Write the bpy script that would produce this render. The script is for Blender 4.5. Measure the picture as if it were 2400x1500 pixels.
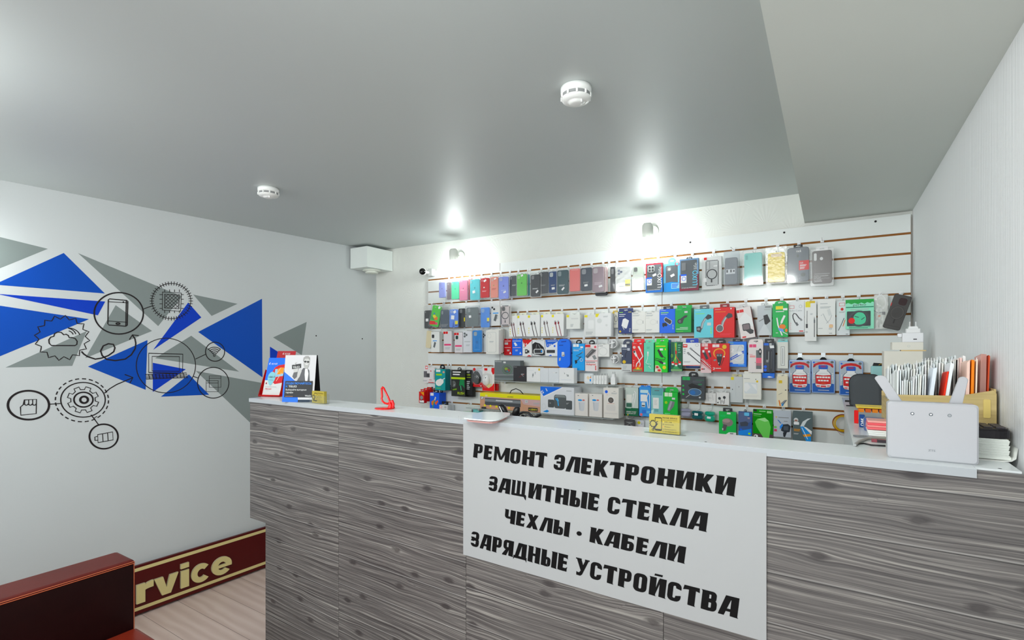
import bpy, math, random
from mathutils import Vector
random.seed(7)
for o in list(bpy.data.objects): bpy.data.objects.remove(o)
SC = bpy.context.scene
COL = SC.collection
PI = math.pi

# ---------------------------------------------------------------- camera
H = 1.585                      # eye height
FPX, Y0, YAW = 1180.0, 820.0, math.radians(32.3)
cam = bpy.data.cameras.new('camera'); cam_o = bpy.data.objects.new('camera', cam); COL.objects.link(cam_o)
cam_o.location = (0, 0, H); cam_o.rotation_euler = (PI/2, 0, YAW)
cam.sensor_fit = 'HORIZONTAL'; cam.sensor_width = 36.0; cam.lens = FPX/2400*36
cam.shift_y = (Y0-750)/2400; cam.clip_start = .02
SC.camera = cam_o

# ---------------------------------------------------------------- world, lights, exposure
SC.view_settings.view_transform = 'Standard'; SC.view_settings.look = 'None'
SC.view_settings.gamma = 1; SC.view_settings.use_curve_mapping = False
SC.view_settings.exposure = 0.24
SC.cycles.transparent_max_bounces = 24
SC.cycles.max_bounces = 8
SC.cycles.sample_clamp_indirect = 4.0
world = bpy.data.worlds.new('daylight'); SC.world = world; world.use_nodes = True
world.node_tree.nodes['Background'].inputs[0].default_value = (.86, .95, 1.0, 1)
world.node_tree.nodes['Background'].inputs[1].default_value = 1.0
def area(name, loc, rot, sx, sy, power, colr=(1, 1, 1)):
    l = bpy.data.lights.new(name, 'AREA'); l.shape = 'RECTANGLE'; l.size = sx; l.size_y = sy
    l.energy = power; l.color = colr
    o = bpy.data.objects.new(name, l); COL.objects.link(o); o.location = loc; o.rotation_euler = rot
    return o
# added fill light behind the camera: one area at the window, two unseen points
area('window_fill', (-1.6, -2.60, 1.35), (PI/2, 0, 0), 3.3, 2.1, 26, (.93, .97, 1.0))
def fill_point(loc, power):
    l = bpy.data.lights.new('room_fill', 'POINT'); l.energy = power; l.shadow_soft_size = .22; l.color = (.97, 1, .985)
    o = bpy.data.objects.new('room_fill', l); COL.objects.link(o); o.location = loc
fill_point((-2.6, -.9, 1.95), 20); fill_point((-.45, -.9, 1.95), 17)
# two added unseen area lights above the customers' side, turned toward the goods
area('goods_fill', (-2.1, .05, 2.36), (math.radians(48), 0, 0), .45, .3, 15, (.97, 1, .985)); area('goods_fill', (-.55, .05, 2.24), (math.radians(48), 0, 0), .45, .3, 14, (.97, 1, .985))
BULB = 105.0                   # emission of the wall spot bulbs

# ---------------------------------------------------------------- the view's rays: pixel -> point on a real plane
FW = Vector((-math.sin(YAW), math.cos(YAW), 0)); RT = Vector((math.cos(YAW), math.sin(YAW), 0))
EYE = Vector((0, 0, H))
def ray(px, py): return FW + RT*((px-1200)/FPX) + Vector((0, 0, (Y0-py)/FPX))
def aty(px, py, Y): d = ray(px, py); return EYE + d*(Y/d.y)
def atz(px, py, Z): d = ray(px, py); return EYE + d*((Z-H)/d.z)
def atx(px, py, X): d = ray(px, py); return EYE + d*(X/d.x)
D = 3.16                       # front of the slatted wall
LWA = math.radians(1.7); LWC = Vector((-3.456, 3.16, 0)); LWN = Vector((math.cos(LWA), -math.sin(LWA), 0))
LWD = Vector((math.sin(LWA), math.cos(LWA), 0))     # along the left wall, into the picture
def atl(px, py, off=0.0):
    d = ray(px, py); return EYE + d*((LWC+LWN*off).dot(LWN)/d.dot(LWN))
CA, CB = Vector((-2.49, 1.45, 0)), Vector((.325, 1.385, 0)); CE = (CB-CA).normalized(); CN = Vector((CE.y, -CE.x, 0))
CROT = math.atan2(CE.y, CE.x)
def atc(px, py, off=0.0):      # on the counter's front plane
    d = ray(px, py); return EYE + d*((CA+CN*off).dot(CN)/d.dot(CN))

# ---------------------------------------------------------------- materials
def lin(c): c /= 255.0; return c/12.92 if c <= .04045 else ((c+.055)/1.055)**2.4
_m = {}
GAIN = 1.25
def M(c, rough=.45, metal=0, gain=None, spec=.32, coat=0, name=None):
    """plain surface from the colour the photo shows"""
    key = (tuple(c), rough, metal, gain, spec, coat)
    if key in _m: return _m[key]
    g = GAIN if gain is None else gain
    m = bpy.data.materials.new(name or 'paint'); m.use_nodes = True
    b = m.node_tree.nodes['Principled BSDF']
    L = [lin(x)*g for x in c]; lu = .25*L[0]+.6*L[1]+.15*L[2]
    b.inputs['Base Color'].default_value = (*[min(.9, max(.002, lu+(x-lu)*1.16)) for x in L], 1)
    b.inputs['Roughness'].default_value = rough; b.inputs['Metallic'].default_value = metal
    b.inputs['Specular IOR Level'].default_value = spec; b.inputs['Coat Weight'].default_value = coat
    _m[key] = m
    return m
def emis(c, s):
    m = bpy.data.materials.new('glow'); m.use_nodes = True
    b = m.node_tree.nodes['Principled BSDF']
    b.inputs['Base Color'].default_value = (1, 1, 1, 1)
    b.inputs['Emission Color'].default_value = (*c, 1); b.inputs['Emission Strength'].default_value = s
    return m
class NT:
    def __init__(s, name):
        s.m = bpy.data.materials.new(name); s.m.use_nodes = True; s.t = s.m.node_tree
        s.b = s.t.nodes['Principled BSDF']
    def n(s, typ, **kw):
        x = s.t.nodes.new(typ)
        for k, v in kw.items():
            if k.startswith('i_'):
                k2 = k[2:]; k2 = int(k2) if k2.isdigit() else k2
                if hasattr(v, 'is_output'): s.t.links.new(v, x.inputs[k2])
                else: x.inputs[k2].default_value = v
            else: setattr(x, k, v)
        return x
    def math(s, op, a, b=0.0, c=0.0):
        x = s.n('ShaderNodeMath', operation=op)
        for i, v in enumerate((a, b, c)):
            if hasattr(v, 'is_output'): s.t.links.new(v, x.inputs[i])
            else: x.inputs[i].default_value = v
        return x.outputs[0]
    def mix(s, f, a, b):
        x = s.n('ShaderNodeMix', data_type='RGBA')
        for i, v in ((0, f), (6, a), (7, b)):
            if hasattr(v, 'is_output'): s.t.links.new(v, x.inputs[i])
            else: x.inputs[i].default_value = v if i == 0 else (*v, 1)
        return x.outputs[2]
    def coord(s, sx, sy, sz):
        tc = s.n('ShaderNodeTexCoord'); mp = s.n('ShaderNodeMapping')
        s.t.links.new(tc.outputs['Object'], mp.inputs[0]); mp.inputs['Scale'].default_value = (sx, sy, sz)
        return mp.outputs[0]
    def noise(s, vec, scale=1, detail=2, rough=.5):
        x = s.n('ShaderNodeTexNoise', i_Scale=scale, i_Detail=detail, i_Roughness=rough); s.t.links.new(vec, x.inputs['Vector'])
        return x.outputs[0]
    def ramp(s, v, stops):
        x = s.n('ShaderNodeValToRGB'); s.t.links.new(v, x.inputs[0]); e = x.color_ramp.elements
        while len(e) < len(stops): e.new(.5)
        for q, (p, c) in zip(e, stops): q.position = p; q.color = (*[lin(k) for k in c], 1) if isinstance(c, tuple) else (c, c, c, 1)
        return x.outputs[0]
    def bump(s, h, strength, dist=.002):
        x = s.n('ShaderNodeBump', i_Strength=strength, i_Distance=dist); s.t.links.new(h, x.inputs['Height'])
        s.t.links.new(x.outputs[0], s.b.inputs['Normal'])
    def set(s, name, v):
        if hasattr(v, 'is_output'): s.t.links.new(v, s.b.inputs[name])
        else: s.b.inputs[name].default_value = v
def clear_mat(name, tint=(1, 1, 1), gloss=.10, rough=.12, wrinkle=0, milk=0.0, white=0):
    m = bpy.data.materials.new(name); m.use_nodes = True; t = m.node_tree; t.nodes.clear()
    out = t.nodes.new('ShaderNodeOutputMaterial'); mx = t.nodes.new('ShaderNodeMixShader')
    tr = t.nodes.new('ShaderNodeBsdfTransparent'); tr.inputs[0].default_value = (*tint, 1)
    gl = t.nodes.new('ShaderNodeBsdfPrincipled'); gl.inputs['Roughness'].default_value = rough
    gl.inputs['Base Color'].default_value = (.8*tint[0], .8*tint[1], .8*tint[2], 1); gl.inputs['Metallic'].default_value = 0.0 if white else 1-min(1, milk*4)
    lw = t.nodes.new('ShaderNodeLayerWeight'); lw.inputs[0].default_value = .25
    ma = t.nodes.new('ShaderNodeMath'); ma.operation = 'MULTIPLY_ADD'; ma.inputs[1].default_value = .28; ma.inputs[2].default_value = gloss+milk
    t.links.new(lw.outputs['Facing'], ma.inputs[0]); t.links.new(ma.outputs[0], mx.inputs[0])
    t.links.new(tr.outputs[0], mx.inputs[1]); t.links.new(gl.outputs[0], mx.inputs[2]); t.links.new(mx.outputs[0], out.inputs[0])
    if wrinkle:
        tc = t.nodes.new('ShaderNodeTexCoord'); no = t.nodes.new('ShaderNodeTexNoise'); no.inputs['Scale'].default_value = 55
        no.inputs['Detail'].default_value = 1; bu = t.nodes.new('ShaderNodeBump'); bu.inputs['Strength'].default_value = wrinkle; bu.inputs['Distance'].default_value = .01
        t.links.new(tc.outputs['Object'], no.inputs['Vector']); t.links.new(no.outputs[0], bu.inputs['Height'])
        t.links.new(bu.outputs[0], gl.inputs['Normal']); t.links.new(bu.outputs[0], lw.inputs['Normal'])
    return m
CLAM = clear_mat('clear_plastic', gloss=.08, rough=.08)
BAG = clear_mat('clear_film', gloss=.10, rough=.3, wrinkle=.16)
RIM = clear_mat('pack_rim', gloss=.05, rough=.25, milk=.22, white=1)
MILKY = clear_mat('frosted_plastic', gloss=.04, rough=.3, milk=.05)
ACRYL = clear_mat('acrylic', tint=(.985, .995, .99), gloss=.015, rough=.03)
REDAC = clear_mat('red_acrylic', tint=(.95, .06, .05), gloss=.05, rough=.05, milk=.22)
REDAC.node_tree.nodes['Principled BSDF'].inputs['Base Color'].default_value = (.75, .03, .03, 1)
FOIL = clear_mat('silver_film', tint=(.9, .92, .94), gloss=.16, rough=.3, wrinkle=.5, white=1)

# ---------------------------------------------------------------- mesh builder
def rr(x0, z0, x1, z1, r, n=5):
    """rounded rectangle outline, counter-clockwise in x,z"""
    r = min(r, abs(x1-x0)/2*.999, abs(z1-z0)/2*.999); p = []
    for cx, cz, a in ((x1-r, z1-r, 0), (x0+r, z1-r, 90), (x0+r, z0+r, 180), (x1-r, z0+r, 270)):
        for i in range(n+1):
            t = math.radians(a+90*i/n); p.append((cx+r*math.cos(t), cz+r*math.sin(t)))
    return p
def ell(cx, cz, rx, rz, n=24): return [(cx+rx*math.cos(2*PI*i/n), cz+rz*math.sin(2*PI*i/n)) for i in range(n)]
def area2(p): return sum(p[i][0]*p[(i+1) % len(p)][1]-p[(i+1) % len(p)][0]*p[i][1] for i in range(len(p)))
class MB:
    def __init__(s): s.v = []; s.f = []; s.mi = []; s.sm = []; s.mats = []
    def mat(s, m):
        if m not in s.mats: s.mats.append(m)
        return s.mats.index(m)
    def add(s, vs, fs, m, smooth=False):
        b = len(s.v); s.v += [tuple(v) for v in vs]; k = s.mat(m)
        for f in fs: s.f.append([b+i for i in f]); s.mi.append(k); s.sm.append(smooth)
    def box(s, a, b, m):
        (x0, y0, z0), (x1, y1, z1) = a, b
        if x0 > x1: x0, x1 = x1, x0
        if y0 > y1: y0, y1 = y1, y0
        if z0 > z1: z0, z1 = z1, z0
        s.add([(x0, y0, z0), (x1, y0, z0), (x1, y1, z0), (x0, y1, z0), (x0, y0, z1), (x1, y0, z1), (x1, y1, z1), (x0, y1, z1)],
              [(3, 2, 1, 0), (4, 5, 6, 7), (0, 1, 5, 4), (1, 2, 6, 5), (2, 3, 7, 6), (3, 0, 4, 7)], m)
    def prism(s, poly, y0, y1, m, inset=0, m_side=None):
        """x,z outline standing from y0 (back) to y1 (front, toward -y); optional chamfer on the front"""
        p = list(poly)
        if area2(p) < 0: p.reverse()
        n = len(p); m_side = m_side or m
        if inset:
            cx = (min(q[0] for q in p)+max(q[0] for q in p))/2; cz = (min(q[1] for q in p)+max(q[1] for q in p))/2
            wx = max(1e-6, max(q[0] for q in p)-cx); wz = max(1e-6, max(q[1] for q in p)-cz)
            q = [((x-cx)*(1-inset/wx)+cx, (z-cz)*(1-inset/wz)+cz) for x, z in p]
            ym = y1+inset*(1 if y0 > y1 else -1)
            s.add([(x, y0, z) for x, z in p]+[(x, ym, z) for x, z in p]+[(x, y1, z) for x, z in q],
                  [list(range(n))[::-1]]+[(i, (i+1) % n, n+(i+1) % n, n+i) for i in range(n)], m_side)
            s.add([(x, ym, z) for x, z in p]+[(x, y1, z) for x, z in q], [(i, (i+1) % n, n+(i+1) % n, n+i) for i in range(n)], m, True)
            s.add([(x, y1, z) for x, z in q], [list(range(n))], m)
        else:
            s.add([(x, y0, z) for x, z in p]+[(x, y1, z) for x, z in p],
                  [list(range(n))[::-1]]+[(i, (i+1) % n, n+(i+1) % n, n+i) for i in range(n)], m_side)
            s.add([(x, y1, z) for x, z in p], [list(range(n))], m)
    def flat(s, poly, y, m):
        p = list(poly)
        if area2(p) < 0: p.reverse()
        s.add([(x, y, z) for x, z in p], [list(range(len(p)))], m)
    def ring(s, outer, inner, y0, y1, m):
        n = len(outer)
        vs = [(x, y0, z) for x, z in outer]+[(x, y0, z) for x, z in inner]+[(x, y1, z) for x, z in outer]+[(x, y1, z) for x, z in inner]
        fs = []
        for i in range(n):
            j = (i+1) % n
            fs += [(2*n+i, 2*n+j, 3*n+j, 3*n+i), (i, n+i, n+j, j), (i, j, 2*n+j, 2*n+i), (n+i, 3*n+i, 3*n+j, n+j)]
        s.add(vs, fs, m)
    def line(s, pts, w, y, m, closed=False):
        """flat ribbon in the x,z plane"""
        n = len(pts)
        if n < 2: return
        L = []; Rr = []
        for i in range(n):
            if closed: a, b = pts[i-1], pts[(i+1) % n]
            else: a, b = pts[max(0, i-1)], pts[min(n-1, i+1)]
            dx, dz = b[0]-a[0], b[1]-a[1]; l = math.hypot(dx, dz) or 1; nx, nz = -dz/l*w/2, dx/l*w/2
            L.append((pts[i][0]+nx, y, pts[i][1]+nz)); Rr.append((pts[i][0]-nx, y, pts[i][1]-nz))
        k = n if closed else n-1
        s.add(L+Rr, [(i, n+i, n+(i+1) % n, (i+1) % n) for i in range(k)], m)
    def tube(s, pts, r, m, n=8, closed=False, caps=True):
        pts = [Vector(p) for p in pts]; N = len(pts); vs = []; up = None
        for i, p in enumerate(pts):
            if closed: t = pts[(i+1) % N]-pts[i-1]
            else: t = pts[min(N-1, i+1)]-pts[max(0, i-1)]
            t.normalize()
            if up is None: up = t.orthogonal().normalized()
            else: up = (up-t*up.dot(t)); up = up.normalized() if up.length > 1e-6 else t.orthogonal().normalized()
            bi = t.cross(up); rad = r[i] if isinstance(r, (list, tuple)) else r
            for k in range(n): a = 2*PI*k/n; vs.append(p+up*(rad*math.cos(a))+bi*(rad*math.sin(a)))
        fs = []
        for i in range(N if closed else N-1):
            j = (i+1) % N
            for k in range(n): fs.append((i*n+k, i*n+(k+1) % n, j*n+(k+1) % n, j*n+k))
        s.add(vs, fs, m, True)
        if caps and not closed:
            s.add(vs[:n], [list(range(n))[::-1]], m); s.add(vs[-n:], [list(range(n))], m)
    def lathe(s, prof, m, n=32, o=(0, 0, 0), ax=(0, 0, 1), smooth=True):
        """profile of (radius, height) about axis ax from o"""
        ax = Vector(ax).normalized(); u = ax.orthogonal().normalized(); w = ax.cross(u); o = Vector(o); vs = []; fs = []
        for r, h in prof:
            for k in range(n): a = 2*PI*k/n; vs.append(o+ax*h+u*(r*math.cos(a))+w*(r*math.sin(a)))
        for i in range(len(prof)-1):
            for k in range(n): fs.append((i*n+k, i*n+(k+1) % n, (i+1)*n+(k+1) % n, (i+1)*n+k))
        s.add(vs, fs, m, smooth)
        for i, rev in ((0, True), (len(prof)-1, False)):
            if prof[i][0] > 1e-5: s.add(vs[i*n:(i+1)*n], [list(range(n))[::-1] if rev else list(range(n))], m)
    def text(s, txt, x, z, h, y, m, w=None, bold=.0, shear=0.0, depth=0, align='l', rot=0):
        """lettering of cap height h with its lower left corner at x,z on the plane y"""
        vs, fs, bb = text_mesh(txt, 0, shear)
        if not vs: return
        k = h/.73; sx = k if w is None else w/max(1e-6, bb[2]-bb[0]); ox = x if align == 'l' else x-(bb[2]-bb[0])*sx/2
        cr, sr = math.cos(rot), math.sin(rot)
        for q_, du in enumerate((0,) if bold <= 0 else (0, -bold, bold)):      # a bold face is the outline struck three times
            P = []
            for a, b, ly in vs:
                px, pz = (a-bb[0]+du)*sx, b*k
                P.append((ox+px*cr-pz*sr, y-.00004*q_-.000013*ly, z+px*sr+pz*cr))
            s.add(P, fs, m)
    def build(s, name, parent=None, loc=None):
        me = bpy.data.meshes.new(name); me.from_pydata(s.v, [], s.f)
        for m in s.mats: me.materials.append(m)
        me.polygons.foreach_set('material_index', s.mi); me.polygons.foreach_set('use_smooth', s.sm); me.update()
        o = bpy.data.objects.new(name, me); COL.objects.link(o)
        if parent is not None: o.parent = parent
        if loc is not None: o.location = loc
        return o
_tx = {}
def text_mesh(txt, bold, shear):
    """lettering filled contour by contour, so that overlapping strokes of a glyph stay solid"""
    from mathutils.geometry import delaunay_2d_cdt
    key = (txt, bold, shear)
    if key in _tx: return _tx[key]
    cu = bpy.data.curves.new('lettering', 'FONT'); cu.body = txt; cu.fill_mode = 'NONE'; cu.shear = shear; cu.resolution_u = 3; cu.size = 1
    o = bpy.data.objects.new('lettering', cu)
    me = bpy.data.meshes.new_from_object(o); P = [(v.co.x, v.co.y) for v in me.vertices]; nxt = {}
    for e in me.edges: i, j = e.vertices; nxt.setdefault(i, []).append(j); nxt.setdefault(j, []).append(i)
    seen = set(); loops = []
    for i in range(len(P)):
        if i in seen or i not in nxt: continue
        L = [i]; seen.add(i); step = [j for j in nxt[i] if j == i+1] or nxt[i][:1]; c = step[0]
        while c not in seen:
            L.append(c); seen.add(c); m_ = [j for j in nxt[c] if j not in seen]
            if not m_: break
            c = m_[0]
        q = [P[k] for k in L]; q = [p for k, p in enumerate(q) if math.dist(p, q[k-1]) > 1e-5]
        if len(q) > 2: loops.append(q)
    bpy.data.meshes.remove(me); bpy.data.objects.remove(o); bpy.data.curves.remove(cu)
    vs, fs = [], []
    groups = []                                   # loops whose boxes overlap belong to one glyph
    for q in loops:
        x0, x1 = min(p[0] for p in q), max(p[0] for p in q); hit = [g for g in groups if g[0] < x1 and g[1] > x0]; new = [x0, x1, [q]]
        for g in hit: new = [min(new[0], g[0]), max(new[1], g[1]), new[2]+g[2]]; groups.remove(g)
        groups.append(new)
    for _, _, grp in groups:
        pts, eds = [], []
        for q in grp: n0 = len(pts); pts += q; eds += [(n0+k, n0+(k+1) % len(q)) for k in range(len(q))]
        cv, _, cf = delaunay_2d_cdt([Vector(p) for p in pts], eds, [], 0, 1e-6)[:3]; base = len(vs); vs += [(v.x, v.y, 0) for v in cv]
        for f in cf:
            cx, cy = sum(cv[k].x for k in f)/3, sum(cv[k].y for k in f)/3; wn = 0
            for q in grp:
                for k in range(len(q)):
                    (xa, ya), (xb, yb) = q[k-1], q[k]
                    if (ya > cy) != (yb > cy) and cx < (xb-xa)*(cy-ya)/(yb-ya)+xa: wn += 1 if yb > ya else -1
            if wn: fs.append([base+k for k in f])
    bb = (min(v[0] for v in vs), 0, max(v[0] for v in vs), 1) if vs else (0, 0, 1, 1)
    _tx[key] = (vs, fs, bb)
    return _tx[key]
def empty(name, loc, rot=(0, 0, 0)):
    o = bpy.data.objects.new(name, None); COL.objects.link(o); o.location = loc; o.rotation_euler = rot; o.empty_display_size = .02
    return o
def tag(o, label, cat, group=None, kind=None):
    o['label'] = label; o['category'] = cat
    if group: o['group'] = group
    if kind: o['kind'] = kind
    return o
def struct(o, label=None):
    o['kind'] = 'structure'
    if label: o['label'] = label
    return o
# ================================================================ setting
def ceil_z(x, y): return 2.474-.0096*(x+3.456)-.015*(3.16-y)
def mat_paint(name, c, bump_s=0, fn=None, rough=.6, mott=.03):
    t = NT(name); v = t.coord(1, 1, 1)
    base = [lin(k) for k in c]
    f = t.noise(v, 2.2, 3)
    t.set('Base Color', t.mix(f, tuple(min(.9, k*(1-mott)) for k in base), tuple(min(.9, k*(1+mott)) for k in base)))
    t.set('Roughness', rough)
    if fn: fn(t)
    return t.m
def fn_fan(t):     # relief wallpaper: overlapping fans of fine ribs
    v = t.coord(1, 1, 1)
    vo = t.n('ShaderNodeTexVoronoi', i_Scale=6.5, i_Randomness=.9); t.t.links.new(v, vo.inputs['Vector'])
    d = t.n('ShaderNodeVectorMath', operation='SUBTRACT'); t.t.links.new(v, d.inputs[0]); t.t.links.new(vo.outputs['Position'], d.inputs[1])
    sp = t.n('ShaderNodeSeparateXYZ'); t.t.links.new(d.outputs[0], sp.inputs[0])
    z2 = t.math('ADD', sp.outputs[2], .035)
    an = t.math('ARCTAN2', sp.outputs[0], z2)
    w = t.math('SINE', t.math('MULTIPLY', an, 30.0))
    t.bump(w, .14, .002)
def fn_rib(t):     # right wall: fine vertical ribs
    v = t.coord(1, 150, 3)
    t.bump(t.noise(v, 1, 2), .35, .004)
def fn_soft(t):
    t.bump(t.noise(t.coord(60, 60, 12), 1, 2), .12, .002)
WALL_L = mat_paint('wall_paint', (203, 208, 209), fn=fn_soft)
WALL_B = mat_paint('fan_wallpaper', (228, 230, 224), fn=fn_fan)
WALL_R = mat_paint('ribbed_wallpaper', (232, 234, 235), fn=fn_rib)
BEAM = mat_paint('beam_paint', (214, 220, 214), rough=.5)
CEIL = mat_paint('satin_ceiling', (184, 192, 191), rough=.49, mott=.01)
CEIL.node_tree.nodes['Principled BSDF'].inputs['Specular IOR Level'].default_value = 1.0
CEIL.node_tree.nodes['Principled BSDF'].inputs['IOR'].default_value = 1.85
def floor_mat():
    t = NT('laminate'); v = t.coord(1, 1, 1)
    warp = t.noise(t.coord(1.2, 4, 1), 1.5, 2)
    wv = t.n('ShaderNodeTexWave', wave_type='BANDS', bands_direction='Y', i_Scale=5.0, i_Distortion=6.0, i_Detail=3.0)
    wv.inputs['Detail Scale'].default_value = .8; t.t.links.new(t.coord(.35, 1, 1), wv.inputs['Vector'])
    g = t.noise(t.coord(3, 60, 1), 1, 3)
    f = t.math('ADD', t.math('MULTIPLY', wv.outputs['Fac'], .55), t.math('MULTIPLY', g, .45))
    c = t.ramp(f, [(.1, (194, 170, 160)), (.5, (204, 181, 171)), (.9, (212, 192, 183))])
    sp = t.n('ShaderNodeSeparateXYZ'); t.t.links.new(v, sp.inputs[0])
    seam = t.math('LESS_THAN', t.math('PINGPONG', sp.outputs[1], .0975), .0012)
    t.set('Base Color', t.mix(seam, c, (.18, .13, .11))); t.set('Roughness', .42)
    return t.m
fl = MB(); fl.box((-3.8, -2.8, -.05), (.6, 3.3, 0), floor_mat()); struct(fl.build('floor'), 'pale pinkish wood laminate floor')
# ceiling and boxed beam
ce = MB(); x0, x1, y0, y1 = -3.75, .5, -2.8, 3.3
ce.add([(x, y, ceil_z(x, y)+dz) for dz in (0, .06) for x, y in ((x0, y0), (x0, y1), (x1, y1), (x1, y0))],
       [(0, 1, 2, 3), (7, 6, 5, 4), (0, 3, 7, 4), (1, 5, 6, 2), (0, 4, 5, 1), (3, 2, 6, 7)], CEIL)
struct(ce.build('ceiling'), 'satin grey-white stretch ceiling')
be = MB(); be.box((-.118, -2.7, 2.276), (.36, 3.176, 2.47), BEAM); struct(be.build('trim_1'), 'boxed beam along the right wall under the ceiling')
wb = MB(); wb.box((-3.7, 3.180, 0), (.45, 3.28, 2.52), WALL_B); struct(wb.build('wall_back'), 'white wall with relief wallpaper behind the display panels')
wr = MB(); wr.box((.345, -2.8, 0), (.45, 3.1795, 2.52), WALL_R); struct(wr.build('wall_right'), 'white ribbed wallpaper wall on the right')
wf = MB()
for a, b in (((-3.75, 0), (-3.25, 2.5)), ((-3.25, 0), (.05, .3)), ((-3.25, 2.4), (.05, 2.5)), ((.05, 0), (.45, 2.5))):
    wf.box((a[0], -2.8, a[1]), (b[0], -2.7, b[1]), WALL_L)
struct(wf.build('wall_front'), 'white wall around the shop window behind the camera')
wn = MB(); G_ = M((120, 122, 124), .4)
for xx in (-3.25, -2.15, -1.07, .0): wn.box((xx, -2.79, .3), (xx+.05, -2.71, 2.4), G_)
for zz in (.3, 2.35): wn.box((-3.25, -2.79, zz), (.05, -2.71, zz+.05), G_)
struct(wn.build('window_1'), 'grey frame of the shop window')
# left wall with its mural
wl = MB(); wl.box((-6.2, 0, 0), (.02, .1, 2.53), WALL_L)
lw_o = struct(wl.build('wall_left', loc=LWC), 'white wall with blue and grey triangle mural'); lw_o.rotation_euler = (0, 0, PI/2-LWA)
def lwl(px, py, off=0): P = atl(px, py, off)-LWC; return (P.dot(LWD), P.z)
def mc(x, y): return lwl(x/2.7784, 540+y/2.7784)          # from the mural study to the wall's own axes
GREY = M((124, 132, 131), .55, gain=1.15); BLUE = M((0, 84, 182), .55, gain=.86, spec=.2); BLUE2 = M((0, 70, 192), .55, gain=.86, spec=.2); INK = M((28, 22, 24), .6, gain=1)
def mural(name, pts, m, k):
    b = MB(); b.prism([mc(*p) for p in pts], 0, -.0004-.0001*k, m); b.build(name, lw_o)
for k, (m, p) in enumerate([
    (GREY, [(-70, 26), (312, 120), (-70, 275)]), (BLUE, [(-40, 353), (415, 147), (683, 411)]), (BLUE2, [(-25, 413), (685, 463), (637, 553)]),
    (BLUE, [(-80, 478), (580, 578), (-80, 853)]), (GREY, [(508, 148), (1185, 430), (1030, 623)]), (GREY, [(1258, 418), (1547, 478), (1378, 557)]),
    (BLUE, [(1706, 445), (1290, 661), (1709, 957)]), (GREY, [(1997, 596), (1778, 697), (1965, 812)]), (BLUE2, [(1225, 470), (1311, 567), (997, 778)]),
    (GREY, [(753, 487), (990, 655), (555, 832)]), (GREY, [(35, 893), (565, 655), (470, 882)]), (BLUE, [(572, 887), (960, 714), (948, 1038)]),
    (GREY, [(1245, 686), (1557, 920), (1010, 832)]), (BLUE2, [(995, 862), (1210, 904), (995, 1052)]), (BLUE, [(1230, 938), (1362, 1070), (1047, 1083)]),
    (GREY, [(1275, 915), (1700, 992), (1695, 1315)]), (BLUE2, [(1758, 757), (1990, 905), (1758, 1000)])]):
    mural('painted_triangle', p, m, k % 3)
dr = MB(); DY = -.0010
def dl(pts, w, closed=False): 
    P = [mc(*p) for p in pts]; dr.line(P, w*.00098, DY, INK, closed)
def de(cx, cy, rx, ry, w, a0=0, a1=360, n=48):
    cl = a1-a0 >= 360; k = n if cl else n+1
    dl([(cx+rx*math.cos(math.radians(a0+(a1-a0)*i/n)), cy+ry*math.sin(math.radians(a0+(a1-a0)*i/n))) for i in range(k)], w, cl)
de(773, 540, 160, 135, 8)
dl([(705, 452), (712, 446), (825, 456), (832, 462), (828, 618), (820, 624), (708, 616), (702, 608)], 6, True)
dl([(822, 458), (819, 622)], 6); dl([(706, 464), (830, 472)], 4); dl([(704, 590), (828, 598)], 4); de(768, 607, 12, 5, 7); de(803, 466, 3, 2, 4)
de(1115, 460, 127, 115, 4)
for i in range(44):
    a = 2*PI*i/44; dl([(1115+113*math.cos(a), 460+102*math.sin(a)), (1115+141*math.cos(a), 460+128*math.sin(a))], 4)
dl([(1058, 401), (1180, 408), (1176, 527), (1057, 519)], 5, True); dl([(1072, 415), (1168, 420), (1164, 511), (1071, 505)], 5, True)
for i in range(1, 8):
    s = i/4
    a = (1072+96*min(1, s), 415+90*max(0, s-1)); b = (1072+96*max(0, s-1), 415+90*min(1, s)); dl([a, b], 3)
    a = (1168-96*min(1, s), 418+90*max(0, s-1)); b = (1168-96*max(0, s-1), 418+90*min(1, s)); dl([a, b], 3)
for i in range(4):
    u = 418+i*30; dl([(1038, u), (1057, u)], 4); dl([(1180, u), (1196, u)], 4); dl([(1072+i*32, 385), (1072+i*32, 402)], 4); dl([(1072+i*32, 522), (1072+i*32, 538)], 4)
dl([(932, 513), (960, 502), (990, 492)], 5)
sb = []
for i in range(16):
    a = 2*PI*(i+.3)/16
    for da, q in ((0, 1.0), (.06, .93), (.2, .83), (.33, .93)): sb.append((404+182*q*math.cos(a+da), 700+148*q*math.sin(a+da)))
dl(sb, 5, True)
dl([(335, 750), (320, 735), (318, 712), (330, 695), (350, 690), (355, 672), (375, 662), (398, 664), (415, 680), (430, 676), (445, 685), (450, 698), (470, 698), (490, 705), (502, 722), (500, 742), (488, 750)], 6, True)
de(440, 690, 38, 36, 5, -80, -20, 10); de(435, 695, 62, 58, 5, -80, -20, 10); de(438, 690, 82, 55, 5, -88, -10, 10)
dl([(530, 788), (545, 805), (570, 822), (620, 838), (660, 832), (705, 815), (740, 790), (748, 765), (738, 742), (705, 738), (672, 752), (655, 785), (665, 815), (695, 840), (750, 848), (815, 838), (855, 810), (880, 770), (884, 735), (878, 705), (862, 682)], 8)
dl([(842, 712), (862, 680), (903, 685)], 6)
de(1080, 880, 193, 178, 5)
dl([(968, 800), (1190, 806), (1188, 930), (968, 925)], 6, True); dl([(990, 820), (1168, 822), (1168, 918), (990, 915)], 5, True)
dl([(945, 938), (1213, 928), (1224, 958), (952, 968)], 5, True); dl([(948, 949), (1218, 940)], 4); dl([(950, 959), (1220, 950)], 4)
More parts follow.
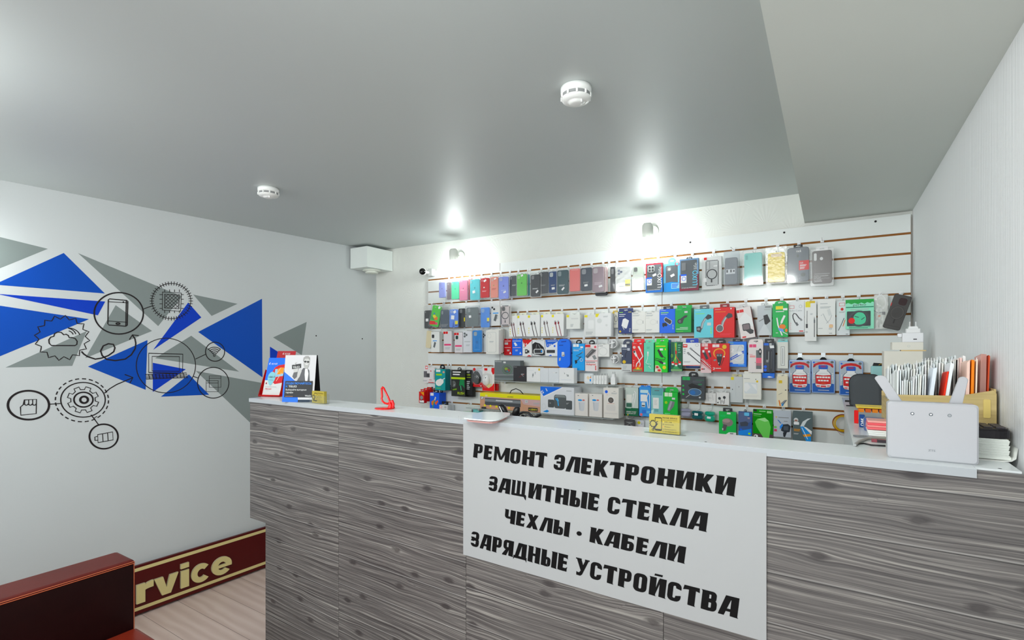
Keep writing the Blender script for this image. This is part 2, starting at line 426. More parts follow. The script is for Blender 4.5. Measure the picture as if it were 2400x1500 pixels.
for i in range(1, 12): dl([(945+i*22.5, 938-i*.8), (952+i*22.6, 968-i*.8)], 4)
de(1400, 790, 62, 62, 6)
for q in (14, 28, 42, 56): de(1396, 808, q, q*.85, 5, -140, -45, 10)
de(1395, 815, 6, 6, 4); dl([(1355, 770), (1390, 808)], 4); dl([(1437, 772), (1402, 808)], 4)
de(1388, 992, 102, 100, 6)
dl([(1362, 948), (1438, 948), (1438, 1022), (1362, 1022)], 4, True); dl([(1362, 962), (1438, 962)], 3)
dl([(1342, 978), (1420, 978), (1420, 1050), (1342, 1050)], 4, True); dl([(1342, 993), (1420, 993)], 3)
dl([(1272, 838), (1340, 806)], 5); dl([(1258, 950), (1290, 962)], 5)
de(540, 1103, 145, 113, 6)
for i in range(24): de(533, 1106, 173, 140, 6, i*15, i*15+9, 3)
gp = []
for i in range(8):
    for da, q in ((-13, .78), (-10, 1), (10, 1), (13, .78)):
        a = math.radians(i*45+20+da); gp.append((540+103*q*math.cos(a), 1103+86*q*math.sin(a)))
dl(gp, 5, True); de(543, 1102, 62, 48, 8); de(547, 1103, 25, 21, 11)
dl([(680, 1060), (715, 1030), (760, 1003), (862, 960)], 6); dl([(812, 938), (865, 958), (845, 995)], 6)
de(185, 1138, 134, 94, 10)
dl([(133, 1150), (135, 1203), (235, 1193), (237, 1100), (157, 1104), (151, 1135)], 5, True)
for i in range(3): de(171+i*26, 1128, 12, 10, 5, 0, 180, 8); dl([(160+i*26, 1103), (160+i*26, 1130)], 4)
dl([(320, 1132), (395, 1127)], 5); dl([(592, 1200), (645, 1270)], 5); dl([(612, 1222), (632, 1210)], 4)
de(675, 1342, 93, 80, 9)
dl([(635, 1330), (733, 1312), (736, 1364), (638, 1382)], 5, True); dl([(634, 1342), (617, 1345), (618, 1368), (637, 1366)], 5); dl([(667, 1325), (671, 1376)], 4); dl([(700, 1319), (704, 1370)], 4)
dr.build('line_drawing', lw_o)
for px, py in ((741, 787), (849, 794)): hl = MB(); x, z = lwl(px, py); hl.prism(ell(x, z, .006, .006, 10), 0, -.001, INK); hl.build('screw_hole', lw_o)
# duct box in the corner under the ceiling
t = empty('vent_box', (-3.35, 3.02, 2.276)); tag(t, 'white boxed duct in the wall corner under the ceiling', 'vent box')
WB = M((214, 219, 216), .5); b = MB(); b.box((-.105, -.13, 0), (.1, .157, .172), WB); b.build('box_body', t)
b = MB(); b.lathe([(.0, -.03), (.052, -.03), (.056, -.024), (.046, -.02), (.048, -.014), (.075, -.012), (.078, -.006), (.066, 0)], M((205, 208, 200), .45), 32, (-.0, .01, 0)); b.build('round_vent', t)
# ---------------------------------------------------------------- slatted display panels
SLATW = NT('white_laminate'); SLATW.set('Base Color', (.84, .87, .85, 1)); SLATW.set('Roughness', .22); SLATW = SLATW.m
MDF = M((150, 102, 60), .7, gain=1.0)
SLOTS = [2.163-.1*i for i in range(19)]
def top_z(x): return 2.233+(x+2.823)*.0079
def slat(xa, xb, label):
    t = MB(); ga = .0013
    t.box((xa, D+.0045, .30), (xb, D+.018, top_z(xa)-.001), MDF)
    edges = [None]+SLOTS
    for i in range(len(SLOTS)+1):
        z1 = None if i == 0 else SLOTS[i-1]-.0055
        z0 = SLOTS[i]+.0055 if i < len(SLOTS) else .30
        za, zb = (top_z(xa), top_z(xb)) if z1 is None else (z1, z1)
        xa2, xb2 = xa+ga, xb-ga
        t.add([(xa2, D, z0), (xb2, D, z0), (xb2, D, zb), (xa2, D, za)], [(0, 1, 2, 3)], SLATW)
        t.add([(xa2, D, z0), (xb2, D, z0), (xb2, D+.0044, z0), (xa2, D+.0044, z0), (xa2, D, za), (xb2, D, zb), (xb2, D+.0044, zb), (xa2, D+.0044, za)],
              [(3, 2, 1, 0), (4, 5, 6, 7), (1, 2, 6, 5), (3, 0, 4, 7)], MDF)
    return tag(t.build('slatwall_panel'), label, 'display panel', 'slatted display panels')
slat(-2.823, -2.105, 'narrow white slatted display panel beside the security camera')
slat(-2.105, -.888, 'wide white slatted display panel below the left spot lamp')
p3 = slat(-.888, .338, 'wide white slatted display panel in the right corner')
for px, py in ((1618, 568), (1838, 545), (2052, 519)): b = MB(); P = aty(px, py, D); b.prism(ell(P.x, P.z, .0055, .0055, 12), D-.0001, D-.0012, INK); b.build('screw', p3)
# ---------------------------------------------------------------- counter
def wood_mat(seed):
    t = NT('grey_pine'); v = t.coord(1, 1, 1)
    off = t.n('ShaderNodeVectorMath', operation='ADD'); t.t.links.new(v, off.inputs[0]); off.inputs[1].default_value = (seed*3.7, 0, seed*1.31); v = off.outputs[0]
    def sc(x, z, src=None):
        q = t.n('ShaderNodeVectorMath', operation='MULTIPLY'); t.t.links.new(src or v, q.inputs[0]); q.inputs[1].default_value = (x, 1, z); return q.outputs[0]
    sp = t.n('ShaderNodeSeparateXYZ'); t.t.links.new(v, sp.inputs[0]); X, Z = sp.outputs[0], sp.outputs[2]
    # knots: a sparse scatter of small dark eyes that the grain bends around
    k2 = t.n('ShaderNodeCombineXYZ'); t.t.links.new(t.math('MULTIPLY', X, 3.7), k2.inputs[0]); t.t.links.new(t.math('MULTIPLY', Z, 8.2), k2.inputs[1])
    vo = t.n('ShaderNodeTexVoronoi', voronoi_dimensions='2D', i_Scale=1.0, i_Randomness=1.0); t.t.links.new(k2.outputs[0], vo.inputs['Vector']); kd = vo.outputs['Distance']
    dv = t.n('ShaderNodeVectorMath', operation='SUBTRACT'); t.t.links.new(k2.outputs[0], dv.inputs[0]); t.t.links.new(vo.outputs['Position'], dv.inputs[1])
    ds = t.n('ShaderNodeSeparateXYZ'); t.t.links.new(dv.outputs[0], ds.inputs[0])
    fall = t.math('POWER', 2.718, t.math('MULTIPLY', kd, -10.0))
    bend = t.math('MULTIPLY', t.math('MULTIPLY', ds.outputs[1], fall), -.16)
    warp = t.math('MULTIPLY', t.math('SUBTRACT', t.noise(sc(1.3, 5.0), 1, 2), .5), .05)
    zz = t.math('ADD', t.math('ADD', Z, warp), bend)
    def streak(x, z, det):
        cb = t.n('ShaderNodeCombineXYZ'); t.t.links.new(t.math('MULTIPLY', X, x), cb.inputs[0]); t.t.links.new(t.math('MULTIPLY', zz, z), cb.inputs[2]); return t.noise(cb.outputs[0], 1, det, .55)
    rings = t.math('SINE', t.math('ADD', t.math('MULTIPLY', zz, 330.0), t.math('MULTIPLY', streak(2.0, 22.0, 2), 7.0)))
    f = t.math('ADD', t.math('MULTIPLY', streak(2.2, 210.0, 3), .76), t.math('MULTIPLY', streak(1.0, 48.0, 2), .24))
    f = t.math('ADD', f, t.math('MULTIPLY', rings, .04))
    fine = streak(6.0, 620.0, 2); f = t.math('ADD', f, t.math('MULTIPLY', t.math('SUBTRACT', fine, .5), .30))
    c = t.ramp(f, [(.31, (58, 54, 55)), (.43, (84, 81, 80)), (.54, (104, 100, 98)), (.68, (150, 147, 141))])
    kn = t.math('ADD', kd, t.math('MULTIPLY', t.math('SUBTRACT', t.noise(sc(40, 120), 1, 2), .5), .09)); eye = t.math('MULTIPLY', t.math('MINIMUM', 1.0, t.math('MAXIMUM', 0.0, t.math('MULTIPLY', t.math('SUBTRACT', .11, kn), 16.0))), .75)
    c = t.mix(t.math('MULTIPLY', eye, 1.0), c, (.035, .03, .031))
    pm = t.math('MODULO', t.math('ADD', Z, 1.0+.026*seed), .125)
    seam = t.math('LESS_THAN', pm, .0030); hi = t.math('MULTIPLY', t.math('LESS_THAN', pm, .0065), .28)
    c = t.mix(hi, c, (.5, .49, .47)); c = t.mix(t.math('MULTIPLY', seam, .9), c, (.035, .032, .032))
    t.set('Base Color', c); t.set('Roughness', .42); t.bump(f, .25, .0012)
    return t.m
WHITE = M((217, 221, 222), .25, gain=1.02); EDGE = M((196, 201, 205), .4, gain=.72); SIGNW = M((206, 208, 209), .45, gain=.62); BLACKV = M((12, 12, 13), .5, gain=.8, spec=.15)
ct = empty('reception_counter', CA, (0, 0, CROT)); tag(ct, 'grey wood-clad reception counter with a white lettered sign', 'counter')
TOP = 1.34; CL = (CB-CA).length
for i, poly in enumerate(([(0, .733), (.14, .733), (.14, 0), (.6985, 0), (.6985, 1.322), (0, 1.322)], [(.7, 0), (1.4015, 0), (1.4015, 1.322), (.7, 1.322)],
                          [(1.403, 0), (2.0995, 0), (2.0995, 1.322), (1.403, 1.322)], [(2.101, 0), (CL, 0), (CL, TOP-.004), (2.745, TOP-.004), (2.745, 1.322), (2.101, 1.322)])):
    b = MB(); wm = wood_mat(i+1); b.prism(poly, .016, 0, wm, m_side=wm); b.build('front_panel', ct)
b = MB(); IN = M((150, 150, 150), .5)
b.box((0, .0165, .733), (CL, .165, 1.3215), wm); b.box((.14, .0165, .0), (CL, .165, .732), wm); b.build('carcass', ct)
cp = MB()
cp.box((-.003, -.0035, 1.322), (2.745, .17, TOP), WHITE); cp.box((2.7455, .017, 1.322), (CL, .17, TOP), WHITE)
top = tag(cp.build('countertop', loc=CA), 'long white narrow top board of the reception counter', 'countertop'); top.rotation_euler = (0, 0, CROT)
b = MB(); b.box((-.0035, -.0042, 1.3215), (2.745, -.0036, TOP-.0002), EDGE); b.build('shaded_edge_band', top)  # front edge greyed in its colour to stand in for shade
for x, y in ((CL-.03, .03), (1.84, .008), (2.21, .01)): b = MB(); b.lathe([(.0035, TOP+.0002), (.0, TOP+.0004)], INK, 10, (x, y, 0)); b.build('screw_cap', top)
lg = MB(); lg.box((.05, 1.562, 1.322), (.343, 3.09, TOP), WHITE); lg.box((.06, 1.6, .8), (.075, 3.085, 1.3215), WHITE); lg.box((.06, 1.575, .8), (.34, 1.59, 1.3215), WHITE)
tag(lg.build('side_ledge'), 'white shelf board along the right wall behind the counter', 'shelf')
# sign board with the four lines of lettering
def cl_(P): q = P-CA; return q.dot(CE)
sg = empty('service_sign', CA+CE*1.393-CN*0+Vector((0, 0, .861)), (0, 0, CROT)); tag(sg, 'white sign board with four lines of black Cyrillic capitals', 'sign')
sg.location = CA+CE*1.393+CN*.0008+Vector((0, 0, .861))
b = MB(); b.box((0, -.004, 0), (.964, 0, .4675), SIGNW); b.build('board', sg)
# heavy slab letters drawn as outlines; unit cap height, pen stem S
S, B = .31, .20
def stem(x, z0=0, z1=1, w=S): return [(x-.045, z1), (x+w, z1), (x+w, z0+.05), (x+w+.045, z0-.005), (x+.01, z0+.012), (x, z0+.06), (x, z1-.07)]
def diag(xt, xb, z0=0, z1=1, w=S): return [(xt, z1), (xt+w, z1), (xb+w, z0), (xb, z0)]
def bar(x0, x1, z0, z1): return [(x0, z0), (x1, z0), (x1, z1), (x0, z1)]
def serif(x0, x1, z0, z1, d=.05): return [(x0, z0), (x1, z0), (x1+d, z1), (x0, z1)]
def RNG(x0, z0, x1, z1, r, w, h):
    w, h = min(w*1.16, (x1-x0)*.40), min(h*1.13, (z1-z0)*.40); return ('ring', rr(x0, z0, x1, z1, r, 4), rr(x0+w, z0+h, x1-w, z1-h, max(.02, r-min(w, h)), 4))
LET = {
 'Р': (.64, [stem(0), RNG(.05, .36, .64, 1, .2, .2, .15)]),
 'Е': (.58, [stem(0), bar(.1, .55, 0, B), bar(.1, .52, .42, .42+B*.95), bar(.1, .55, 1-B, 1), [(.43, B-.02), (.55, B-.02), (.58, B+.09)], [(.43, 1-B), (.55, 1-B), (.58, .74)]]),
 'М': (.98, [stem(0, w=.2), stem(.74), [(.0, 1), (.26, 1), (.56, .12), (.40, .12)], [(.74, 1), (.98, 1), (.56, .12), (.42, .12)]]),
 'О': (.66, [RNG(0, 0, .66, 1, .24, S*.92, .16)]),
 'Н': (.72, [stem(0), stem(.45), bar(.1, .6, .42, .58)]),
 'Т': (.66, [stem(.2), bar(-.02, .66, 1-B, 1), [(-.02, 1), (.12, 1-B), (-.06, .76)], [(.54, 1-B), (.66, 1), (.68, .76)]]),
 'Э': (.62, [RNG(0, 0, .62, 1, .22, S*.9, .16), ('cut',), bar(.14, .5, .42, .57)]),
 'Л': (.70, [stem(.44), [(.22, 1), (.52, 1), (.52, .86), (.42, .86), (.22, 0), (-.03, 0), (-.03, .06)], [(.2, 1), (.5, 1), (.5, .82), (.3, .82)]]),
 'К': (.72, [stem(0), [(.2, .46), (.42, 1), (.72, 1), (.68, .92), (.47, .52), (.2, .44)], [(.22, .62), (.46, .6), (.7, .1), (.76, -.01), (.47, .0), (.24, .46)]]),
 'И': (.74, [stem(0), stem(.47), [(.2, .0), (.3, .06), (.55, .98), (.42, .94)], [(.18, .0), (.28, .02), (.54, 1), (.40, .80)]]),
 'З': (.60, [RNG(0, .44, .58, 1, .2, .2, .15), RNG(0, 0, .60, .58, .22, .22, .15), ('cutl',)]),
 'А': (.72, [stem(.44), [(.2, 1), (.66, 1), (.66, .86), (.44, .86), (.2, 0), (-.04, 0), (-.04, .05)], bar(.14, .5, .22, .36), [(.24, 1), (.5, 1), (.5, .8), (.32, .8)]]),
 'Щ': (.98, [stem(0, w=.22), stem(.33, w=.22), stem(.66, w=.22), bar(.05, .95, 0, .15), [(.82, .1), (.98, .1), (.98, -.2), (.9, -.12), (.82, -.0)]]),
 'Ы': (.90, [stem(0), RNG(.05, 0, .58, .58, .18, .2, .14), stem(.64)]),
 'С': (.62, [RNG(0, 0, .62, 1, .24, S*.95, .16), ('cutr',)]),
 'Ч': (.66, [stem(.4), RNG(0, .34, .6, 1.3, .2, .22, .15), ('cutt',), bar(-.03, .22, .93, 1)]),
 'Х': (.74, [[(0, 1), (.3, 1), (.74, 0), (.44, 0)], [(.46, 1), (.7, 1), (.26, 0), (-.02, 0)]]),
 'Б': (.64, [stem(0), RNG(.05, 0, .64, .6, .2, .2, .15), bar(.1, .6, 1-B, 1), [(.48, 1-B), (.6, 1-B), (.62, .76)]]),
 'Я': (.66, [stem(.38), RNG(0, .38, .58, 1, .2, .2, .15), [(.22, .46), (.42, .46), (.24, 0), (-.04, 0), (-.04, .05)]]),
 'Д': (.76, [stem(.46, .1), [(.22, 1), (.6, 1), (.6, .86), (.46, .86), (.26, .1), (.02, .1)], bar(-.06, .82, 0, .17), [(-.06, .1), (.06, .1), (-.06, -.13)], [(.68, .1), (.82, .1), (.82, -.13)], [(.24, 1), (.5, 1), (.5, .8), (.32, .8)]]),
 'У': (.70, [[(0, 1), (.27, 1), (.5, .42), (.3, .3)], [(.52, 1), (.72, 1), (.4, .08), (.3, -.01), (.08, 0), (.06, .2), (.22, .17), (.3, .3)], bar(-.03, .3, .93, 1), bar(.48, .75, .93, 1)]),
 'Й': (.74, [stem(0), stem(.47), [(.2, .0), (.3, .06), (.55, .98), (.42, .94)], [(.18, .0), (.28, .02), (.54, 1), (.40, .80)], [(.18, 1.09), (.56, 1.09), (.58, 1.2), (.2, 1.2)]]),
 'В': (.66, [stem(0), RNG(.05, .46, .62, 1, .18, .2, .15), RNG(.05, 0, .66, .6, .2, .22, .15)]),
 '•': (.3, [ell(.15, .4, .15, .15, 20)]),
}
def half_ring(x0, z0, x1, z1, r, w, h, a):
    o = rr(x0, z0, x1, z1, r, 4); i = rr(x0+w, z0+h, x1-w, z1-h, max(.02, r-min(w, h)), 4); return o, i
lt = MB(); LN = [0]
def lflat(p): LN[0] = (LN[0]+1) % 24; lt.flat(p, -.0042-.00003*LN[0], BLACKV)
def glyph(ch, ox, oz, k):
    wd, parts = LET[ch]; SH = .10
    tr = lambda p: (ox+(p[0]+SH*p[1])*k, oz+p[1]*k)
    cut = {q[0] for q in parts if q[0] in ('cut', 'cutl', 'cutr', 'cutt')}
    for q in parts:
        if q[0] in ('cut', 'cutl', 'cutr', 'cutt'): continue
        if q[0] == 'ring':
            o, i = q[1], q[2]; n = len(o)
            for a in range(n):
                c = (a+1) % n; mx = (o[a][0]+o[c][0])/2; mz = (o[a][1]+o[c][1])/2; lo, hi = min(p[1] for p in o), max(p[1] for p in o)
                wx = max(p[0] for p in o)
                seg = [o[a], o[c], i[c], i[a]]
                vert = abs(o[a][0]-o[c][0]) < .02 and abs(o[a][1]-o[c][1]) > .1
                if vert and ((cut & {'cut', 'cutl'} and mx < .2) or ('cutr' in cut and mx > .4)):
                    if 'cutl' in cut: continue
                    for (za, zb) in ((.66, .8), (.2, .34)):     # stubs of an open side
                        lo2, hi2 = sorted((o[a][1], o[c][1])); zt = min(zb, hi2) if za > .5 else za
                        xa, xb = o[a][0], i[a][0]
                        if za > .5: P = [(xa, hi2), (xb, hi2), (xb, .70), (xa, .64)]
                        else: P = [(xa, lo2), (xb, lo2), (xb, .30), (xa, .36)]
                        lflat([tr(p) for p in P])
                    continue
                if 'cutt' in cut and mz > .98: continue
                if 'cutt' in cut and vert: seg = [(x, min(z, .99)) for x, z in seg]
                lflat([tr(p) for p in seg])
        else: lflat([tr(p) for p in q])
    return wd
def sign_line(txt, xa, xb, zb, h):
    gap = .125; W = sum((.34 if c == ' ' else LET[c][0]+gap) for c in txt)-gap+.1
    kx = (xb-xa)/W; x = xa
    n0 = len(lt.v)
    u = 0
    for c in txt:
        if c == ' ': u += .34; continue
        glyph(c, u, 0, 1.0); u += LET[c][0]+gap
    for i in range(n0, len(lt.v)): a, y, c = lt.v[i]; lt.v[i] = (xa+a*kx, y, zb+c*h)
for txt, wx0, wx1, zb, h in (('РЕМОНТ ЭЛЕКТРОНИКИ', -1.053, -.204, 1.210, .0485), ('ЗАЩИТНЫЕ СТЕКЛА', -.987, -.272, 1.1055, .0505),
                             ('ЧЕХЛЫ • КАБЕЛИ', -.921, -.329, 1.0085, .046), ('ЗАРЯДНЫЕ УСТРОЙСТВА', -1.064, -.196, .900, .0525)):
    sign_line(txt, wx0+1.097, wx1+1.097, zb-.861, h)
lt.build('lettering', sg)
# ---------------------------------------------------------------- wall spots with bare reflector bulbs
BULBM = emis((.93, 1.0, .97), BULB); LAMPW = M((200, 203, 196), .4)
def spot(P0, P1, rot, label, nv):
    """round wall base at P0, bulb face centred at P1"""
    t = empty('spot_lamp', P0); tag(t, label, 'spot lamp', 'wall spot lamps'); nv = Vector(nv)
    b = MB(); b.lathe([(.0, 0), (.04, 0), (.042, .006), (.038, .016), (.02, .02), (0, .021)], LAMPW, 32, (0, 0, 0), nv); b.build('wall_base', t)
    q = Vector(P1)-Vector(P0); ax = Vector((-nv.x*.14, -nv.y*.14, -.98)).normalized(); mid = q-ax*.06
    b = MB(); b.tube([nv*.015, nv*.05+Vector((0, 0, mid.z*.6)), mid-Vector((nv.x, nv.y, 0))*.03], .008, LAMPW, 10); b.build('arm', t)
    b = MB(); b.lathe([(.0, -.112), (.020, -.110), (.030, -.099), (.033, -.084), (.034, -.026), (.0325, -.024), (.031, -.028), (.0, -.034)], LAMPW, 28, q, ax); b.build('shade', t)
    b = MB(); R_ = .036; b.lathe([(R_*math.cos(math.radians(a_)), R_*math.sin(math.radians(a_))) for a_ in (-42, -30, -15, 0, 15, 30, 45, 60, 75, 90)], BULBM, 28, q, ax); b.build('bulb', t)
spot(aty(1080, 601, 3.178), aty(1065, 617, 3.03), 0, 'lit wall spot lamp above the left phone cases', (0, -1, 0))
spot(aty(1529, 543, 3.178), aty(1519, 566, 3.03), 0, 'lit wall spot lamp above the middle phone cases', (0, -1, 0))
P = LWC+LWD*-2.64+Vector((0, 0, 2.14)); spot(P, P+LWN*.10+Vector((0, 0, -.06)), 0, 'lit wall spot lamp on the mural wall beyond the frame', LWN)
# smoke detectors
def detector(px, py, label, r):
    c = atz(px, py, 2.447); c = atz(px, py, ceil_z(c.x, c.y)); t = empty('smoke_detector', c); tag(t, label, 'smoke detector', 'ceiling smoke detectors')
    m = M((214, 216, 214), .35); k = r/.05
    b = MB(); b.lathe([(.0, 0), (.047*k, 0), (.047*k, -.003), (.05*k, -.003), (.05*k, -.016), (.049*k, -.017), (.049*k, -.025), (0, -.025)], m, 48); b.build('base', t)
    b = MB(); b.lathe([(.047*k, -.025), (.047*k, -.036), (.0, -.036)], M((128, 130, 130), .6), 48); b.build('vent_chamber', t)
    b = MB(); b.lathe([(.0485*k, -.036), (.044*k, -.043), (.03*k, -.047), (.024*k, -.0475), (.023*k, -.051), (.012*k, -.053), (0, -.053)], m, 48); b.build('cap', t)
    b = MB()
    for i in range(10):
        a = 2*PI*i/10+.2; x, y = .0475*k*math.cos(a), .0475*k*math.sin(a)
        b.box((x-.003, y-.003, -.0375), (x+.003, y+.003, -.0245), m)
    b.build('spacer', t)
    b = MB(); b.tube([(.024*k, -.01, -.046), (.024*k, -.01, -.056)], .0026, M((230, 230, 225), .2), 8); b.build('indicator_light', t)
detector(1350, 205, 'white round smoke detector on the ceiling nearest the camera', .049)
detector(629, 441, 'white round smoke detector on the ceiling above the mural', .052)
# security camera
P = aty(991, 637, 3.07); t = empty('security_camera', (P.x, P.y, P.z)); tag(t, 'small white ball security camera at the edge of the display panel', 'camera')
b = MB(); CW = M((225, 227, 226), .3)
b.lathe([(.0, .045), (.02, .04), (.029, .025), (.03, 0), (.0285, -.02), (.026, -.026)], CW, 28, (0, 0, 0), (-.60, .80, .06)); b.build('housing', t)
b = MB(); b.lathe([(.026, -.026), (.024, -.029), (0, -.030)], M((12, 12, 13), .08, gain=1), 28, (0, 0, 0), (-.60, .80, .06)); b.build('lens', t)
b = MB(); b.box((.012, .05, -.03), (.05, .108, .03), M((170, 172, 170), .4)); b.tube([(-.012, .03, -.0), (.02, .06, 0)], .012, CW); b.build('mount', t)
# maroon shop sign standing on the floor along the mural wall
t = empty('shop_sign', LWC+LWN*.012, (0, 0, PI/2-LWA)); tag(t, 'maroon sign board with cream raised letters leaning along the mural wall', 'sign')
MAR = M((78, 8, 14), .35, gain=1); CRE = M((206, 194, 144), .5, gain=1.15); CRS = M((168, 160, 132), .6)
b = MB(); b.box((-2.8, -.018, .012), (-.62, 0, .302), MAR); b.build('board', t)
for z in (.268, .034):
    b = MB(); b.box((-2.8, -.0188, z), (-.62, -.018, z+.020), CRE); b.build('stripe', t)
LETS = [('S', -2.43, .19), ('e', -2.23, .15)]
lx = (atl(318, 1400, .03)-LWC).dot(LWD); rx = (atl(541, 1320, .03)-LWC).dot(LWD)
kw_ = (rx-lx)
for ch, u0, u1 in (('r', 0, .155), ('v', .165, .405), ('i', .43, .515), ('c', .54, .755), ('e', .765, 1)): LETS.append((ch, lx+kw_*u0, kw_*(u1-u0)))
lx2 = (atl(627, 1270, .03)-LWC).dot(LWD); LETS.append(('M', lx2, .17))
def arc(cx, cz, ro, ri, a0, a1, n=22):
    A = [math.radians(a0+(a1-a0)*i/n) for i in range(n+1)]
    return [(cx+ro[0]*math.cos(t_), cz+ro[1]*math.sin(t_)) for t_ in A], [(cx+ri[0]*math.cos(t_), cz+ri[1]*math.sin(t_)) for t_ in A]
def sign_letter(ch, x, w):
    """heavy rounded sans letter cut from a thick sheet; x-height .112"""
    b = MB(); zb, xh, cap, st = .079, .112, .152, min(.044, w*.62); y0, y1 = -.0181, -.033
    def strip(o, i_): 
        for k in range(len(o)-1): b.prism([o[k], o[k+1], i_[k+1], i_[k]], y0, y1, CRE, 0, CRS)
    y1 = -.033
    if ch == 'i': b.prism(bar(x, x+w, zb, zb+xh*.97), y0, y1, CRE, 0, CRS); b.prism(bar(x, x+w, zb+xh*1.09, zb+cap), y0, y1, CRE, 0, CRS)
    elif ch == 'v': b.prism([(x, zb+xh), (x+w*.36, zb+xh), (x+w*.5, zb+xh*.38), (x+w*.64, zb+xh), (x+w, zb+xh), (x+w*.68, zb), (x+w*.32, zb)], y0, y1, CRE, 0, CRS)
    elif ch == 'r':
        b.prism(bar(x, x+st, zb, zb+xh), y0, y1-.0003, CRE, 0, CRS); o, i_ = arc(x+w, zb+xh*.62, (w-st*.5, xh*.40), (w-st*.98, xh*.06), 176, 88); strip(o, i_)
    elif ch == 'M':
        for k in range(2): b.prism([(x+k*w*.7, zb), (x+k*w*.7+st, zb), (x+k*w*.7+st+.03, zb+cap), (x+k*w*.7+.03, zb+cap)], y0, y1, CRE, 0, CRS)
    elif ch == 'S':
        o, i_ = arc(x+w/2, zb+cap*.73, (w/2, cap*.27), (w*.2, cap*.08), 20, 270); strip(o, i_); o, i_ = arc(x+w/2, zb+cap*.27, (w/2, cap*.27), (w*.2, cap*.08), 90, -160); strip(o, i_)
    else:
        a0, a1 = (42, 318) if ch == 'c' else (-2, 320)
        o, i_ = arc(x+w/2, zb+xh/2, (w/2, xh*.53), (w*.20, xh*.24), a0, a1); strip(o, i_)
        if ch == 'e': b.prism(bar(x+w*.2, x+w*.99, zb+xh*.40, zb+xh*.58), y0, y1-.0003, CRE, 0, CRS)
    b.build('letter', t)
for ch, x_, w_ in LETS: sign_letter(ch, x_, w_)
# dark red leather sofa in the near left corner
def leather(name, c0, c1, rough):
    t = NT(name); f = t.noise(t.coord(5, 5, 9), 1, 3); t.set('Base Color', t.mix(f, tuple(lin(k) for k in c0), tuple(lin(k) for k in c1))); t.set('Roughness', rough); t.set('Specular IOR Level', .22)
    t.bump(t.noise(t.coord(1, 1, 1), 260, 2), .12, .002); return t.m
LT = leather('leather_sheen', (72, 20, 17), (112, 38, 29), .42); LP = leather('leather_shade', (17, 3, 4), (38, 7, 7), .42); LS = leather('leather_seat', (112, 32, 18), (140, 46, 28), .3)  # back's top and face are one leather; sheen and shade sit in the colours
THR = M((186, 110, 80), .6)
sx, sy = -2.52, .965
t = empty('leather_sofa', (sx, sy, 0), (0, 0, .012)); tag(t, 'dark red leather sofa with a low upright back', 'sofa')
def sbox(name, a, b_, m, r=.012, front=None):
    o = MB(); o.box(a, b_, m); ob = o.build(name, t); md = ob.modifiers.new('bevel', 'BEVEL'); md.width = r; md.segments = 3
    if front: pass
    return ob
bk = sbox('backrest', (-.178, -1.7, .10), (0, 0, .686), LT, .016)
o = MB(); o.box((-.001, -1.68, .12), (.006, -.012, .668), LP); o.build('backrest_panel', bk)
o = MB()
for dz in (.0, .008): o.tube([(.0055, -1.69, .673+dz*.9), (.0055, -.006, .673+dz*.9)], .0012, THR, 6)
o.tube([(.0065, -.010, .672), (.0065, -.010, .12)], .0012, THR, 6); o.build('stitching', bk)
sbox('seat_cushion', (.007, -1.7, .20), (.62, -.0, .402), LS, .018)
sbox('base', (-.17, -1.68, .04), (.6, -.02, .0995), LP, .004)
for x in (-.14, .55):
    for y in (-1.6, -.1):
        o = MB(); o.lathe([(.025, 0), (.03, .045)], BLACKV, 14, (x, y, 0)); o.build('leg', t)
# ================================================================ goods on the display wall
CR = {1: (970, 560, 5.556), 2: (1380, 560, 6.0), 3: (1700, 500, 5.172), 4: (970, 760, 5.556), 5: (1360, 780, 5.4545), 6: (1640, 760, 5.173), 0: (0, 0, 1.0)}
PAL = dict(W=(222, 224, 222), k=(22, 22, 24), K=(48, 49, 52), g=(130, 132, 133), G=(18, 165, 78), R=(192, 16, 34), r=(210, 28, 36), B=(16, 92, 205), b=(30, 140, 215), Y=(226, 205, 52),
           y=(205, 175, 60), T=(112, 190, 200), t=(70, 160, 150), N=(38, 52, 100), L=(196, 198, 197), l=(170, 173, 174), P=(205, 70, 110), O=(220, 120, 40), S=(92, 96, 98), C=(206, 200, 180), V=(150, 220, 70))
def colr(c): return PAL[c] if isinstance(c, str) else c
def pm(c, rough=.4): return M(colr(c), rough)
STK = M((235, 236, 234), .6)
HOOKS = []
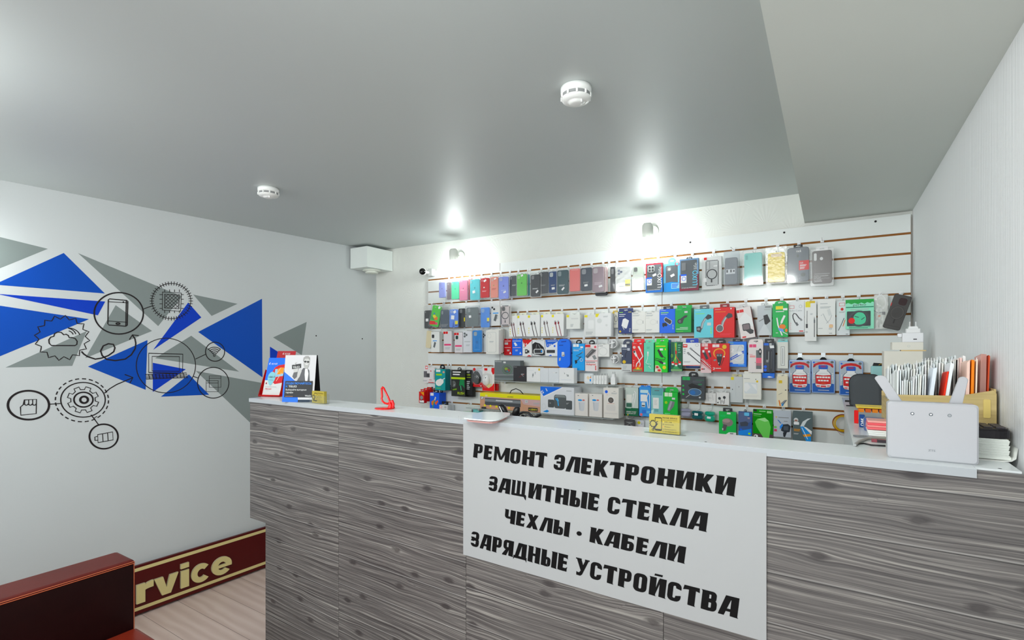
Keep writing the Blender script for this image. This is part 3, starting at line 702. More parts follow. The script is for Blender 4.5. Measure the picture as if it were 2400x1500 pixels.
class Item:
    """a thing hanging in front of the panels: pixel box of its front face, distance d of that face from the panels, thickness t"""
    def __init__(s, kind, crop, x0, y0, x1, y1, label, cat, d=.05, t=.02, tilt=0, group=None, Y=None, hook=True, hookz=None):
        ox, oy, k = CR[crop]; s.x0, s.y0, s.x1, s.y1 = x0, y0, x1, y1
        s.Y = (D-d) if Y is None else Y; s.t = t
        a = aty(ox+x0/k, oy+(y0+y1)/2/k, s.Y); b = aty(ox+x1/k, oy+(y0+y1)/2/k, s.Y); cx = ox+(x0+x1)/2/k
        zt = aty(cx, oy+y0/k, s.Y).z; zb = aty(cx, oy+y1/k, s.Y).z
        s.w = b.x-a.x; s.h = zt-zb; cxw = (a.x+b.x)/2; cz = (zt+zb)/2
        th = math.radians(tilt)
        s.e = empty(kind, (cxw-math.sin(th)*s.h/2, s.Y+t, cz-math.cos(th)*s.h/2), (0, th, 0)); tag(s.e, label, cat, group)
        s.cx, s.zt, s.zb = cxw, zt, zb
        if hook and Y is None: HOOKS.append((cxw+math.sin(th)*s.h/2, zt if hookz is None else hookz, d))
    def X(s, cx): return ((cx-s.x0)/(s.x1-s.x0)-.5)*s.w
    def Z(s, cy): return (s.y1-cy)/(s.y1-s.y0)*s.h
    def px(s, n): return n/(s.x1-s.x0)*s.w
    def deco(s, b, dec, y=None):
        y = -s.t if y is None else y
        for i, q in enumerate(dec):
            yy = y-.00025-.00012*i; k = q[0]
            if k == 'r':
                r = s.px(q[6]) if len(q) > 6 else 0; p = rr(s.X(q[1]), s.Z(q[4]), s.X(q[3]), s.Z(q[2]), r, 4) if r else [(s.X(q[1]), s.Z(q[4])), (s.X(q[3]), s.Z(q[4])), (s.X(q[3]), s.Z(q[2])), (s.X(q[1]), s.Z(q[2]))]
                b.flat(p, yy, pm(q[5]))
            elif k == 'e': b.flat(ell(s.X(q[1]), s.Z(q[2]), s.px(q[3]), q[4]/(s.y1-s.y0)*s.h, 20), yy, pm(q[5]))
            elif k == 'o':
                rx, rz, w = s.px(q[3]), q[4]/(s.y1-s.y0)*s.h, s.px(q[5])
                b.line(ell(s.X(q[1]), s.Z(q[2]), rx, rz, 28), w, yy, pm(q[6]), True)
            elif k == 'p': b.flat([(s.X(a), s.Z(c)) for a, c in q[1]], yy, pm(q[2]))
            elif k == 'l': b.line([(s.X(a), s.Z(c)) for a, c in q[1]], s.px(q[2]), yy, pm(q[3]))
            elif k == 't':     # text, left, baseline, cap height, colour, (width), (rotation)
                b.text(q[1], s.X(q[2]), s.Z(q[3]), q[4]/(s.y1-s.y0)*s.h, yy, pm(q[5]), s.px(q[6]) if len(q) > 6 and q[6] else None, .012, 0, 0, 'l', math.radians(q[7]) if len(q) > 7 else 0)
            elif k == 'b':     # lines of small print shown as bars: left, top, right, bottom, count, colour
                n = q[5]; st = (q[4]-q[2])/n
                for j in range(n): b.flat([(s.X(q[1]), s.Z(q[2]+st*j+st*.55)), (s.X(q[3]-(j % 3)*(q[3]-q[1])*.12), s.Z(q[2]+st*j+st*.55)), (s.X(q[3]-(j % 3)*(q[3]-q[1])*.12), s.Z(q[2]+st*j)), (s.X(q[1]), s.Z(q[2]+st*j))], yy, pm(q[6]))
    def tab(s, c, wf=.5, hpx=40, style='r', off=0.0):
        """hanging tab with a slot, standing above the top edge"""
        b = MB(); w = s.w*wf; h = s.px(hpx); n = 5
        sw, sh = min(.022, w*.55), h*.28
        o = rr(-w/2, -.012, w/2, h, h*(.92 if style == 'o' else .2), n); i = rr(-sw/2, h*.45-sh/2, sw/2, h*.45+sh/2, sh*.45, n)
        b.ring([(x+off*s.w, z+s.h) for x, z in o], [(x+off*s.w, z+s.h) for x, z in i], -s.t*.5+.0006, -s.t*.5-.0006, pm(c)); b.build('hang_tab', s.e)
    def sticker(s, x, y, w=26, h=20, rot=20, c=None):
        b = MB(); a = math.radians(rot); hw, hh = s.px(w)/2, s.px(h)/2; X, Z = s.X(x), s.Z(y)
        b.prism([(X+p*math.cos(a)-q*math.sin(a), Z+p*math.sin(a)+q*math.cos(a)) for p, q in ((-hw, -hh), (hw, -hh), (hw, hh), (-hw, hh))], -s.t-s.extra-.0009, -s.t-s.extra-.0014, STK if c is None else pm(c)); b.build('price_sticker', s.e)
    extra = 0.0
def box(crop, x0, y0, x1, y1, c, label, dec=(), cat='box', kind='product_box', side=None, tab=None, rough=.42, rnd=0, st=None, chamf=.0006, **kw):
    s = Item(kind, crop, x0, y0, x1, y1, label, cat, **kw)
    b = MB(); p = rr(-s.w/2, 0, s.w/2, s.h, rnd*s.w) if rnd else [(-s.w/2, 0), (s.w/2, 0), (s.w/2, s.h), (-s.w/2, s.h)]
    b.prism(p, 0, -s.t, pm(c, rough), chamf, pm(side or c, rough)); s.deco(b, dec); b.build('box_body' if kind.endswith('box') else 'body', s.e)
    if tab: s.tab(*tab)
    for q in (st or []): s.sticker(*q)
    return s
def card(crop, x0, y0, x1, y1, c, label, dec=(), tab=None, rough=.45, rnd=.03, st=None, blister=None, cat='pack', kind='blister_card', t=.012, **kw):
    """thin printed card, optionally with a clear raised blister window"""
    s = Item(kind, crop, x0, y0, x1, y1, label, cat, t=t, **kw)
    b = MB(); b.prism(rr(-s.w/2, 0, s.w/2, s.h, rnd*s.w), 0, -s.t, pm(c, rough), .0004); s.deco(b, dec); b.build('card', s.e)
    if blister:
        b = MB(); b.prism(rr(s.X(blister[0]), s.Z(blister[3]), s.X(blister[2]), s.Z(blister[1]), s.px(10)), -s.t-.004, -s.t-.012, CLAM, .002); b.build('blister', s.e); s.extra = .012
    if tab: s.tab(*tab)
    for q in (st or []): s.sticker(*q)
    return s
def case(crop, x0, y0, x1, y1, c, label, camq=None, pack=None, pk='clam', dec=(), logo=False, st=None, inner=None, flap=None, d=.09, t=.010, group=None, tilt=0, rough=.38, lens=None, glass=False, hook=True):
    """phone case: camq = camera opening (x0,y0,x1,y1) in study pixels; pack = pixel box of its clear pack"""
    s = Item('phone_case', crop, x0, y0, x1, y1, label, 'phone case', d=d, t=t, tilt=tilt, group=group, hook=hook)
    b = MB(); m = M(colr(c), rough, coat=.25); r = .13*s.w; o = rr(-s.w/2, 0, s.w/2, s.h, r, 6)
    b.prism(o, 0, -s.t, m, .0022)
    dd = list(dec)
    if logo: cx, cy = (x0+x1)/2, y0+(y1-y0)*.42; dark = tuple(int(k*.72) for k in colr(c)); q = (x1-x0)*.065; dd += [('e', cx, cy, q, q*1.1, dark), ('e', cx+q*.35, cy-q*1.6, q*.3, q*.4, dark)]
    if inner: dd.append(('r', x0+(x1-x0)*.08, y0+(y1-y0)*.04, x1-(x1-x0)*.08, y1-(y1-y0)*.04, inner, (x1-x0)*.1))
    s.deco(b, dd); b.build('case_shell', s.e)
    if camq:
        a0, b0, a1, b1 = camq; b = MB(); X0, X1, Z0, Z1 = s.X(a0), s.X(a1), s.Z(b1), s.Z(b0); rad = min(X1-X0, Z1-Z0)*.32
        w = min(X1-X0, Z1-Z0)*.10
        b.ring(rr(X0, Z0, X1, Z1, rad, 4), rr(X0+w, Z0+w, X1-w, Z1-w, rad*.8, 4), -s.t+.001, -s.t-.0012, m)
        lc = lens or tuple(min(255, int(k*.5+95)) for k in colr(c)); b.flat(rr(X0+w, Z0+w, X1-w, Z1-w, rad*.8, 4), -s.t-.0004, M(lc, .3))
        cu = b.build('camera_cutout', s.e)
    if pack:
        a0, b0, a1, b1 = pack; b = MB(); X0, X1, Z0, Z1 = s.X(a0), s.X(a1), s.Z(b1), s.Z(b0)
        b.prism(rr(X0, Z0, X1, Z1, s.px(12), 4), .003, -s.t-.003, {'clam': CLAM, 'bag': BAG, 'foil': FOIL, 'milk': MILKY}[pk], .0015); 
        if pk in ('clam', 'milk'): w_ = s.px(7); b.ring(rr(X0, Z0, X1, Z1, s.px(12), 4), rr(X0+w_, Z0+w_, X1-w_, Z1-w_, s.px(10), 4), -s.t*.2, -s.t*.5, RIM)
        b.build('clear_pack', s.e); s.extra = .003
    if flap: s.tab(*flap)
    for q in (st or []): s.sticker(*q)
    return s
TR = 'phone cases hanging in the top row'; SR = 'phone cases hanging in the second row'; TH = 'phone cases hanging in the third row'
# --- top row, left to right
case(1, 325, 565, 408, 765, (150, 158, 226), 'slim lilac phone case, first in the top row', (335, 572, 362, 592), (150, 545, 412, 830), 'bag', logo=True, group=TR)
case(1, 428, 565, 494, 788, (128, 118, 120), 'brown-grey phone case tucked behind the mint one', (436, 575, 460, 600), (420, 545, 500, 795), 'bag', group=TR, d=.07, logo=True)
case(1, 488, 555, 588, 785, (116, 218, 172), 'mint green phone case, third in the top row', (496, 562, 514, 600), (480, 535, 594, 792), logo=True, group=TR, inner=None)
case(1, 590, 535, 696, 800, (214, 140, 166), 'rose pink phone case between the mint and aqua cases', (598, 545, 634, 562), (584, 515, 706, 806), logo=True, dec=[('t', 'iPhone', 612, 670, 10, 'W', 44)], group=TR)
case(1, 704, 520, 760, 795, (178, 84, 96), 'dusky red phone case half hidden behind the aqua one', None, None, group=TR, d=.06)
case(1, 730, 525, 856, 795, (112, 196, 204), 'aqua phone case with a round white sticker', (738, 535, 760, 580), (724, 505, 866, 802), logo=True, st=[(785, 690, 34, 28, 10)], group=TR)
case(1, 866, 510, 980, 765, (186, 30, 46), 'bright red phone case in the top row', (874, 520, 910, 560), (860, 490, 990, 772), dec=[('e', 914, 632, 9, 9, 'W'), ('b', 890, 672, 945, 692, 2, (220, 160, 165))], st=[(930, 545, 34, 20, 25)], group=TR)
case(1, 996, 495, 1096, 765, (220, 142, 130), 'coral pink phone case left of the periwinkle one', (1004, 505, 1042, 556), (988, 475, 1100, 772), dec=[('b', 1015, 640, 1075, 668, 3, (180, 100, 95)), ('e', 1040, 605, 9, 10, (180, 150, 110))], st=[(1062, 520, 30, 16, 15)], group=TR)
case(1, 1104, 492, 1230, 780, (132, 144, 214), 'periwinkle blue phone case in a wide clear pack', (1110, 500, 1158, 552), (1096, 470, 1240, 788), logo=True, dec=[('b', 1135, 664, 1200, 680, 2, (170, 178, 225))], st=[(1186, 694, 34, 18, 20)], group=TR)
case(1, 1250, 480, 1345, 742, (66, 70, 76), 'charcoal phone case left of the green one', (1256, 488, 1280, 530), (1240, 462, 1350, 748), dec=[('b', 1280, 595, 1330, 615, 2, 'l')], group=TR, d=.07)
case(1, 1420, 462, 1500, 742, (110, 160, 170), 'teal phone case edge showing behind the green one', None, None, group=TR, d=.06)
case(1, 1340, 458, 1468, 738, (110, 186, 96), 'leaf green phone case in the top row', (1348, 470, 1385, 522), (1332, 440, 1478, 745), logo=True, st=[(1412, 478, 30, 20, 15)], group=TR)
case(1, 1520, 465, 1640, 748, (58, 60, 64), 'black phone case hanging lowest of the dark four', (1528, 472, 1572, 530), (1510, 440, 1655, 762), dec=[('b', 1545, 640, 1615, 660, 2, 'l')], st=[(1608, 688, 38, 20, 45)], group=TR, d=.09)
case(1, 1626, 430, 1748, 710, (68, 70, 74), 'dark grey phone case left of the navy one', (1634, 438, 1676, 496), (1616, 412, 1756, 720), dec=[('b', 1655, 596, 1715, 614, 2, 'g')], group=TR, d=.08)
case(1, 1756, 424, 1862, 700, (22, 56, 104), 'navy blue phone case in the top row', (1764, 430, 1820, 500), (1748, 400, 1866, 708), dec=[('b', 1785, 598, 1838, 612, 2, 'l')], st=[(1818, 645, 38, 26, 5)], group=TR, d=.075, lens=(170, 176, 178))
case(1, 1864, 405, 2006, 716, (58, 80, 86), 'dark spruce green phone case left of the coral clear one', (1872, 414, 1926, 490), (1854, 380, 2026, 728), dec=[('b', 1890, 596, 1965, 618, 2, 'l')], st=[(1946, 650, 42, 20, 45)], group=TR, d=.095)
case(1, 2026, 388, 2164, 682, (212, 126, 124), 'glossy coral pink case with no camera hole', None, (2018, 368, 2172, 694), dec=[('b', 2050, 400, 2140, 412, 1, (230, 170, 168))], group=TR, rough=.12)
case(1, 2172, 374, 2316, 676, (76, 82, 92), 'glossy slate phone case right of the coral clear one', (2180, 384, 2250, 466), (2164, 352, 2322, 686), dec=[('b', 2205, 560, 2275, 584, 2, 'g')], st=[(2245, 605, 42, 24, 5)], group=TR, rough=.12)
case(2, 200, 395, 262, 742, (214, 190, 190), 'pale pink case edges stacked behind the mauve one', None, None, group=TR, d=.07)
case(2, 88, 500, 258, 798, (40, 42, 46), 'black phone case hanging low behind the mauve one', None, None, group=TR, d=.05)
case(2, 50, 392, 210, 748, (142, 126, 134), 'mauve-grey phone case with a pink rim', (58, 400, 135, 490), (42, 372, 232, 758), inner=None, dec=[('b', 80, 610, 180, 650, 2, (175, 160, 168))], st=[(168, 668, 48, 26, 12)], group=TR, rough=.15)
case(2, 300, 392, 370, 738, (70, 72, 76), 'dark phone case half hidden behind the white bagged one', (312, 415, 356, 500), None, group=TR, d=.08)
s_ = case(2, 380, 385, 592, 742, (172, 175, 172), 'white bagged phone case with three blue lens dots', None, (370, 360, 600, 752), 'bag', group=TR, rough=.25,
     dec=[('e', 424, 442, 18, 18, (40, 60, 90)), ('e', 456, 462, 18, 18, (40, 60, 90)), ('e', 424, 484, 18, 18, (40, 60, 90)), ('r', 512, 575, 582, 670, 'Y'), ('r', 512, 635, 582, 650, 'K'), ('b', 420, 660, 500, 680, 1, 'l'), ('b', 512, 655, 582, 668, 1, 'K')])
case(2, 618, 380, 770, 712, (160, 170, 158), 'pale greenish clear phone case with a card pocket', (626, 392, 692, 468), (608, 330, 778, 720), 'clam', group=TR, rough=.2,
     dec=[('r', 628, 495, 754, 695, (172, 178, 168), 8), ('o', 691, 596, 8, 8, 3, 'l'), ('b', 650, 515, 735, 528, 1, 'l')], lens=(60, 64, 62))
def luxo(x0, y0, x1, y1, ca, cb, tc, label):
    w, h = x1-x0, y1-y0; q = lambda u, v: (x0+u*w, y0+v*h)
    s = box(2, x0, y0, x1, y1, (70, 72, 76), label, [
        ('p', [q(0, 0), q(1, 0), q(1, .5), q(0, .5)], ca), ('p', [q(0, .5), q(1, .5), q(1, 1), q(0, 1)], cb), ('r', x0+w*.06, y0+h*.045, x0+w*.92, y0+h*.93, (84, 88, 92), 12),
        ('t', 'LUXO', *q(.94, .84), w*.26, tc, h*.47, 90), ('t', 'life', *q(.94, .34), w*.2, 'l', h*.2, 90),
        ('t', 'case', *q(.12, .93), h*.055, 'l', w*.36), ('b', *q(.5, .895), *q(.9, .93), 2, 'l'),
        ('r', *q(.07, .48), *q(.37, .75), 'W'), ('r', *q(.07, .48), *q(.37, .53), 'B'), ('o', *q(.23, .62), w*.10, w*.10, 6, 'B')],
        d=.09, t=.02, group='glossy dark case boxes with lettering on their right edge')
    return s
s_ = luxo(800, 342, 1038, 752, (190, 48, 60), (30, 112, 196), 'W', 'dark case box with a red upper rim and white sideways lettering')
b = MB(); b.prism(rr(s_.X(832), s_.Z(470), s_.X(930), s_.Z(372), s_.px(24)), -s_.t, -s_.t-.003, M((150, 154, 154), .3), .0008)
for u in (0, 1):
    for v in (0, 1): b.prism(ell(s_.X(860+42*u), s_.Z(400+42*v), s_.px(15), s_.px(15), 16), -s_.t-.003, -s_.t-.0045, M((40, 42, 44), .2))
b.build('camera_print', s_.e); s_.sticker(925, 508, 52, 30, 22)
s_ = card(2, 1052, 342, 1283, 742, (120, 186, 220), 'light blue clear pack with a dark grey case inside', [('r', 1082, 372, 1252, 690, (92, 97, 101), 24), ('r', 1095, 385, 1160, 450, (120, 122, 124), 20), ('e', 1132, 424, 20, 20, (180, 182, 180)),
     ('o', 1242, 356, 26, 26, 7, 'R'), ('p', [(1052, 620), (1160, 605), (1283, 620), (1283, 742), (1052, 742)], 'b'), ('r', 1160, 625, 1275, 700, (150, 200, 235)), ('b', 1168, 635, 1262, 695, 3, 'B')], st=[(1178, 514, 58, 34, 25)], d=.08, group=TR, kind='case_pack', tab=((130, 200, 235), .5, 80, 'o'))
s_ = luxo(1276, 278, 1543, 726, (110, 140, 175), (120, 40, 60), (110, 190, 240), 'larger dark case box with ice blue sideways lettering')
b = MB(); b.prism(rr(s_.X(1308), s_.Z(440), s_.X(1366), s_.Z(330), s_.px(8)), -s_.t, -s_.t-.0016, M((110, 112, 114), .3)); b.build('camera_print', s_.e); s_.tab('K', .32, 30, 'o')
box(2, 1590, 252, 1868, 706, (206, 207, 206), 'white case box with a magnetic ring printed on a grey back', [('r', 1642, 300, 1828, 655, (178, 180, 180), 26), ('l', [(1650, 312), (1650, 648)], 8, 'K'), ('l', [(1822, 312), (1822, 645)], 8, 'K'), ('l', [(1655, 304), (1815, 304)], 8, 'K'), ('l', [(1655, 655), (1815, 655)], 8, 'K'),
    ('l', [(1702, 310), (1702, 420), (1650, 430)], 5, 'S'), ('o', 1733, 496, 68, 66, 13, 'K'), ('r', 1718, 568, 1738, 612, 'K', 4), ('r', 1620, 256, 1660, 290, 'R', 6), ('r', 1612, 545, 1656, 600, 'W'), ('t', 'CASE', 1758, 668, 22, 'W', 62), ('b', 1755, 375, 1808, 410, 1, 'W')], d=.06, t=.022, kind='case_box', group=TR)
case(2, 1912, 262, 2090, 640, (130, 134, 138), 'grey phone case wrapped in crinkled silver film', None, (1895, 170, 2116, 655), 'foil', dec=[('r', 1928, 425, 2058, 492, 'W'), ('r', 1936, 432, 1956, 470, 'K'), ('r', 1990, 432, 2010, 470, 'K'), ('r', 2030, 440, 2050, 465, 'K')], group=TR)
case(3, 228, 478, 446, 848, (132, 192, 186), 'sea green phone case in a clear hard pack', (240, 500, 278, 560), (205, 440, 458, 868), group=TR, lens=(110, 170, 165), t=.014)
case(3, 514, 474, 722, 832, (212, 190, 72), 'yellow phone case with a long camera slot', (546, 486, 694, 534), (488, 400, 745, 850), 'bag', group=TR, lens=(200, 180, 150), t=.016, dec=[('r', 520, 552, 716, 556, (170, 150, 50))])
s_ = case(3, 752, 412, 1014, 826, (104, 110, 116), 'grey phone case in a bag with a red corner label', None, (742, 400, 1024, 838), 'clam', group=TR, dec=[('t', 'rock', 862, 472, 34, 'W', 60), ('r', 893, 575, 1014, 690, 'R'), ('t', 'rock', 903, 612, 22, 'W', 42), ('b', 905, 625, 985, 650, 2, 'W'), ('b', 905, 655, 965, 682, 2, 'W'), ('e', 943, 746, 30, 24, 'S'), ('e', 880, 515, 14, 20, 'S')], flap=('k', .42, 40), t=.014)
s_ = case(3, 1052, 450, 1292, 848, (72, 66, 64), 'dark brown phone case in a frosted white hard pack', None, (1028, 420, 1315, 878), 'milk', group=TR, dec=[('r', 1074, 478, 1108, 570, 'L', 16), ('e', 1166, 548, 20, 20, 'L'), ('b', 1080, 730, 1265, 738, 1, 'l'), ('t', 'Perfect protection', 1078, 762, 14, 'L', 170), ('t', 'and grip', 1078, 782, 14, 'L', 78), ('b', 1080, 788, 1265, 793, 1, 'l'), ('t', 'A COVER', 1078, 812, 13, 'L', 88), ('b', 1078, 820, 1175, 830, 1, 'L')], flap=('W', .6, 60), t=.016)
# --- second row, left block
case(1, 135, 930, 228, 1165, (44, 46, 48), 'black phone case at the left end of the second row', (142, 938, 160, 965), (130, 870, 240, 1172), 'bag', group=SR, st=[(176, 1056, 34, 28, 0)], d=.05)
case(1, 262, 905, 340, 1150, (86, 74, 92), 'purple-grey case leaning behind the colourful one', None, None, tilt=13, d=.06, group=SR)
case(1, 222, 868, 336, 1140, (88, 186, 76), 'green phone case with bright patches hanging tilted', (252, 880, 276, 900), (205, 850, 350, 1155), 'bag', tilt=13, group=SR, st=[(316, 885, 26, 20, 40)], dec=[('p', [(222, 1010), (270, 1020), (280, 1060), (222, 1060)], (60, 150, 70)), ('e', 290, 1030, 26, 26, 'O'), ('p', [(222, 1080), (290, 1070), (300, 1110), (222, 1130)], 'r'), ('e', 270, 1010, 22, 20, 'Y'), ('e', 262, 975, 8, 10, 'B'), ('e', 310, 1095, 16, 18, 'P')])
case(1, 345, 922, 452, 1162, (72, 82, 92), 'slate blue phone case in a crinkled bag', (358, 932, 386, 985), (338, 860, 462, 1170), 'bag', group=SR, dec=[('b', 355, 1110, 445, 1150, 3, 'g')])
case(1, 462, 918, 572, 1152, (98, 136, 216), 'cornflower blue phone case with two white stickers', (472, 924, 516, 970), (455, 850, 580, 1160), 'bag', group=SR, st=[(510, 1022, 42, 40, -5), (536, 952, 32, 26, 25)], dec=[('p', [(500, 1150), (516, 1060), (530, 1150)], (70, 100, 180)), ('r', 535, 1068, 572, 1112, 'Y'), ('b', 535, 1115, 572, 1140, 2, 'K')])
case(1, 580, 905, 664, 1152, (66, 68, 68), 'dark grey case with three lenses, left of the foil bag', (592, 910, 634, 970), None, group=SR, dec=[('r', 652, 1025, 664, 1075, 'Y')], d=.06)
case(1, 682, 890, 836, 1140, (86, 98, 98), 'dark green-grey phone case in a thick foil bag', (700, 895, 740, 960), (668, 870, 850, 1148), 'foil', group=SR, st=[(736, 1010, 30, 24, 5)])
case(1, 868, 892, 982, 1152, (66, 126, 202), 'steel blue phone case with a yellow side label', (874, 902, 925, 965), (860, 830, 1000, 1162), 'bag', group=SR, dec=[('r', 952, 1028, 982, 1072, 'Y'), ('b', 952, 1075, 982, 1098, 2, 'K')])
card(1, 1002, 876, 1120, 1130, (206, 206, 204), 'white bag with a printed phone, left of the magnetic ring case', [('e', 1022, 892, 12, 14, 'K'), ('e', 1046, 914, 14, 14, 'K'), ('r', 1030, 960, 1102, 972, 'b'), ('p', [(1062, 980), (1092, 990), (1068, 1075), (1038, 1060)], 'S'), ('b', 1080, 1000, 1102, 1050, 3, 'l')], kind='case_pack', d=.07, t=.01, group=SR)
s_ = case(1, 1132, 868, 1250, 1128, (186, 176, 176), 'clear phone case with a black rim and magnetic ring', (1142, 876, 1196, 944), (1126, 840, 1262, 1138), 'clam', group=SR, lens=(70, 70, 72), dec=[('l', [(1137, 885), (1137, 1110)], 8, 'K'), ('l', [(1245, 885), (1245, 1110)], 8, 'K'), ('l', [(1150, 873), (1232, 873)], 8, 'K'), ('l', [(1150, 1122), (1232, 1122)], 8, 'K'), ('o', 1190, 998, 41, 42, 9, 'K'), ('r', 1183, 1058, 1196, 1092, 'K', 3)])
# --- third row, left block
card(1, 160, 1195, 226, 1420, (206, 196, 168), 'cream paper tag at the left end of the third row', kind='paper_tag', cat='tag', d=.03, t=.003, tilt=6, rnd=.2)
box(1, 225, 1210, 332, 1475, (216, 217, 214), 'white case box with a camera printed top left, third row', [('r', 234, 1245, 266, 1290, 'K', 8), ('r', 248, 1322, 300, 1332, 'b'), ('p', [(268, 1340), (290, 1350), (272, 1420), (252, 1405)], 'S')], d=.08, t=.035, kind='case_box', group=TH)
for x0, x1, y0, y1, lab, camb in ((388, 492, 1202, 1475, 'white case box with a crimson band, left of its twin', 0), (530, 632, 1218, 1482, 'white case box with a crimson band and dark camera print', 1)):
    w = x1-x0
    box(1, x0, y0, x1, y1, (204, 200, 202), lab, [('r', x0-4, y0+4, x0+24, y0+34, 'R'), ('r', x0+28, y0+4, x0+54, y0+34, 'R'), ('r', x0+8, y0+165, x1-8, y0+186, 'P'), ('b', x0+20, y0+210, x1-20, y0+240, 2, 'l')]+([('r', x0+14, y0+42, x0+48, y0+88, (40, 60, 56), 8)] if camb else []), d=.08, t=.025, kind='case_box', group=TH)
card(1, 640, 1200, 755, 1480, (202, 204, 208), 'white bagged case with three dark lenses, third row', [('e', 662, 1232, 13, 15, 'S'), ('e', 686, 1250, 13, 15, 'S'), ('e', 662, 1268, 13, 15, 'S'), ('b', 660, 1330, 740, 1350, 2, 'l'), ('b', 680, 1375, 730, 1400, 2, 'l')], kind='case_pack', d=.07, t=.01, group=TH)
case(1, 762, 1190, 884, 1474, (48, 122, 190), 'bright blue phone case alone in the third row', (774, 1202, 828, 1268), (756, 1180, 890, 1480), group=TH, lens=(150, 160, 165), dec=[('l', [(790, 1290), (790, 1430), (855, 1430), (855, 1290)], 4, (90, 150, 205)), ('e', 822, 1345, 16, 20, (40, 105, 170)), ('b', 785, 1440, 860, 1456, 1, (90, 150, 205))])
box(1, 898, 1205, 945, 1478, (198, 200, 200), 'narrow white case box with dark lenses beside the blue case', [('e', 908, 1240, 8, 12, 'K'), ('e', 925, 1255, 8, 12, 'K'), ('e', 908, 1275, 8, 12, 'K')], d=.06, t=.02, kind='case_box', group=TH)
for k in (2, 1, 0):
    box(1, 940+k*28, 1188-k*8, 1105+k*26, 1500-k*14, (212, 211, 206), ['large white case box with an outlined phone, third row', 'white case box second in the stack behind the outlined phone', 'white case box rearmost in the stack behind the outlined phone'][k],
        [('r', 954, 1215, 1072, 1475, 'l', 14), ('r', 957, 1218, 1069, 1472, (214, 213, 208), 12), ('o', 985, 1262, 22, 30, 2, 'l'), ('b', 985, 1330, 1040, 1352, 2, 'l')] if k == 0 else [], d=.13-.035*k, t=.03, kind='case_box', group='large white case boxes', hook=(k == 0))
# --- second row, right block
CB_ = 'white cable boxes with two plug ends'
for i, (x0, x1, y0, y1, lab) in enumerate(((1240, 1348, 1000, 1272, 'leftmost'), (1345, 1484, 990, 1270, 'second'), (1483, 1640, 985, 1270, 'middle'), (1654, 1796, 980, 1268, 'fourth'), (1794, 1950, 978, 1266, 'rightmost'))):
    w = x1-x0; q = lambda u: x0+w*u; cc = ((96, 44, 52), (70, 52, 54), (58, 54, 56), (104, 92, 92), (120, 30, 44))[i]
    box(1, x0, y0, x1, y1, (226, 226, 220), lab+' of the five white cable boxes with a yellow corner mark', [('r', x0+2, y0+8, x0+30, y0+40, 'Y', 4), ('l', [(q(.30), y0+95), (q(.42), y0+200), (q(.56), y1)], 9, cc), ('l', [(q(.54), y0+95), (q(.68), y0+190), (q(.82), y1)], 8, cc),
        ('r', q(.24), y0+85, q(.36), y0+102, (150, 152, 154)), ('r', q(.50), y0+85, q(.59), y0+102, (150, 152, 154)), ('r', q(.25), y0+100, q(.40), y0+135, cc, 4), ('r', q(.51), y0+100, q(.64), y0+130, cc, 4),
        ('r', x0+12, y0+170, x0+20, y0+185, 'Y'), ('r', x0+12, y0+200, x0+20, y0+215, 'Y'), ('r', x0+12, y0+228, x0+20, y0+243, 'Y')], d=.07, t=.05 if i in (2, 4) else .025, kind='cable_box', group=CB_, tab=((220, 222, 200), .6, 26))
box(1, 1985, 985, 2160, 1172, (214, 215, 211), 'short white charger box right of the cable boxes', [('r', 1988, 988, 2022, 1018, 'Y', 5), ('b', 2050, 1030, 2140, 1060, 1, (200, 200, 198)), ('b', 2040, 1110, 2080, 1150, 3, 'l')], d=.09, t=.06, tab=((216, 218, 214), .7, 34))
box(1, 2216, 985, 2372, 1270, (208, 209, 207), 'off-white earphone box with a yellow corner, hung beside the short box', [('r', 2222, 990, 2262, 1020, 'Y', 5), ('r', 2270, 1060, 2345, 1170, (220, 221, 219), 14), ('b', 2240, 1210, 2330, 1250, 2, 'l')], d=.08, t=.03, tab=((214, 216, 214), .55, 34))
box(2, 92, 1046, 312, 1372, (222, 223, 220), 'wide white box with a pale round charger print', [('p', [(95, 1048), (150, 1048), (125, 1096), (95, 1096)], 'Y'), ('e', 150, 1150, 34, 34, (202, 204, 202)), ('b', 205, 1085, 270, 1105, 2, 'l'), ('e', 250, 1215, 16, 16, (205, 206, 204))], d=.10, t=.05, tab=((216, 218, 214), .4, 40))
box(2, 320, 1032, 410, 1250, (220, 218, 208), 'narrow cream box with a small dark cable loop', [('r', 328, 1032, 360, 1055, 'y'), ('o', 382, 1125, 18, 42, 6, 'S'), ('b', 338, 1185, 395, 1210, 2, 'l')], d=.04, t=.02, tab=('y', .7, 26))
box(2, 412, 1322, 608, 1378, (216, 216, 214), 'white box peeking out below the navy charger box', [('b', 425, 1345, 500, 1360, 1, (150, 180, 170)), ('p', [(500, 1325), (530, 1325), (515, 1345)], (190, 90, 70)), ('b', 550, 1345, 600, 1362, 1, (150, 180, 170))], d=.03, t=.02, hook=False)
box(2, 414, 1020, 604, 1330, (38, 54, 108), 'navy blue box with a white wall charger print', [('b', 428, 1028, 480, 1042, 1, 'V'), ('b', 555, 1028, 600, 1040, 1, 'Y'), ('b', 428, 1056, 518, 1072, 1, 'W'), ('b', 428, 1082, 500, 1096, 1, 'W'), ('p', [(480, 1128), (512, 1115), (566, 1150), (560, 1172), (536, 1255), (520, 1262), (460, 1220)], (226, 226, 222)), ('l', [(475, 1230), (485, 1258)], 8, 'L'), ('l', [(492, 1245), (496, 1280)], 8, 'L'), ('p', [(425, 1302), (442, 1280), (460, 1302), (452, 1314), (432, 1314)], 'y'), ('b', 568, 1260, 592, 1316, 3, 'l')], d=.08, t=.04, tab=('N', 1.05, 46))
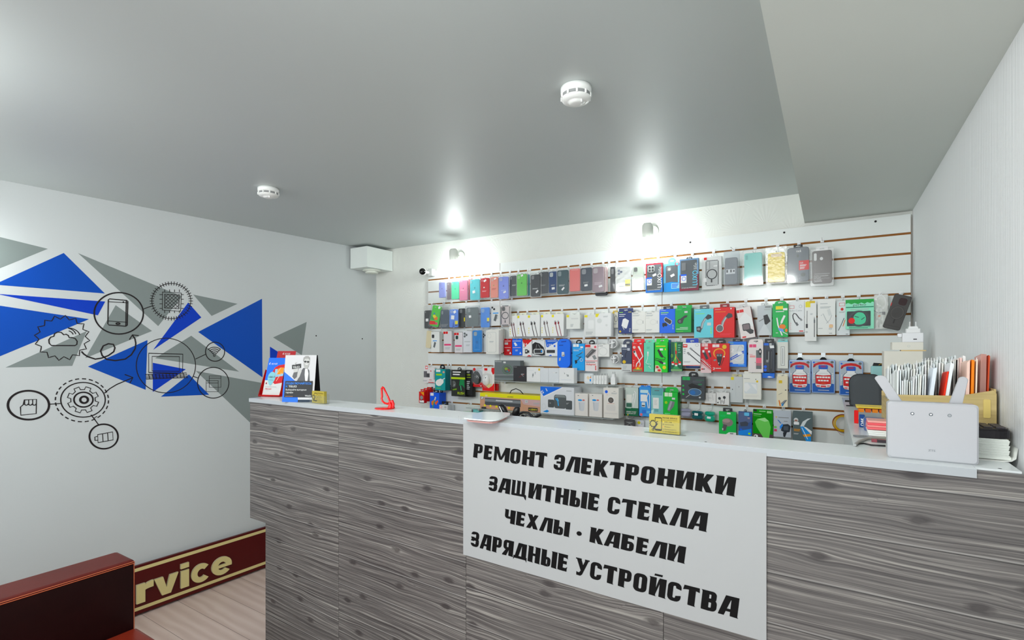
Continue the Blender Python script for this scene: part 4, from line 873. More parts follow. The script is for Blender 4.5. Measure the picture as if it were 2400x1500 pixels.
for x0, x1, lab in ((606, 794, 'white data cable box right of the navy one'), (796, 993, 'white data cable box left of the blue car holder')):
    box(2, x0, 1030, x1, 1318, (220, 219, 214), lab, [('b', x0+14, 1040, x0+90, 1060, 1, 'l'), ('b', x0+10, 1068, x0+110, 1090, 2, 'l'), ('b', x0+10, 1110, x0+60, 1115, 1, 'l'), ('o', x0+110, 1170, 42, 34, 5, (205, 204, 200)), ('e', x1-30, 1160, 4, 6, 'K'), ('e', x1-30, 1182, 4, 6, 'K'), ('b', x0+12, 1270, x0+95, 1290, 2, 'l')], d=.08, t=.05, tab=((214, 214, 210), .6, 22), group='white data cable boxes')
def holder_dec(x0, y0, x1, y1, kind):
    w, h = x1-x0, y1-y0; q = lambda u, v: (x0+u*w, y0+v*h)
    if kind == 0: return [('p', [q(.28, .40), q(.40, .32), q(.80, .48), q(.78, .60), q(.66, .66), q(.32, .50)], 'L'), ('p', [q(.31, .41), q(.41, .345), q(.77, .49), q(.75, .585), q(.66, .635), q(.34, .495)], 'K'), ('p', [q(.18, .58), q(.40, .56), q(.52, .66), q(.44, .72), q(.32, .70), q(.26, .76), q(.18, .70)], 'k'), ('b', *q(.08, .13), *q(.58, .19), 1, 'V'), ('b', *q(.08, .205), *q(.5, .235), 1, 'L'), ('b', *q(.06, .045), *q(.4, .07), 1, 'L'), ('b', *q(.84, .66), *q(.9, .86), 4, 'L')]
    if kind == 1: return [('e', *q(.30, .54), w*.16, w*.15, 'k'), ('e', *q(.30, .54), w*.11, w*.10, 'S'), ('p', [q(.34, .42), q(.60, .30), q(.78, .30), q(.72, .38), q(.56, .42), q(.46, .62), q(.38, .64)], 'K'), ('b', *q(.30, .79), *q(.8, .82), 1, 'W'), ('b', *q(.06, .85), *q(.8, .89), 1, 'W'), ('b', *q(.08, .95), *q(.5, .965), 1, 'V'), ('b', *q(.06, .05), *q(.4, .07), 1, (120, 210, 150)), ('r', *q(.58, .12), *q(.78, .20), 'L')]
    return [('l', [q(.38, .70), q(.44, .50), q(.58, .34), q(.76, .26)], w*.13, (120, 126, 130)), ('l', [q(.40, .66), q(.47, .48), q(.60, .34)], w*.05, (176, 182, 184)), ('p', [q(.58, .30), q(.72, .19), q(.88, .22), q(.92, .32), q(.70, .38)], 'K'), ('p', [q(.12, .62), q(.32, .60), q(.40, .70), q(.34, .82), q(.14, .78)], 'K') if kind == 2 else ('e', *q(.30, .69), w*.185, w*.185, 'L')]+([('e', *q(.30, .69), w*.16, w*.16, 'S'), ('b', *q(.08, .135), *q(.58, .17), 1, 'O'), ('b', *q(.06, .06), *q(.35, .08), 1, 'L'), ('e', *q(.84, .05), 10, 10, 'W'), ('b', *q(.3, .86), *q(.85, .94), 2, (220, 60, 70))] if kind == 3 else [('e', *q(.24, .70), w*.08, w*.07, 'g'), ('b', *q(.08, .155), *q(.55, .185), 1, 'V'), ('b', *q(.06, .045), *q(.35, .065), 1, 'W'), ('b', *q(.86, .66), *q(.92, .88), 4, 'V'), ('r', *q(.68, .48), *q(.88, .58), 'L')])
box(2, 996, 988, 1214, 1324, (14, 100, 214), 'bright blue car phone holder box', holder_dec(996, 988, 1214, 1324, 0), d=.09, t=.045, kind='holder_box', tab=('K', .66, 44))
box(2, 1216, 975, 1440, 1314, (10, 150, 74), 'dark green car phone holder box with a round magnet print', holder_dec(1216, 975, 1440, 1314, 1), d=.10, t=.07, kind='holder_box', tab=((16, 158, 82), .95, 50), side=(10, 120, 66))
box(2, 1480, 985, 1752, 1388, (112, 192, 204), 'pale turquoise dashboard holder box', holder_dec(1480, 985, 1752, 1388, 2), d=.12, t=.05, kind='holder_box', tab=('S', .5, 60))
box(2, 1756, 962, 2048, 1388, (200, 14, 34), 'tall red dashboard holder box', holder_dec(1756, 962, 2048, 1388, 3), d=.12, t=.055, kind='holder_box', tab=((120, 14, 28), .46, 58))
box(2, 2106, 960, 2308, 1396, (218, 210, 208), 'white holder box hanging askew beside the red one', [('r', 2104, 985, 2146, 1025, 'R'), ('r', 2150, 985, 2206, 1025, 'R'), ('p', [(2125, 1110), (2220, 1030), (2300, 1130), (2308, 1250), (2106, 1180)], (226, 222, 220)), ('r', 2150, 1190, 2262, 1290, 'K', 20), ('r', 2160, 1200, 2250, 1275, (112, 100, 104), 16), ('p', [(2190, 1290), (2260, 1270), (2300, 1300), (2285, 1340), (2240, 1345)], 'K'), ('r', 2126, 1365, 2180, 1385, 'R')], tilt=-9, d=.11, t=.05, side=(120, 34, 40), kind='holder_box', tab=('L', .6, 60))
box(3, 388, 1118, 562, 1478, (186, 190, 194), 'silver-grey box with a black audio adapter print', [('p', [(388, 1478), (475, 1330), (562, 1478)], (200, 203, 206)), ('r', 480, 1126, 552, 1146, 'g', 8), ('l', [(408, 1308), (470, 1275)], 12, 'g'), ('p', [(462, 1240), (510, 1225), (548, 1310), (500, 1350), (478, 1345)], 'k'), ('b', 470, 1158, 550, 1180, 2, 'l')], d=.08, t=.02, tab=('L', .5, 40))
box(3, 572, 1096, 758, 1500, (12, 162, 86), 'green cable pack with white and orange wire print', [('r', 612, 1124, 700, 1164, 'Y'), ('r', 700, 1152, 752, 1178, 'W'), ('b', 612, 1186, 712, 1202, 1, 'W'), ('l', [(625, 1265), (640, 1360), (690, 1480)], 16, 'W'), ('l', [(720, 1240), (690, 1300), (680, 1330)], 26, 'W'), ('l', [(680, 1330), (650, 1390), (700, 1440), (757, 1470)], 8, 'W'), ('e', 692, 1375, 40, 30, 'O'), ('p', [(640, 1390), (700, 1400), (710, 1440), (650, 1420)], (110, 150, 210)), ('e', 740, 1420, 16, 22, 'O'), ('b', 612, 1445, 640, 1460, 1, 'L')], d=.11, t=.05, tab=((20, 166, 90), .78, 44, 'o'), kind='cable_box')
box(3, 766, 1066, 958, 1444, (218, 219, 220), 'white cable box with a curved black lead', [('r', 776, 1116, 836, 1154, 'R'), ('r', 780, 1120, 832, 1150, 'W'), ('t', 'Solio Cable', 778, 1188, 20, 'l', 152), ('o', 912, 1130, 18, 18, 4, 'l'), ('l', [(868, 1350), (845, 1320), (822, 1270), (818, 1235), (832, 1212), (858, 1220), (888, 1262), (912, 1290)], 13, 'K'), ('l', [(905, 1275), (928, 1302)], 22, 'g'), ('p', [(846, 1332), (868, 1318), (890, 1352), (868, 1368)], 'S'), ('r', 895, 1422, 945, 1434, 'R'), ('b', 786, 1325, 800, 1420, 4, (230, 190, 195))], d=.09, t=.02, tab=('L', .5, 8), kind='cable_box')
box(3, 962, 1068, 1104, 1548, (220, 220, 218), 'tall white audio cable box with two black plugs', [('r', 972, 1070, 1032, 1138, 'Y', 6), ('r', 1020, 1062, 1088, 1090, 'y'), ('l', [(992, 1180), (990, 1360)], 6, 'K'), ('r', 976, 1340, 1000, 1390, 'K', 4), ('l', [(1080, 1270), (1080, 1500)], 8, 'K'), ('l', [(1080, 1255), (1080, 1275)], 5, 'g'), ('r', 1072, 1290, 1088, 1330, 'S'), ('b', 1030, 1215, 1060, 1235, 2, 'l'), ('o', 986, 1438, 9, 9, 4, 'g')], d=.09, t=.02, tab=('y', .6, 8), kind='cable_box')
box(3, 1118, 1040, 1334, 1474, (220, 220, 217), 'white box with a pale charging lead and an orange seal', [('b', 1150, 1090, 1240, 1105, 1, 'l'), ('b', 1150, 1130, 1280, 1155, 2, 'l'), ('l', [(1160, 1240), (1185, 1215), (1220, 1290), (1250, 1330)], 7, 'l'), ('p', [(1232, 1170), (1268, 1158), (1290, 1230), (1255, 1245)], (204, 206, 204)), ('l', [(1290, 1235), (1270, 1290), (1225, 1335)], 6, 'l'), ('r', 1260, 1350, 1304, 1385, 'O', 8), ('r', 1262, 1354, 1302, 1381, (224, 190, 150), 6), ('b', 1255, 1392, 1298, 1412, 2, 'l'), ('b', 1128, 1392, 1180, 1400, 1, 'g'), ('b', 1260, 1452, 1295, 1460, 1, 'K')], d=.08, t=.02, tab=('L', .5, 8), kind='cable_box')
box(3, 1346, 1060, 1508, 1478, (216, 218, 221), 'white cable box half behind the mint earphone pouch', [('r', 1380, 1084, 1450, 1124, 'R'), ('r', 1384, 1088, 1446, 1120, 'W'), ('e', 1416, 1162, 18, 18, 'R'), ('l', [(1440, 1270), (1405, 1350), (1370, 1420)], 9, 'S'), ('l', [(1452, 1290), (1425, 1370)], 9, 'O'), ('b', 1380, 1190, 1450, 1210, 2, 'l'), ('b', 1460, 1462, 1490, 1472, 1, 'K')], d=.06, t=.015, kind='cable_box', tab=('L', .4, 8))
s_ = card(3, 1458, 1042, 1802, 1400, (150, 216, 188), 'mint green zip pouch holding coiled earphones', [('p', [(1458, 1042), (1802, 1042), (1802, 1082), (1780, 1075), (1760, 1092), (1720, 1080), (1690, 1098), (1650, 1082), (1610, 1100), (1570, 1085), (1530, 1098), (1490, 1082), (1458, 1092)], (16, 150, 70)), ('r', 1462, 1130, 1798, 1142, (24, 120, 90)), ('t', 'perfeo', 1552, 1120, 26, 'S', 155), ('b', 1520, 1158, 1740, 1172, 1, 'l'), ('r', 1474, 1185, 1762, 1366, (52, 58, 60), 10), ('e', 1630, 1280, 78, 82, (92, 190, 150)), ('l', [(1570, 1245), (1620, 1262)], 9, 'K'), ('l', [(1650, 1290), (1690, 1262)], 9, 'K'), ('o', 1620, 1275, 110, 82, 16, (70, 74, 76)), ('o', 1620, 1275, 130, 92, 12, (62, 66, 68)), ('e', 1532, 1300, 40, 36, 'r'), ('b', 1500, 1375, 1760, 1395, 2, (30, 130, 100))], kind='earphone_pouch', d=.10, t=.02, rnd=.02)
s_ = card(3, 1806, 985, 1970, 1400, (205, 206, 200), 'clear bag with white earphones left of the tilted black case', [('o', 1880, 1080, 66, 84, 12, (226, 226, 222)), ('o', 1890, 1090, 50, 66, 10, (214, 214, 210)), ('l', [(1802, 1175), (1850, 1205), (1900, 1200), (1935, 1215)], 9, 'S'), ('r', 1900, 1195, 1940, 1230, 'K', 5), ('e', 1866, 1245, 16, 12, 'O'), ('o', 1870, 1330, 34, 60, 8, (222, 220, 214))], kind='earphone_bag', d=.05, t=.012, rnd=.12)
b = MB(); b.prism(rr(s_.X(1800), s_.Z(1405), s_.X(1975), s_.Z(975), s_.px(14)), -s_.t-.001, -s_.t-.004, BAG); b.build('clear_pack', s_.e)
s_ = case(3, 1975, 985, 2196, 1410, (58, 56, 55), 'large black phone case with a round magnet hanging tilted', (2042, 1010, 2168, 1118), None, tilt=17, d=.12, t=.014, lens=(44, 24, 26), dec=[('e', 2086, 1205, 84, 80, (72, 69, 67)), ('e', 2086, 1205, 70, 66, (60, 58, 57)), ('o', 2086, 1205, 84, 80, 5, (40, 39, 38)), ('r', 2078, 1286, 2096, 1338, (38, 37, 36), 6), ('r', 1975, 1100, 1984, 1140, 'R'), ('l', [(1990, 1372), (2182, 1372)], 4, (40, 39, 38))])
# --- third row, right block: adapters, cables and chargers
CK = 'cable and charger packs in the third row'
for x0, x1, c, lab in ((1172, 1276, (168, 34, 40), 'small dark red memory card pack'), (1280, 1408, (24, 100, 214), 'small blue memory card pack right of the dark red one')):
    card(4, x0, 205, x1, 402 if c[0] > 100 else 404, c, lab, [('b', x0+8, 214, x1-15, 228, 1, 'L'), ('r', x0+10, 236, x0+55, 266, 'l') if c[0] > 100 else ('p', [(1300, 240), (1325, 236), (1350, 275), (1322, 285)], 'W'), ('b', x0+10, 300, x1-15, 312, 1, (220, 180, 180)), ('b', x0+42, 332, x0+76, 354, 2, 'L'), ('p', [(x1-34, 385), (x1-20, 358), (x1-6, 385)], 'W')], d=.05, kind='memory_card_pack', group='memory card packs', tab=(c, 1, 14))
s_ = card(4, 1414, 202, 1534, 418, (220, 220, 220), 'white memory card pack with a red corner triangle', [('p', [(1416, 202), (1534, 202), (1534, 215), (1448, 295), (1416, 215)], 'R'), ('t', '16', 1440, 276, 34, 'W', 38), ('r', 1448, 326, 1482, 382, 'K', 4), ('r', 1482, 340, 1504, 372, 'K', 3), ('e', 1465, 350, 10, 14, 'L'), ('p', [(1470, 418), (1500, 400), (1530, 412), (1530, 418)], 'R'), ('b', 1425, 296, 1450, 304, 1, 'K')], d=.05, kind='memory_card_pack', group='memory card packs')
card(4, 1542, 200, 1704, 412, (214, 215, 216), 'flash drive pack with a big dark arc, white base', [('p', [(1542, 260), (1580, 232), (1640, 250), (1690, 300), (1704, 350), (1704, 405), (1660, 408), (1545, 380)], 'k'), ('l', [(1600, 262), (1590, 330)], 5, 'g'), ('l', [(1620, 262), (1660, 330)], 5, 'g'), ('r', 1560, 320, 1690, 385, 'L', 18), ('r', 1572, 330, 1672, 374, 'K', 8), ('e', 1664, 352, 10, 14, 'b'), ('b', 1590, 212, 1690, 222, 1, 'l'), ('b', 1560, 392, 1640, 402, 1, 'K')], d=.055, kind='flash_drive_pack', group='memory card packs')
card(4, 1712, 200, 1872, 414, (218, 219, 220), 'flash drive pack with a blue corner triangle', [('p', [(1712, 202), (1872, 202), (1872, 225), (1750, 298), (1728, 298)], (30, 92, 190)), ('t', '128', 1742, 286, 30, 'W', 56), ('b', 1740, 215, 1860, 228, 1, 'L'), ('r', 1822, 272, 1844, 296, 'B'), ('r', 1730, 334, 1838, 374, 'K', 4), ('p', [(1755, 412), (1785, 395), (1800, 412)], 'B')], d=.055, kind='flash_drive_pack', group='memory card packs')
card(4, 1868, 190, 2034, 566, (22, 104, 216), 'bright blue round-topped adapter pack', [('l', [(1920, 228), (1985, 222)], 12, (10, 60, 150)), ('b', 1890, 268, 1945, 286, 1, (12, 60, 140)), ('r', 1925, 360, 1960, 420, (196, 198, 200), 8), ('p', [(1890, 440), (1915, 435), (1912, 470), (1890, 480)], 'l'), ('l', [(1935, 410), (1968, 400)], 14, 'g')], d=.08, t=.025, rnd=.35, kind='adapter_pack', group=CK)
card(4, 2064, 252, 2222, 600, (34, 148, 226), 'sky blue adapter cable pack with a looped black lead', [('r', 2074, 258, 2112, 294, 'W'), ('r', 2116, 258, 2148, 294, 'W'), ('r', 2168, 288, 2204, 310, 'W'), ('t', 'Type-C To', 2078, 332, 13, 'L', 64), ('b', 2146, 320, 2190, 333, 1, 'L'), ('b', 2078, 340, 2150, 354, 1, 'L'), ('l', [(2195, 365), (2160, 390), (2112, 410), (2160, 430), (2180, 420), (2150, 450), (2112, 490)], 8, 'K'), ('p', [(2095, 470), (2120, 465), (2130, 500), (2105, 520)], 'k'), ('o', 2182, 464, 18, 18, 5, 'L'), ('p', [(2185, 365), (2200, 352), (2206, 368), (2192, 378)], 'g')], d=.09, t=.02, tab=('k', .5, 46, 'o'), kind='adapter_pack', group=CK)
box(5, 62, 148, 220, 492, (216, 208, 208), 'white adapter box with a red bottom word and grey hub print', [('r', 64, 152, 130, 185, 'R'), ('p', [(72, 200), (130, 190), (205, 215), (195, 260), (100, 325), (62, 315)], (176, 168, 168)), ('p', [(66, 300), (150, 208), (205, 222), (190, 240), (95, 325)], (80, 78, 80)), ('l', [(82, 300), (155, 225)], 7, 'g'), ('p', [(150, 300), (185, 280), (212, 330), (180, 345)], 'g'), ('r', 62, 356, 220, 362, (200, 60, 60)), ('b', 72, 372, 190, 384, 1, 'K'), ('t', 'Adapter', 74, 414, 26, (190, 24, 36), 128), ('e', 198, 428, 7, 9, 'R'), ('e', 198, 448, 7, 9, 'R'), ('e', 198, 468, 7, 9, 'R'), ('e', 192, 182, 14, 16, (205, 90, 100))], d=.10, t=.025, tab=('k', .5, 52, 'o'), kind='adapter_box', group=CK)
box(5, 216, 150, 370, 306, (222, 221, 218), 'square white wireless charger box with a pale ring', [('o', 292, 238, 52, 50, 12, (208, 208, 206)), ('e', 228, 170, 5, 8, 'S'), ('b', 242, 164, 290, 178, 1, 'g')], d=.09, t=.06, kind='charger_box', group=CK, tab=((220, 220, 216), .5, 10))
def coil(crop, cx, cy, r, label, d):
    ox, oy, k = CR[crop]; P = aty(ox+cx/k, oy+cy/k, D-d); R_ = aty(ox+(cx+r)/k, oy+cy/k, D-d).x-P.x
    t = empty('coiled_cable', P); tag(t, label, 'cable', 'coiled white cables')
    m = M((226, 226, 224), .4); b = MB()
    for j in range(5):
        rr_ = R_*(.98-.11*(j % 3)); b.tube([(rr_*math.cos(a), -.02+.008*j+.002*math.sin(3*a+j), rr_*math.sin(a)) for a in [2*PI*i/32 for i in range(32)]], .0022, m, 6, True)
    b.build('cable', t)
    b = MB(); b.box((-R_*.2, -.03, -R_*.95), (R_*.1, .02, R_*.75), m); b.tube([(-R_*.6, -.03, R_*.1), (0, -.034, 0), (R_*.6, -.03, R_*.3)], .004, m); b.build('tie', t)
    b = MB(); b.box((-R_*.6, -.026, R_*.02), (-R_*.15, -.018, R_*.3), M((110, 112, 114))); b.box((R_*.1, -.026, -R_*.35), (R_*.5, -.018, -R_*.1), M((150, 152, 154))); b.build('connector', t)
    HOOKS.append((P.x, P.z+R_*.4, d+.02))
coil(5, 428, 140, 56, 'coiled white cable hanging above its twin', .06); coil(5, 452, 335, 52, 'coiled white cable hanging below its twin', .06)
CBL = lambda *a, **k: box(*a, kind='cable_box', group=CK, **k)
CBL(5, 527, 160, 658, 496, (56, 64, 86), 'dark slate cable box with a white foot', [('r', 530, 150, 560, 186, 'W'), ('r', 564, 150, 594, 186, 'W'), ('b', 538, 206, 600, 220, 1, 'l'), ('l', [(575, 320), (580, 270), (612, 215)], 10, (34, 38, 54)), ('r', 602, 195, 634, 228, (176, 180, 190)), ('e', 562, 372, 22, 22, 'y'), ('e', 540, 296, 8, 9, 'W'), ('r', 527, 398, 658, 496, 'L'), ('b', 545, 420, 600, 470, 3, 'l'), ('b', 540, 478, 640, 488, 1, 'K')], d=.09, t=.05, tab=((60, 66, 84), .95, 76, 'o'))
CBL(5, 663, 122, 808, 496, (204, 24, 30), 'red cable box with two crossing white plugs and a flame', [('e', 690, 186, 18, 18, (225, 190, 185)), ('b', 672, 134, 720, 146, 1, (230, 140, 140)), ('r', 760, 132, 785, 146, 'L'), ('p', [(734, 178), (755, 168), (782, 225), (768, 240)], 'W'), ('p', [(672, 240), (702, 222), (730, 290), (712, 308)], 'W'), ('p', [(676, 238), (698, 226), (706, 248), (686, 262)], 'K'), ('l', [(722, 295), (750, 340), (768, 400), (760, 440)], 10, 'W'), ('l', [(775, 235), (800, 300), (760, 350), (720, 400), (716, 440)], 12, 'W'), ('p', [(690, 465), (720, 430), (735, 445), (748, 405), (770, 450), (790, 440), (792, 470)], 'O'), ('p', [(718, 468), (735, 440), (750, 455), (765, 468)], 'Y'), ('r', 672, 468, 792, 490, (120, 130, 90)), ('b', 676, 350, 692, 440, 4, (230, 150, 150))], d=.10, t=.055, tab=((206, 28, 34), .92, 44))
CBL(5, 813, 126, 940, 500, (112, 196, 168), 'mint cable box with a thin white lead', [('l', [(866, 250), (860, 330), (840, 385), (870, 400), (905, 400), (875, 430), (905, 455)], 6, 'W'), ('r', 856, 240, 874, 266, 'W'), ('r', 858, 266, 872, 300, (225, 205, 200), 4), ('b', 850, 180, 890, 210, 2, (90, 170, 142)), ('b', 845, 410, 900, 425, 1, (90, 170, 142))], d=.10, t=.055, tab=((112, 196, 168), .92, 40))
s_ = CBL(5, 955, 118, 1116, 506, (24, 190, 66), 'bright green cable box with a black lead and fruit', [('b', 966, 128, 1010, 140, 1, (140, 220, 150)), ('b', 968, 166, 1090, 186, 1, 'Y'), ('p', [(985, 222), (1010, 210), (1064, 300), (1050, 320), (1020, 300)], 'k'), ('r', 1016, 200, 1058, 226, 'W'), ('l', [(1052, 300), (1088, 320), (1078, 345), (1040, 348), (960, 325)], 9, 'k'), ('l', [(955, 345), (985, 355), (1020, 370)], 9, 'k'), ('p', [(990, 350), (1040, 360), (1075, 385), (1060, 402), (1020, 390)], 'k'), ('r', 1062, 380, 1090, 402, 'L'), ('e', 1075, 442, 23, 24, 'Y'), ('p', [(955, 500), (960, 415), (1000, 415), (1040, 470), (1040, 506)], (206, 190, 170)), ('e', 985, 440, 18, 14, 'R'), ('e', 1010, 480, 20, 14, 'R'), ('e', 970, 480, 12, 16, (230, 225, 215)), ('b', 1085, 200, 1095, 240, 1, 'Y')], d=.11, t=.05, tab=((26, 192, 70), .96, 44), side=(20, 150, 60))
CBL(5, 1112, 90, 1146, 500, (40, 120, 180), 'blue cable box edge showing behind the bright green one', d=.07, t=.03, hook=False)
card(5, 1156, 118, 1305, 490, (24, 84, 58), 'dark green clear pouch with a striped cable bundle', [('p', [(1200, 118), (1240, 118), (1250, 490), (1200, 490)], (36, 120, 84)), ('l', [(1228, 130), (1222, 300), (1190, 380), (1180, 400)], 8, 'V'), ('l', [(1215, 130), (1222, 300), (1222, 380)], 6, 'Y'), ('l', [(1218, 180), (1226, 300), (1270, 370)], 6, 'r'), ('r', 1215, 228, 1235, 270, 'R', 5), ('e', 1185, 382, 20, 14, 'r'), ('e', 1225, 398, 20, 14, 'r'), ('e', 1270, 378, 20, 14, 'r'), ('r', 1170, 392, 1198, 412, 'W', 6), ('r', 1212, 408, 1242, 428, 'W', 6), ('r', 1258, 390, 1288, 410, 'W', 6), ('o', 1172, 295, 10, 18, 4, 'V'), ('b', 1250, 150, 1285, 270, 4, (90, 150, 120)), ('r', 1160, 465, 1300, 490, (120, 160, 110)), ('p', [(1170, 460), (1225, 425), (1280, 460)], (60, 150, 90))], d=.10, t=.014, kind='cable_pouch', group=CK)
CBL(5, 1310, 128, 1534, 424, (222, 222, 221), 'wide white cable box with two black braided plugs', [('r', 1312, 146, 1370, 188, 'R'), ('b', 1320, 158, 1360, 178, 1, 'W'), ('l', [(1405, 195), (1530, 300)], 11, 'K'), ('l', [(1370, 250), (1530, 385)], 12, 'K'), ('p', [(1395, 198), (1412, 186), (1440, 212), (1425, 228)], 'g'), ('p', [(1362, 258), (1384, 244), (1410, 272), (1390, 288)], 'g'), ('o', 1492, 158, 20, 16, 5, 'l'), ('b', 1322, 205, 1350, 280, 3, 'l'), ('b', 1325, 365, 1410, 385, 2, 'l'), ('l', [(1312, 420), (1534, 414)], 7, 'R')], d=.11, t=.04, tab=((24, 60, 160), .72, 58))
CBL(5, 1350, 405, 1520, 448, (40, 70, 150), 'blue edge of a cable box below the wide white one', d=.06, t=.02, hook=False)
CBL(5, 1540, 136, 1676, 512, (196, 40, 52), 'dark red cable box with slanted white capitals', [('r', 1552, 138, 1590, 176, (225, 190, 190)), ('r', 1594, 138, 1632, 176, (225, 190, 190)), ('r', 1590, 186, 1632, 210, (230, 200, 198)), ('p', [(1560, 240), (1590, 222), (1640, 330), (1610, 345)], 'K'), ('p', [(1635, 240), (1656, 225), (1676, 300), (1662, 320)], 'K'), ('r', 1560, 222, 1588, 252, 'W'), ('r', 1634, 228, 1660, 252, 'W'), ('t', 'CONTACT', 1545, 345, 26, (230, 190, 190), 150, -42), ('l', [(1540, 330), (1676, 455)], 8, 'L'), ('l', [(1540, 365), (1676, 480)], 8, 'L'), ('p', [(1540, 380), (1676, 490), (1676, 512), (1540, 512)], (214, 190, 192)), ('e', 1560, 464, 12, 10, 'R'), ('e', 1582, 464, 12, 10, 'S')], d=.09, t=.03, tab=('L', .9, 58, 'o'))
box(5, 1676, 136, 1904, 496, (196, 14, 32), 'red car charger box with an orange dial and big white 2', [('r', 1690, 148, 1732, 184, (230, 205, 205)), ('r', 1736, 148, 1778, 184, (230, 205, 205)), ('e', 1844, 180, 28, 27, 'y'), ('o', 1778, 262, 70, 58, 16, (230, 150, 60)), ('e', 1778, 282, 58, 44, (190, 14, 34)), ('p', [(1740, 268), (1818, 268), (1812, 330), (1796, 400), (1780, 430), (1764, 400), (1746, 330)], 'k'), ('r', 1744, 270, 1812, 306, (70, 70, 74), 10), ('e', 1760, 288, 12, 12, 'g'), ('e', 1796, 288, 12, 12, 'g'), ('l', [(1800, 420), (1828, 350), (1838, 300)], 7, (90, 12, 24)), ('r', 1830, 296, 1848, 312, 'W'), ('p', [(1700, 350), (1735, 335), (1740, 358), (1712, 362)], 'g'), ('t', '2', 1694, 474, 32, 'W', 30), ('b', 1730, 450, 1800, 466, 1, 'L'), ('e', 1772, 388, 5, 10, 'W'), ('b', 1845, 430, 1880, 440, 1, 'r')], d=.12, t=.05, tab=('k', .56, 62, 'o'), kind='charger_box', group=CK)
box(5, 1892, 112, 2124, 434, (24, 112, 208), 'blue box with a white window showing a coiled cable', [('r', 1910, 152, 2094, 398, (196, 200, 202), 16), ('t', '2', 1918, 250, 52, 'W', 50), ('l', [(2000, 250), (2030, 170), (2060, 165), (2085, 200)], 12, (176, 180, 184)), ('o', 2025, 300, 60, 60, 8, (212, 214, 216)), ('p', [(1918, 320), (2090, 225), (2092, 262), (1920, 356)], (20, 80, 180)), ('l', [(1935, 330), (2080, 250)], 10, 'L'), ('b', 1905, 128, 1960, 140, 1, (150, 200, 120)), ('e', 1932, 390, 22, 10, 'B'), ('b', 2020, 405, 2100, 420, 1, (120, 180, 230)), ('p', [(2010, 250), (2060, 240), (2080, 270), (2020, 290)], 'W')], d=.10, t=.03, tab=('k', .55, 40), kind='cable_box', group=CK)
CBL(5, 2146, 128, 2338, 506, (216, 208, 206), 'white and pink flashlight-style charger box', [('r', 2162, 148, 2204, 186, 'P'), ('r', 2208, 148, 2250, 186, 'P'), ('r', 2248, 222, 2318, 462, 'S'), ('r', 2248, 320, 2318, 386, (224, 100, 120)), ('r', 2248, 386, 2318, 420, (150, 100, 108)), ('e', 2300, 242, 20, 42, 'k'), ('e', 2300, 240, 10, 16, (200, 190, 190)), ('r', 2168, 290, 2240, 316, (228, 150, 150)), ('b', 2160, 276, 2205, 284, 1, 'P'), ('e', 2238, 380, 3, 6, 'K')], d=.10, t=.035, tab=((218, 210, 206), .95, 52, 'o'))
CBL(6, 772, 228, 908, 580, (58, 62, 70), 'tall black selfie stick box with a blue foot', [('r', 776, 228, 836, 256, (24, 100, 200)), ('r', 845, 228, 872, 256, 'l'), ('p', [(846, 258), (898, 256), (904, 288), (854, 292)], 'W'), ('r', 806, 310, 830, 450, (34, 36, 40), 6), ('r', 806, 430, 835, 462, 'g', 6), ('l', [(838, 330), (834, 440)], 10, 'g'), ('r', 845, 310, 878, 590, (36, 38, 44), 8), ('l', [(872, 330), (866, 540)], 5, 'S'), ('e', 795, 515, 20, 18, 'B'), ('e', 793, 556, 20, 18, 'B')], d=.09, t=.05, tab=('k', .85, 60))
CBL(6, 758, 590, 905, 652, (16, 106, 206), 'blue box bottom hanging below the black selfie stick box', [('b', 775, 600, 850, 612, 1, (60, 150, 230)), ('p', [(815, 640), (840, 628), (890, 640), (840, 648)], 'W')], d=.07, t=.04, hook=False)
CBL(6, 942, 205, 1070, 536, (212, 212, 206), 'slim off-white cable box with an outlined strip window', [('r', 984, 270, 1030, 500, (96, 96, 98)), ('r', 988, 274, 1026, 496, (214, 215, 212)), ('l', [(1007, 290), (1007, 480)], 5, 'S'), ('r', 942, 205, 1070, 214, 'T')], d=.07, t=.02, tab=((150, 200, 196), .9, 30))
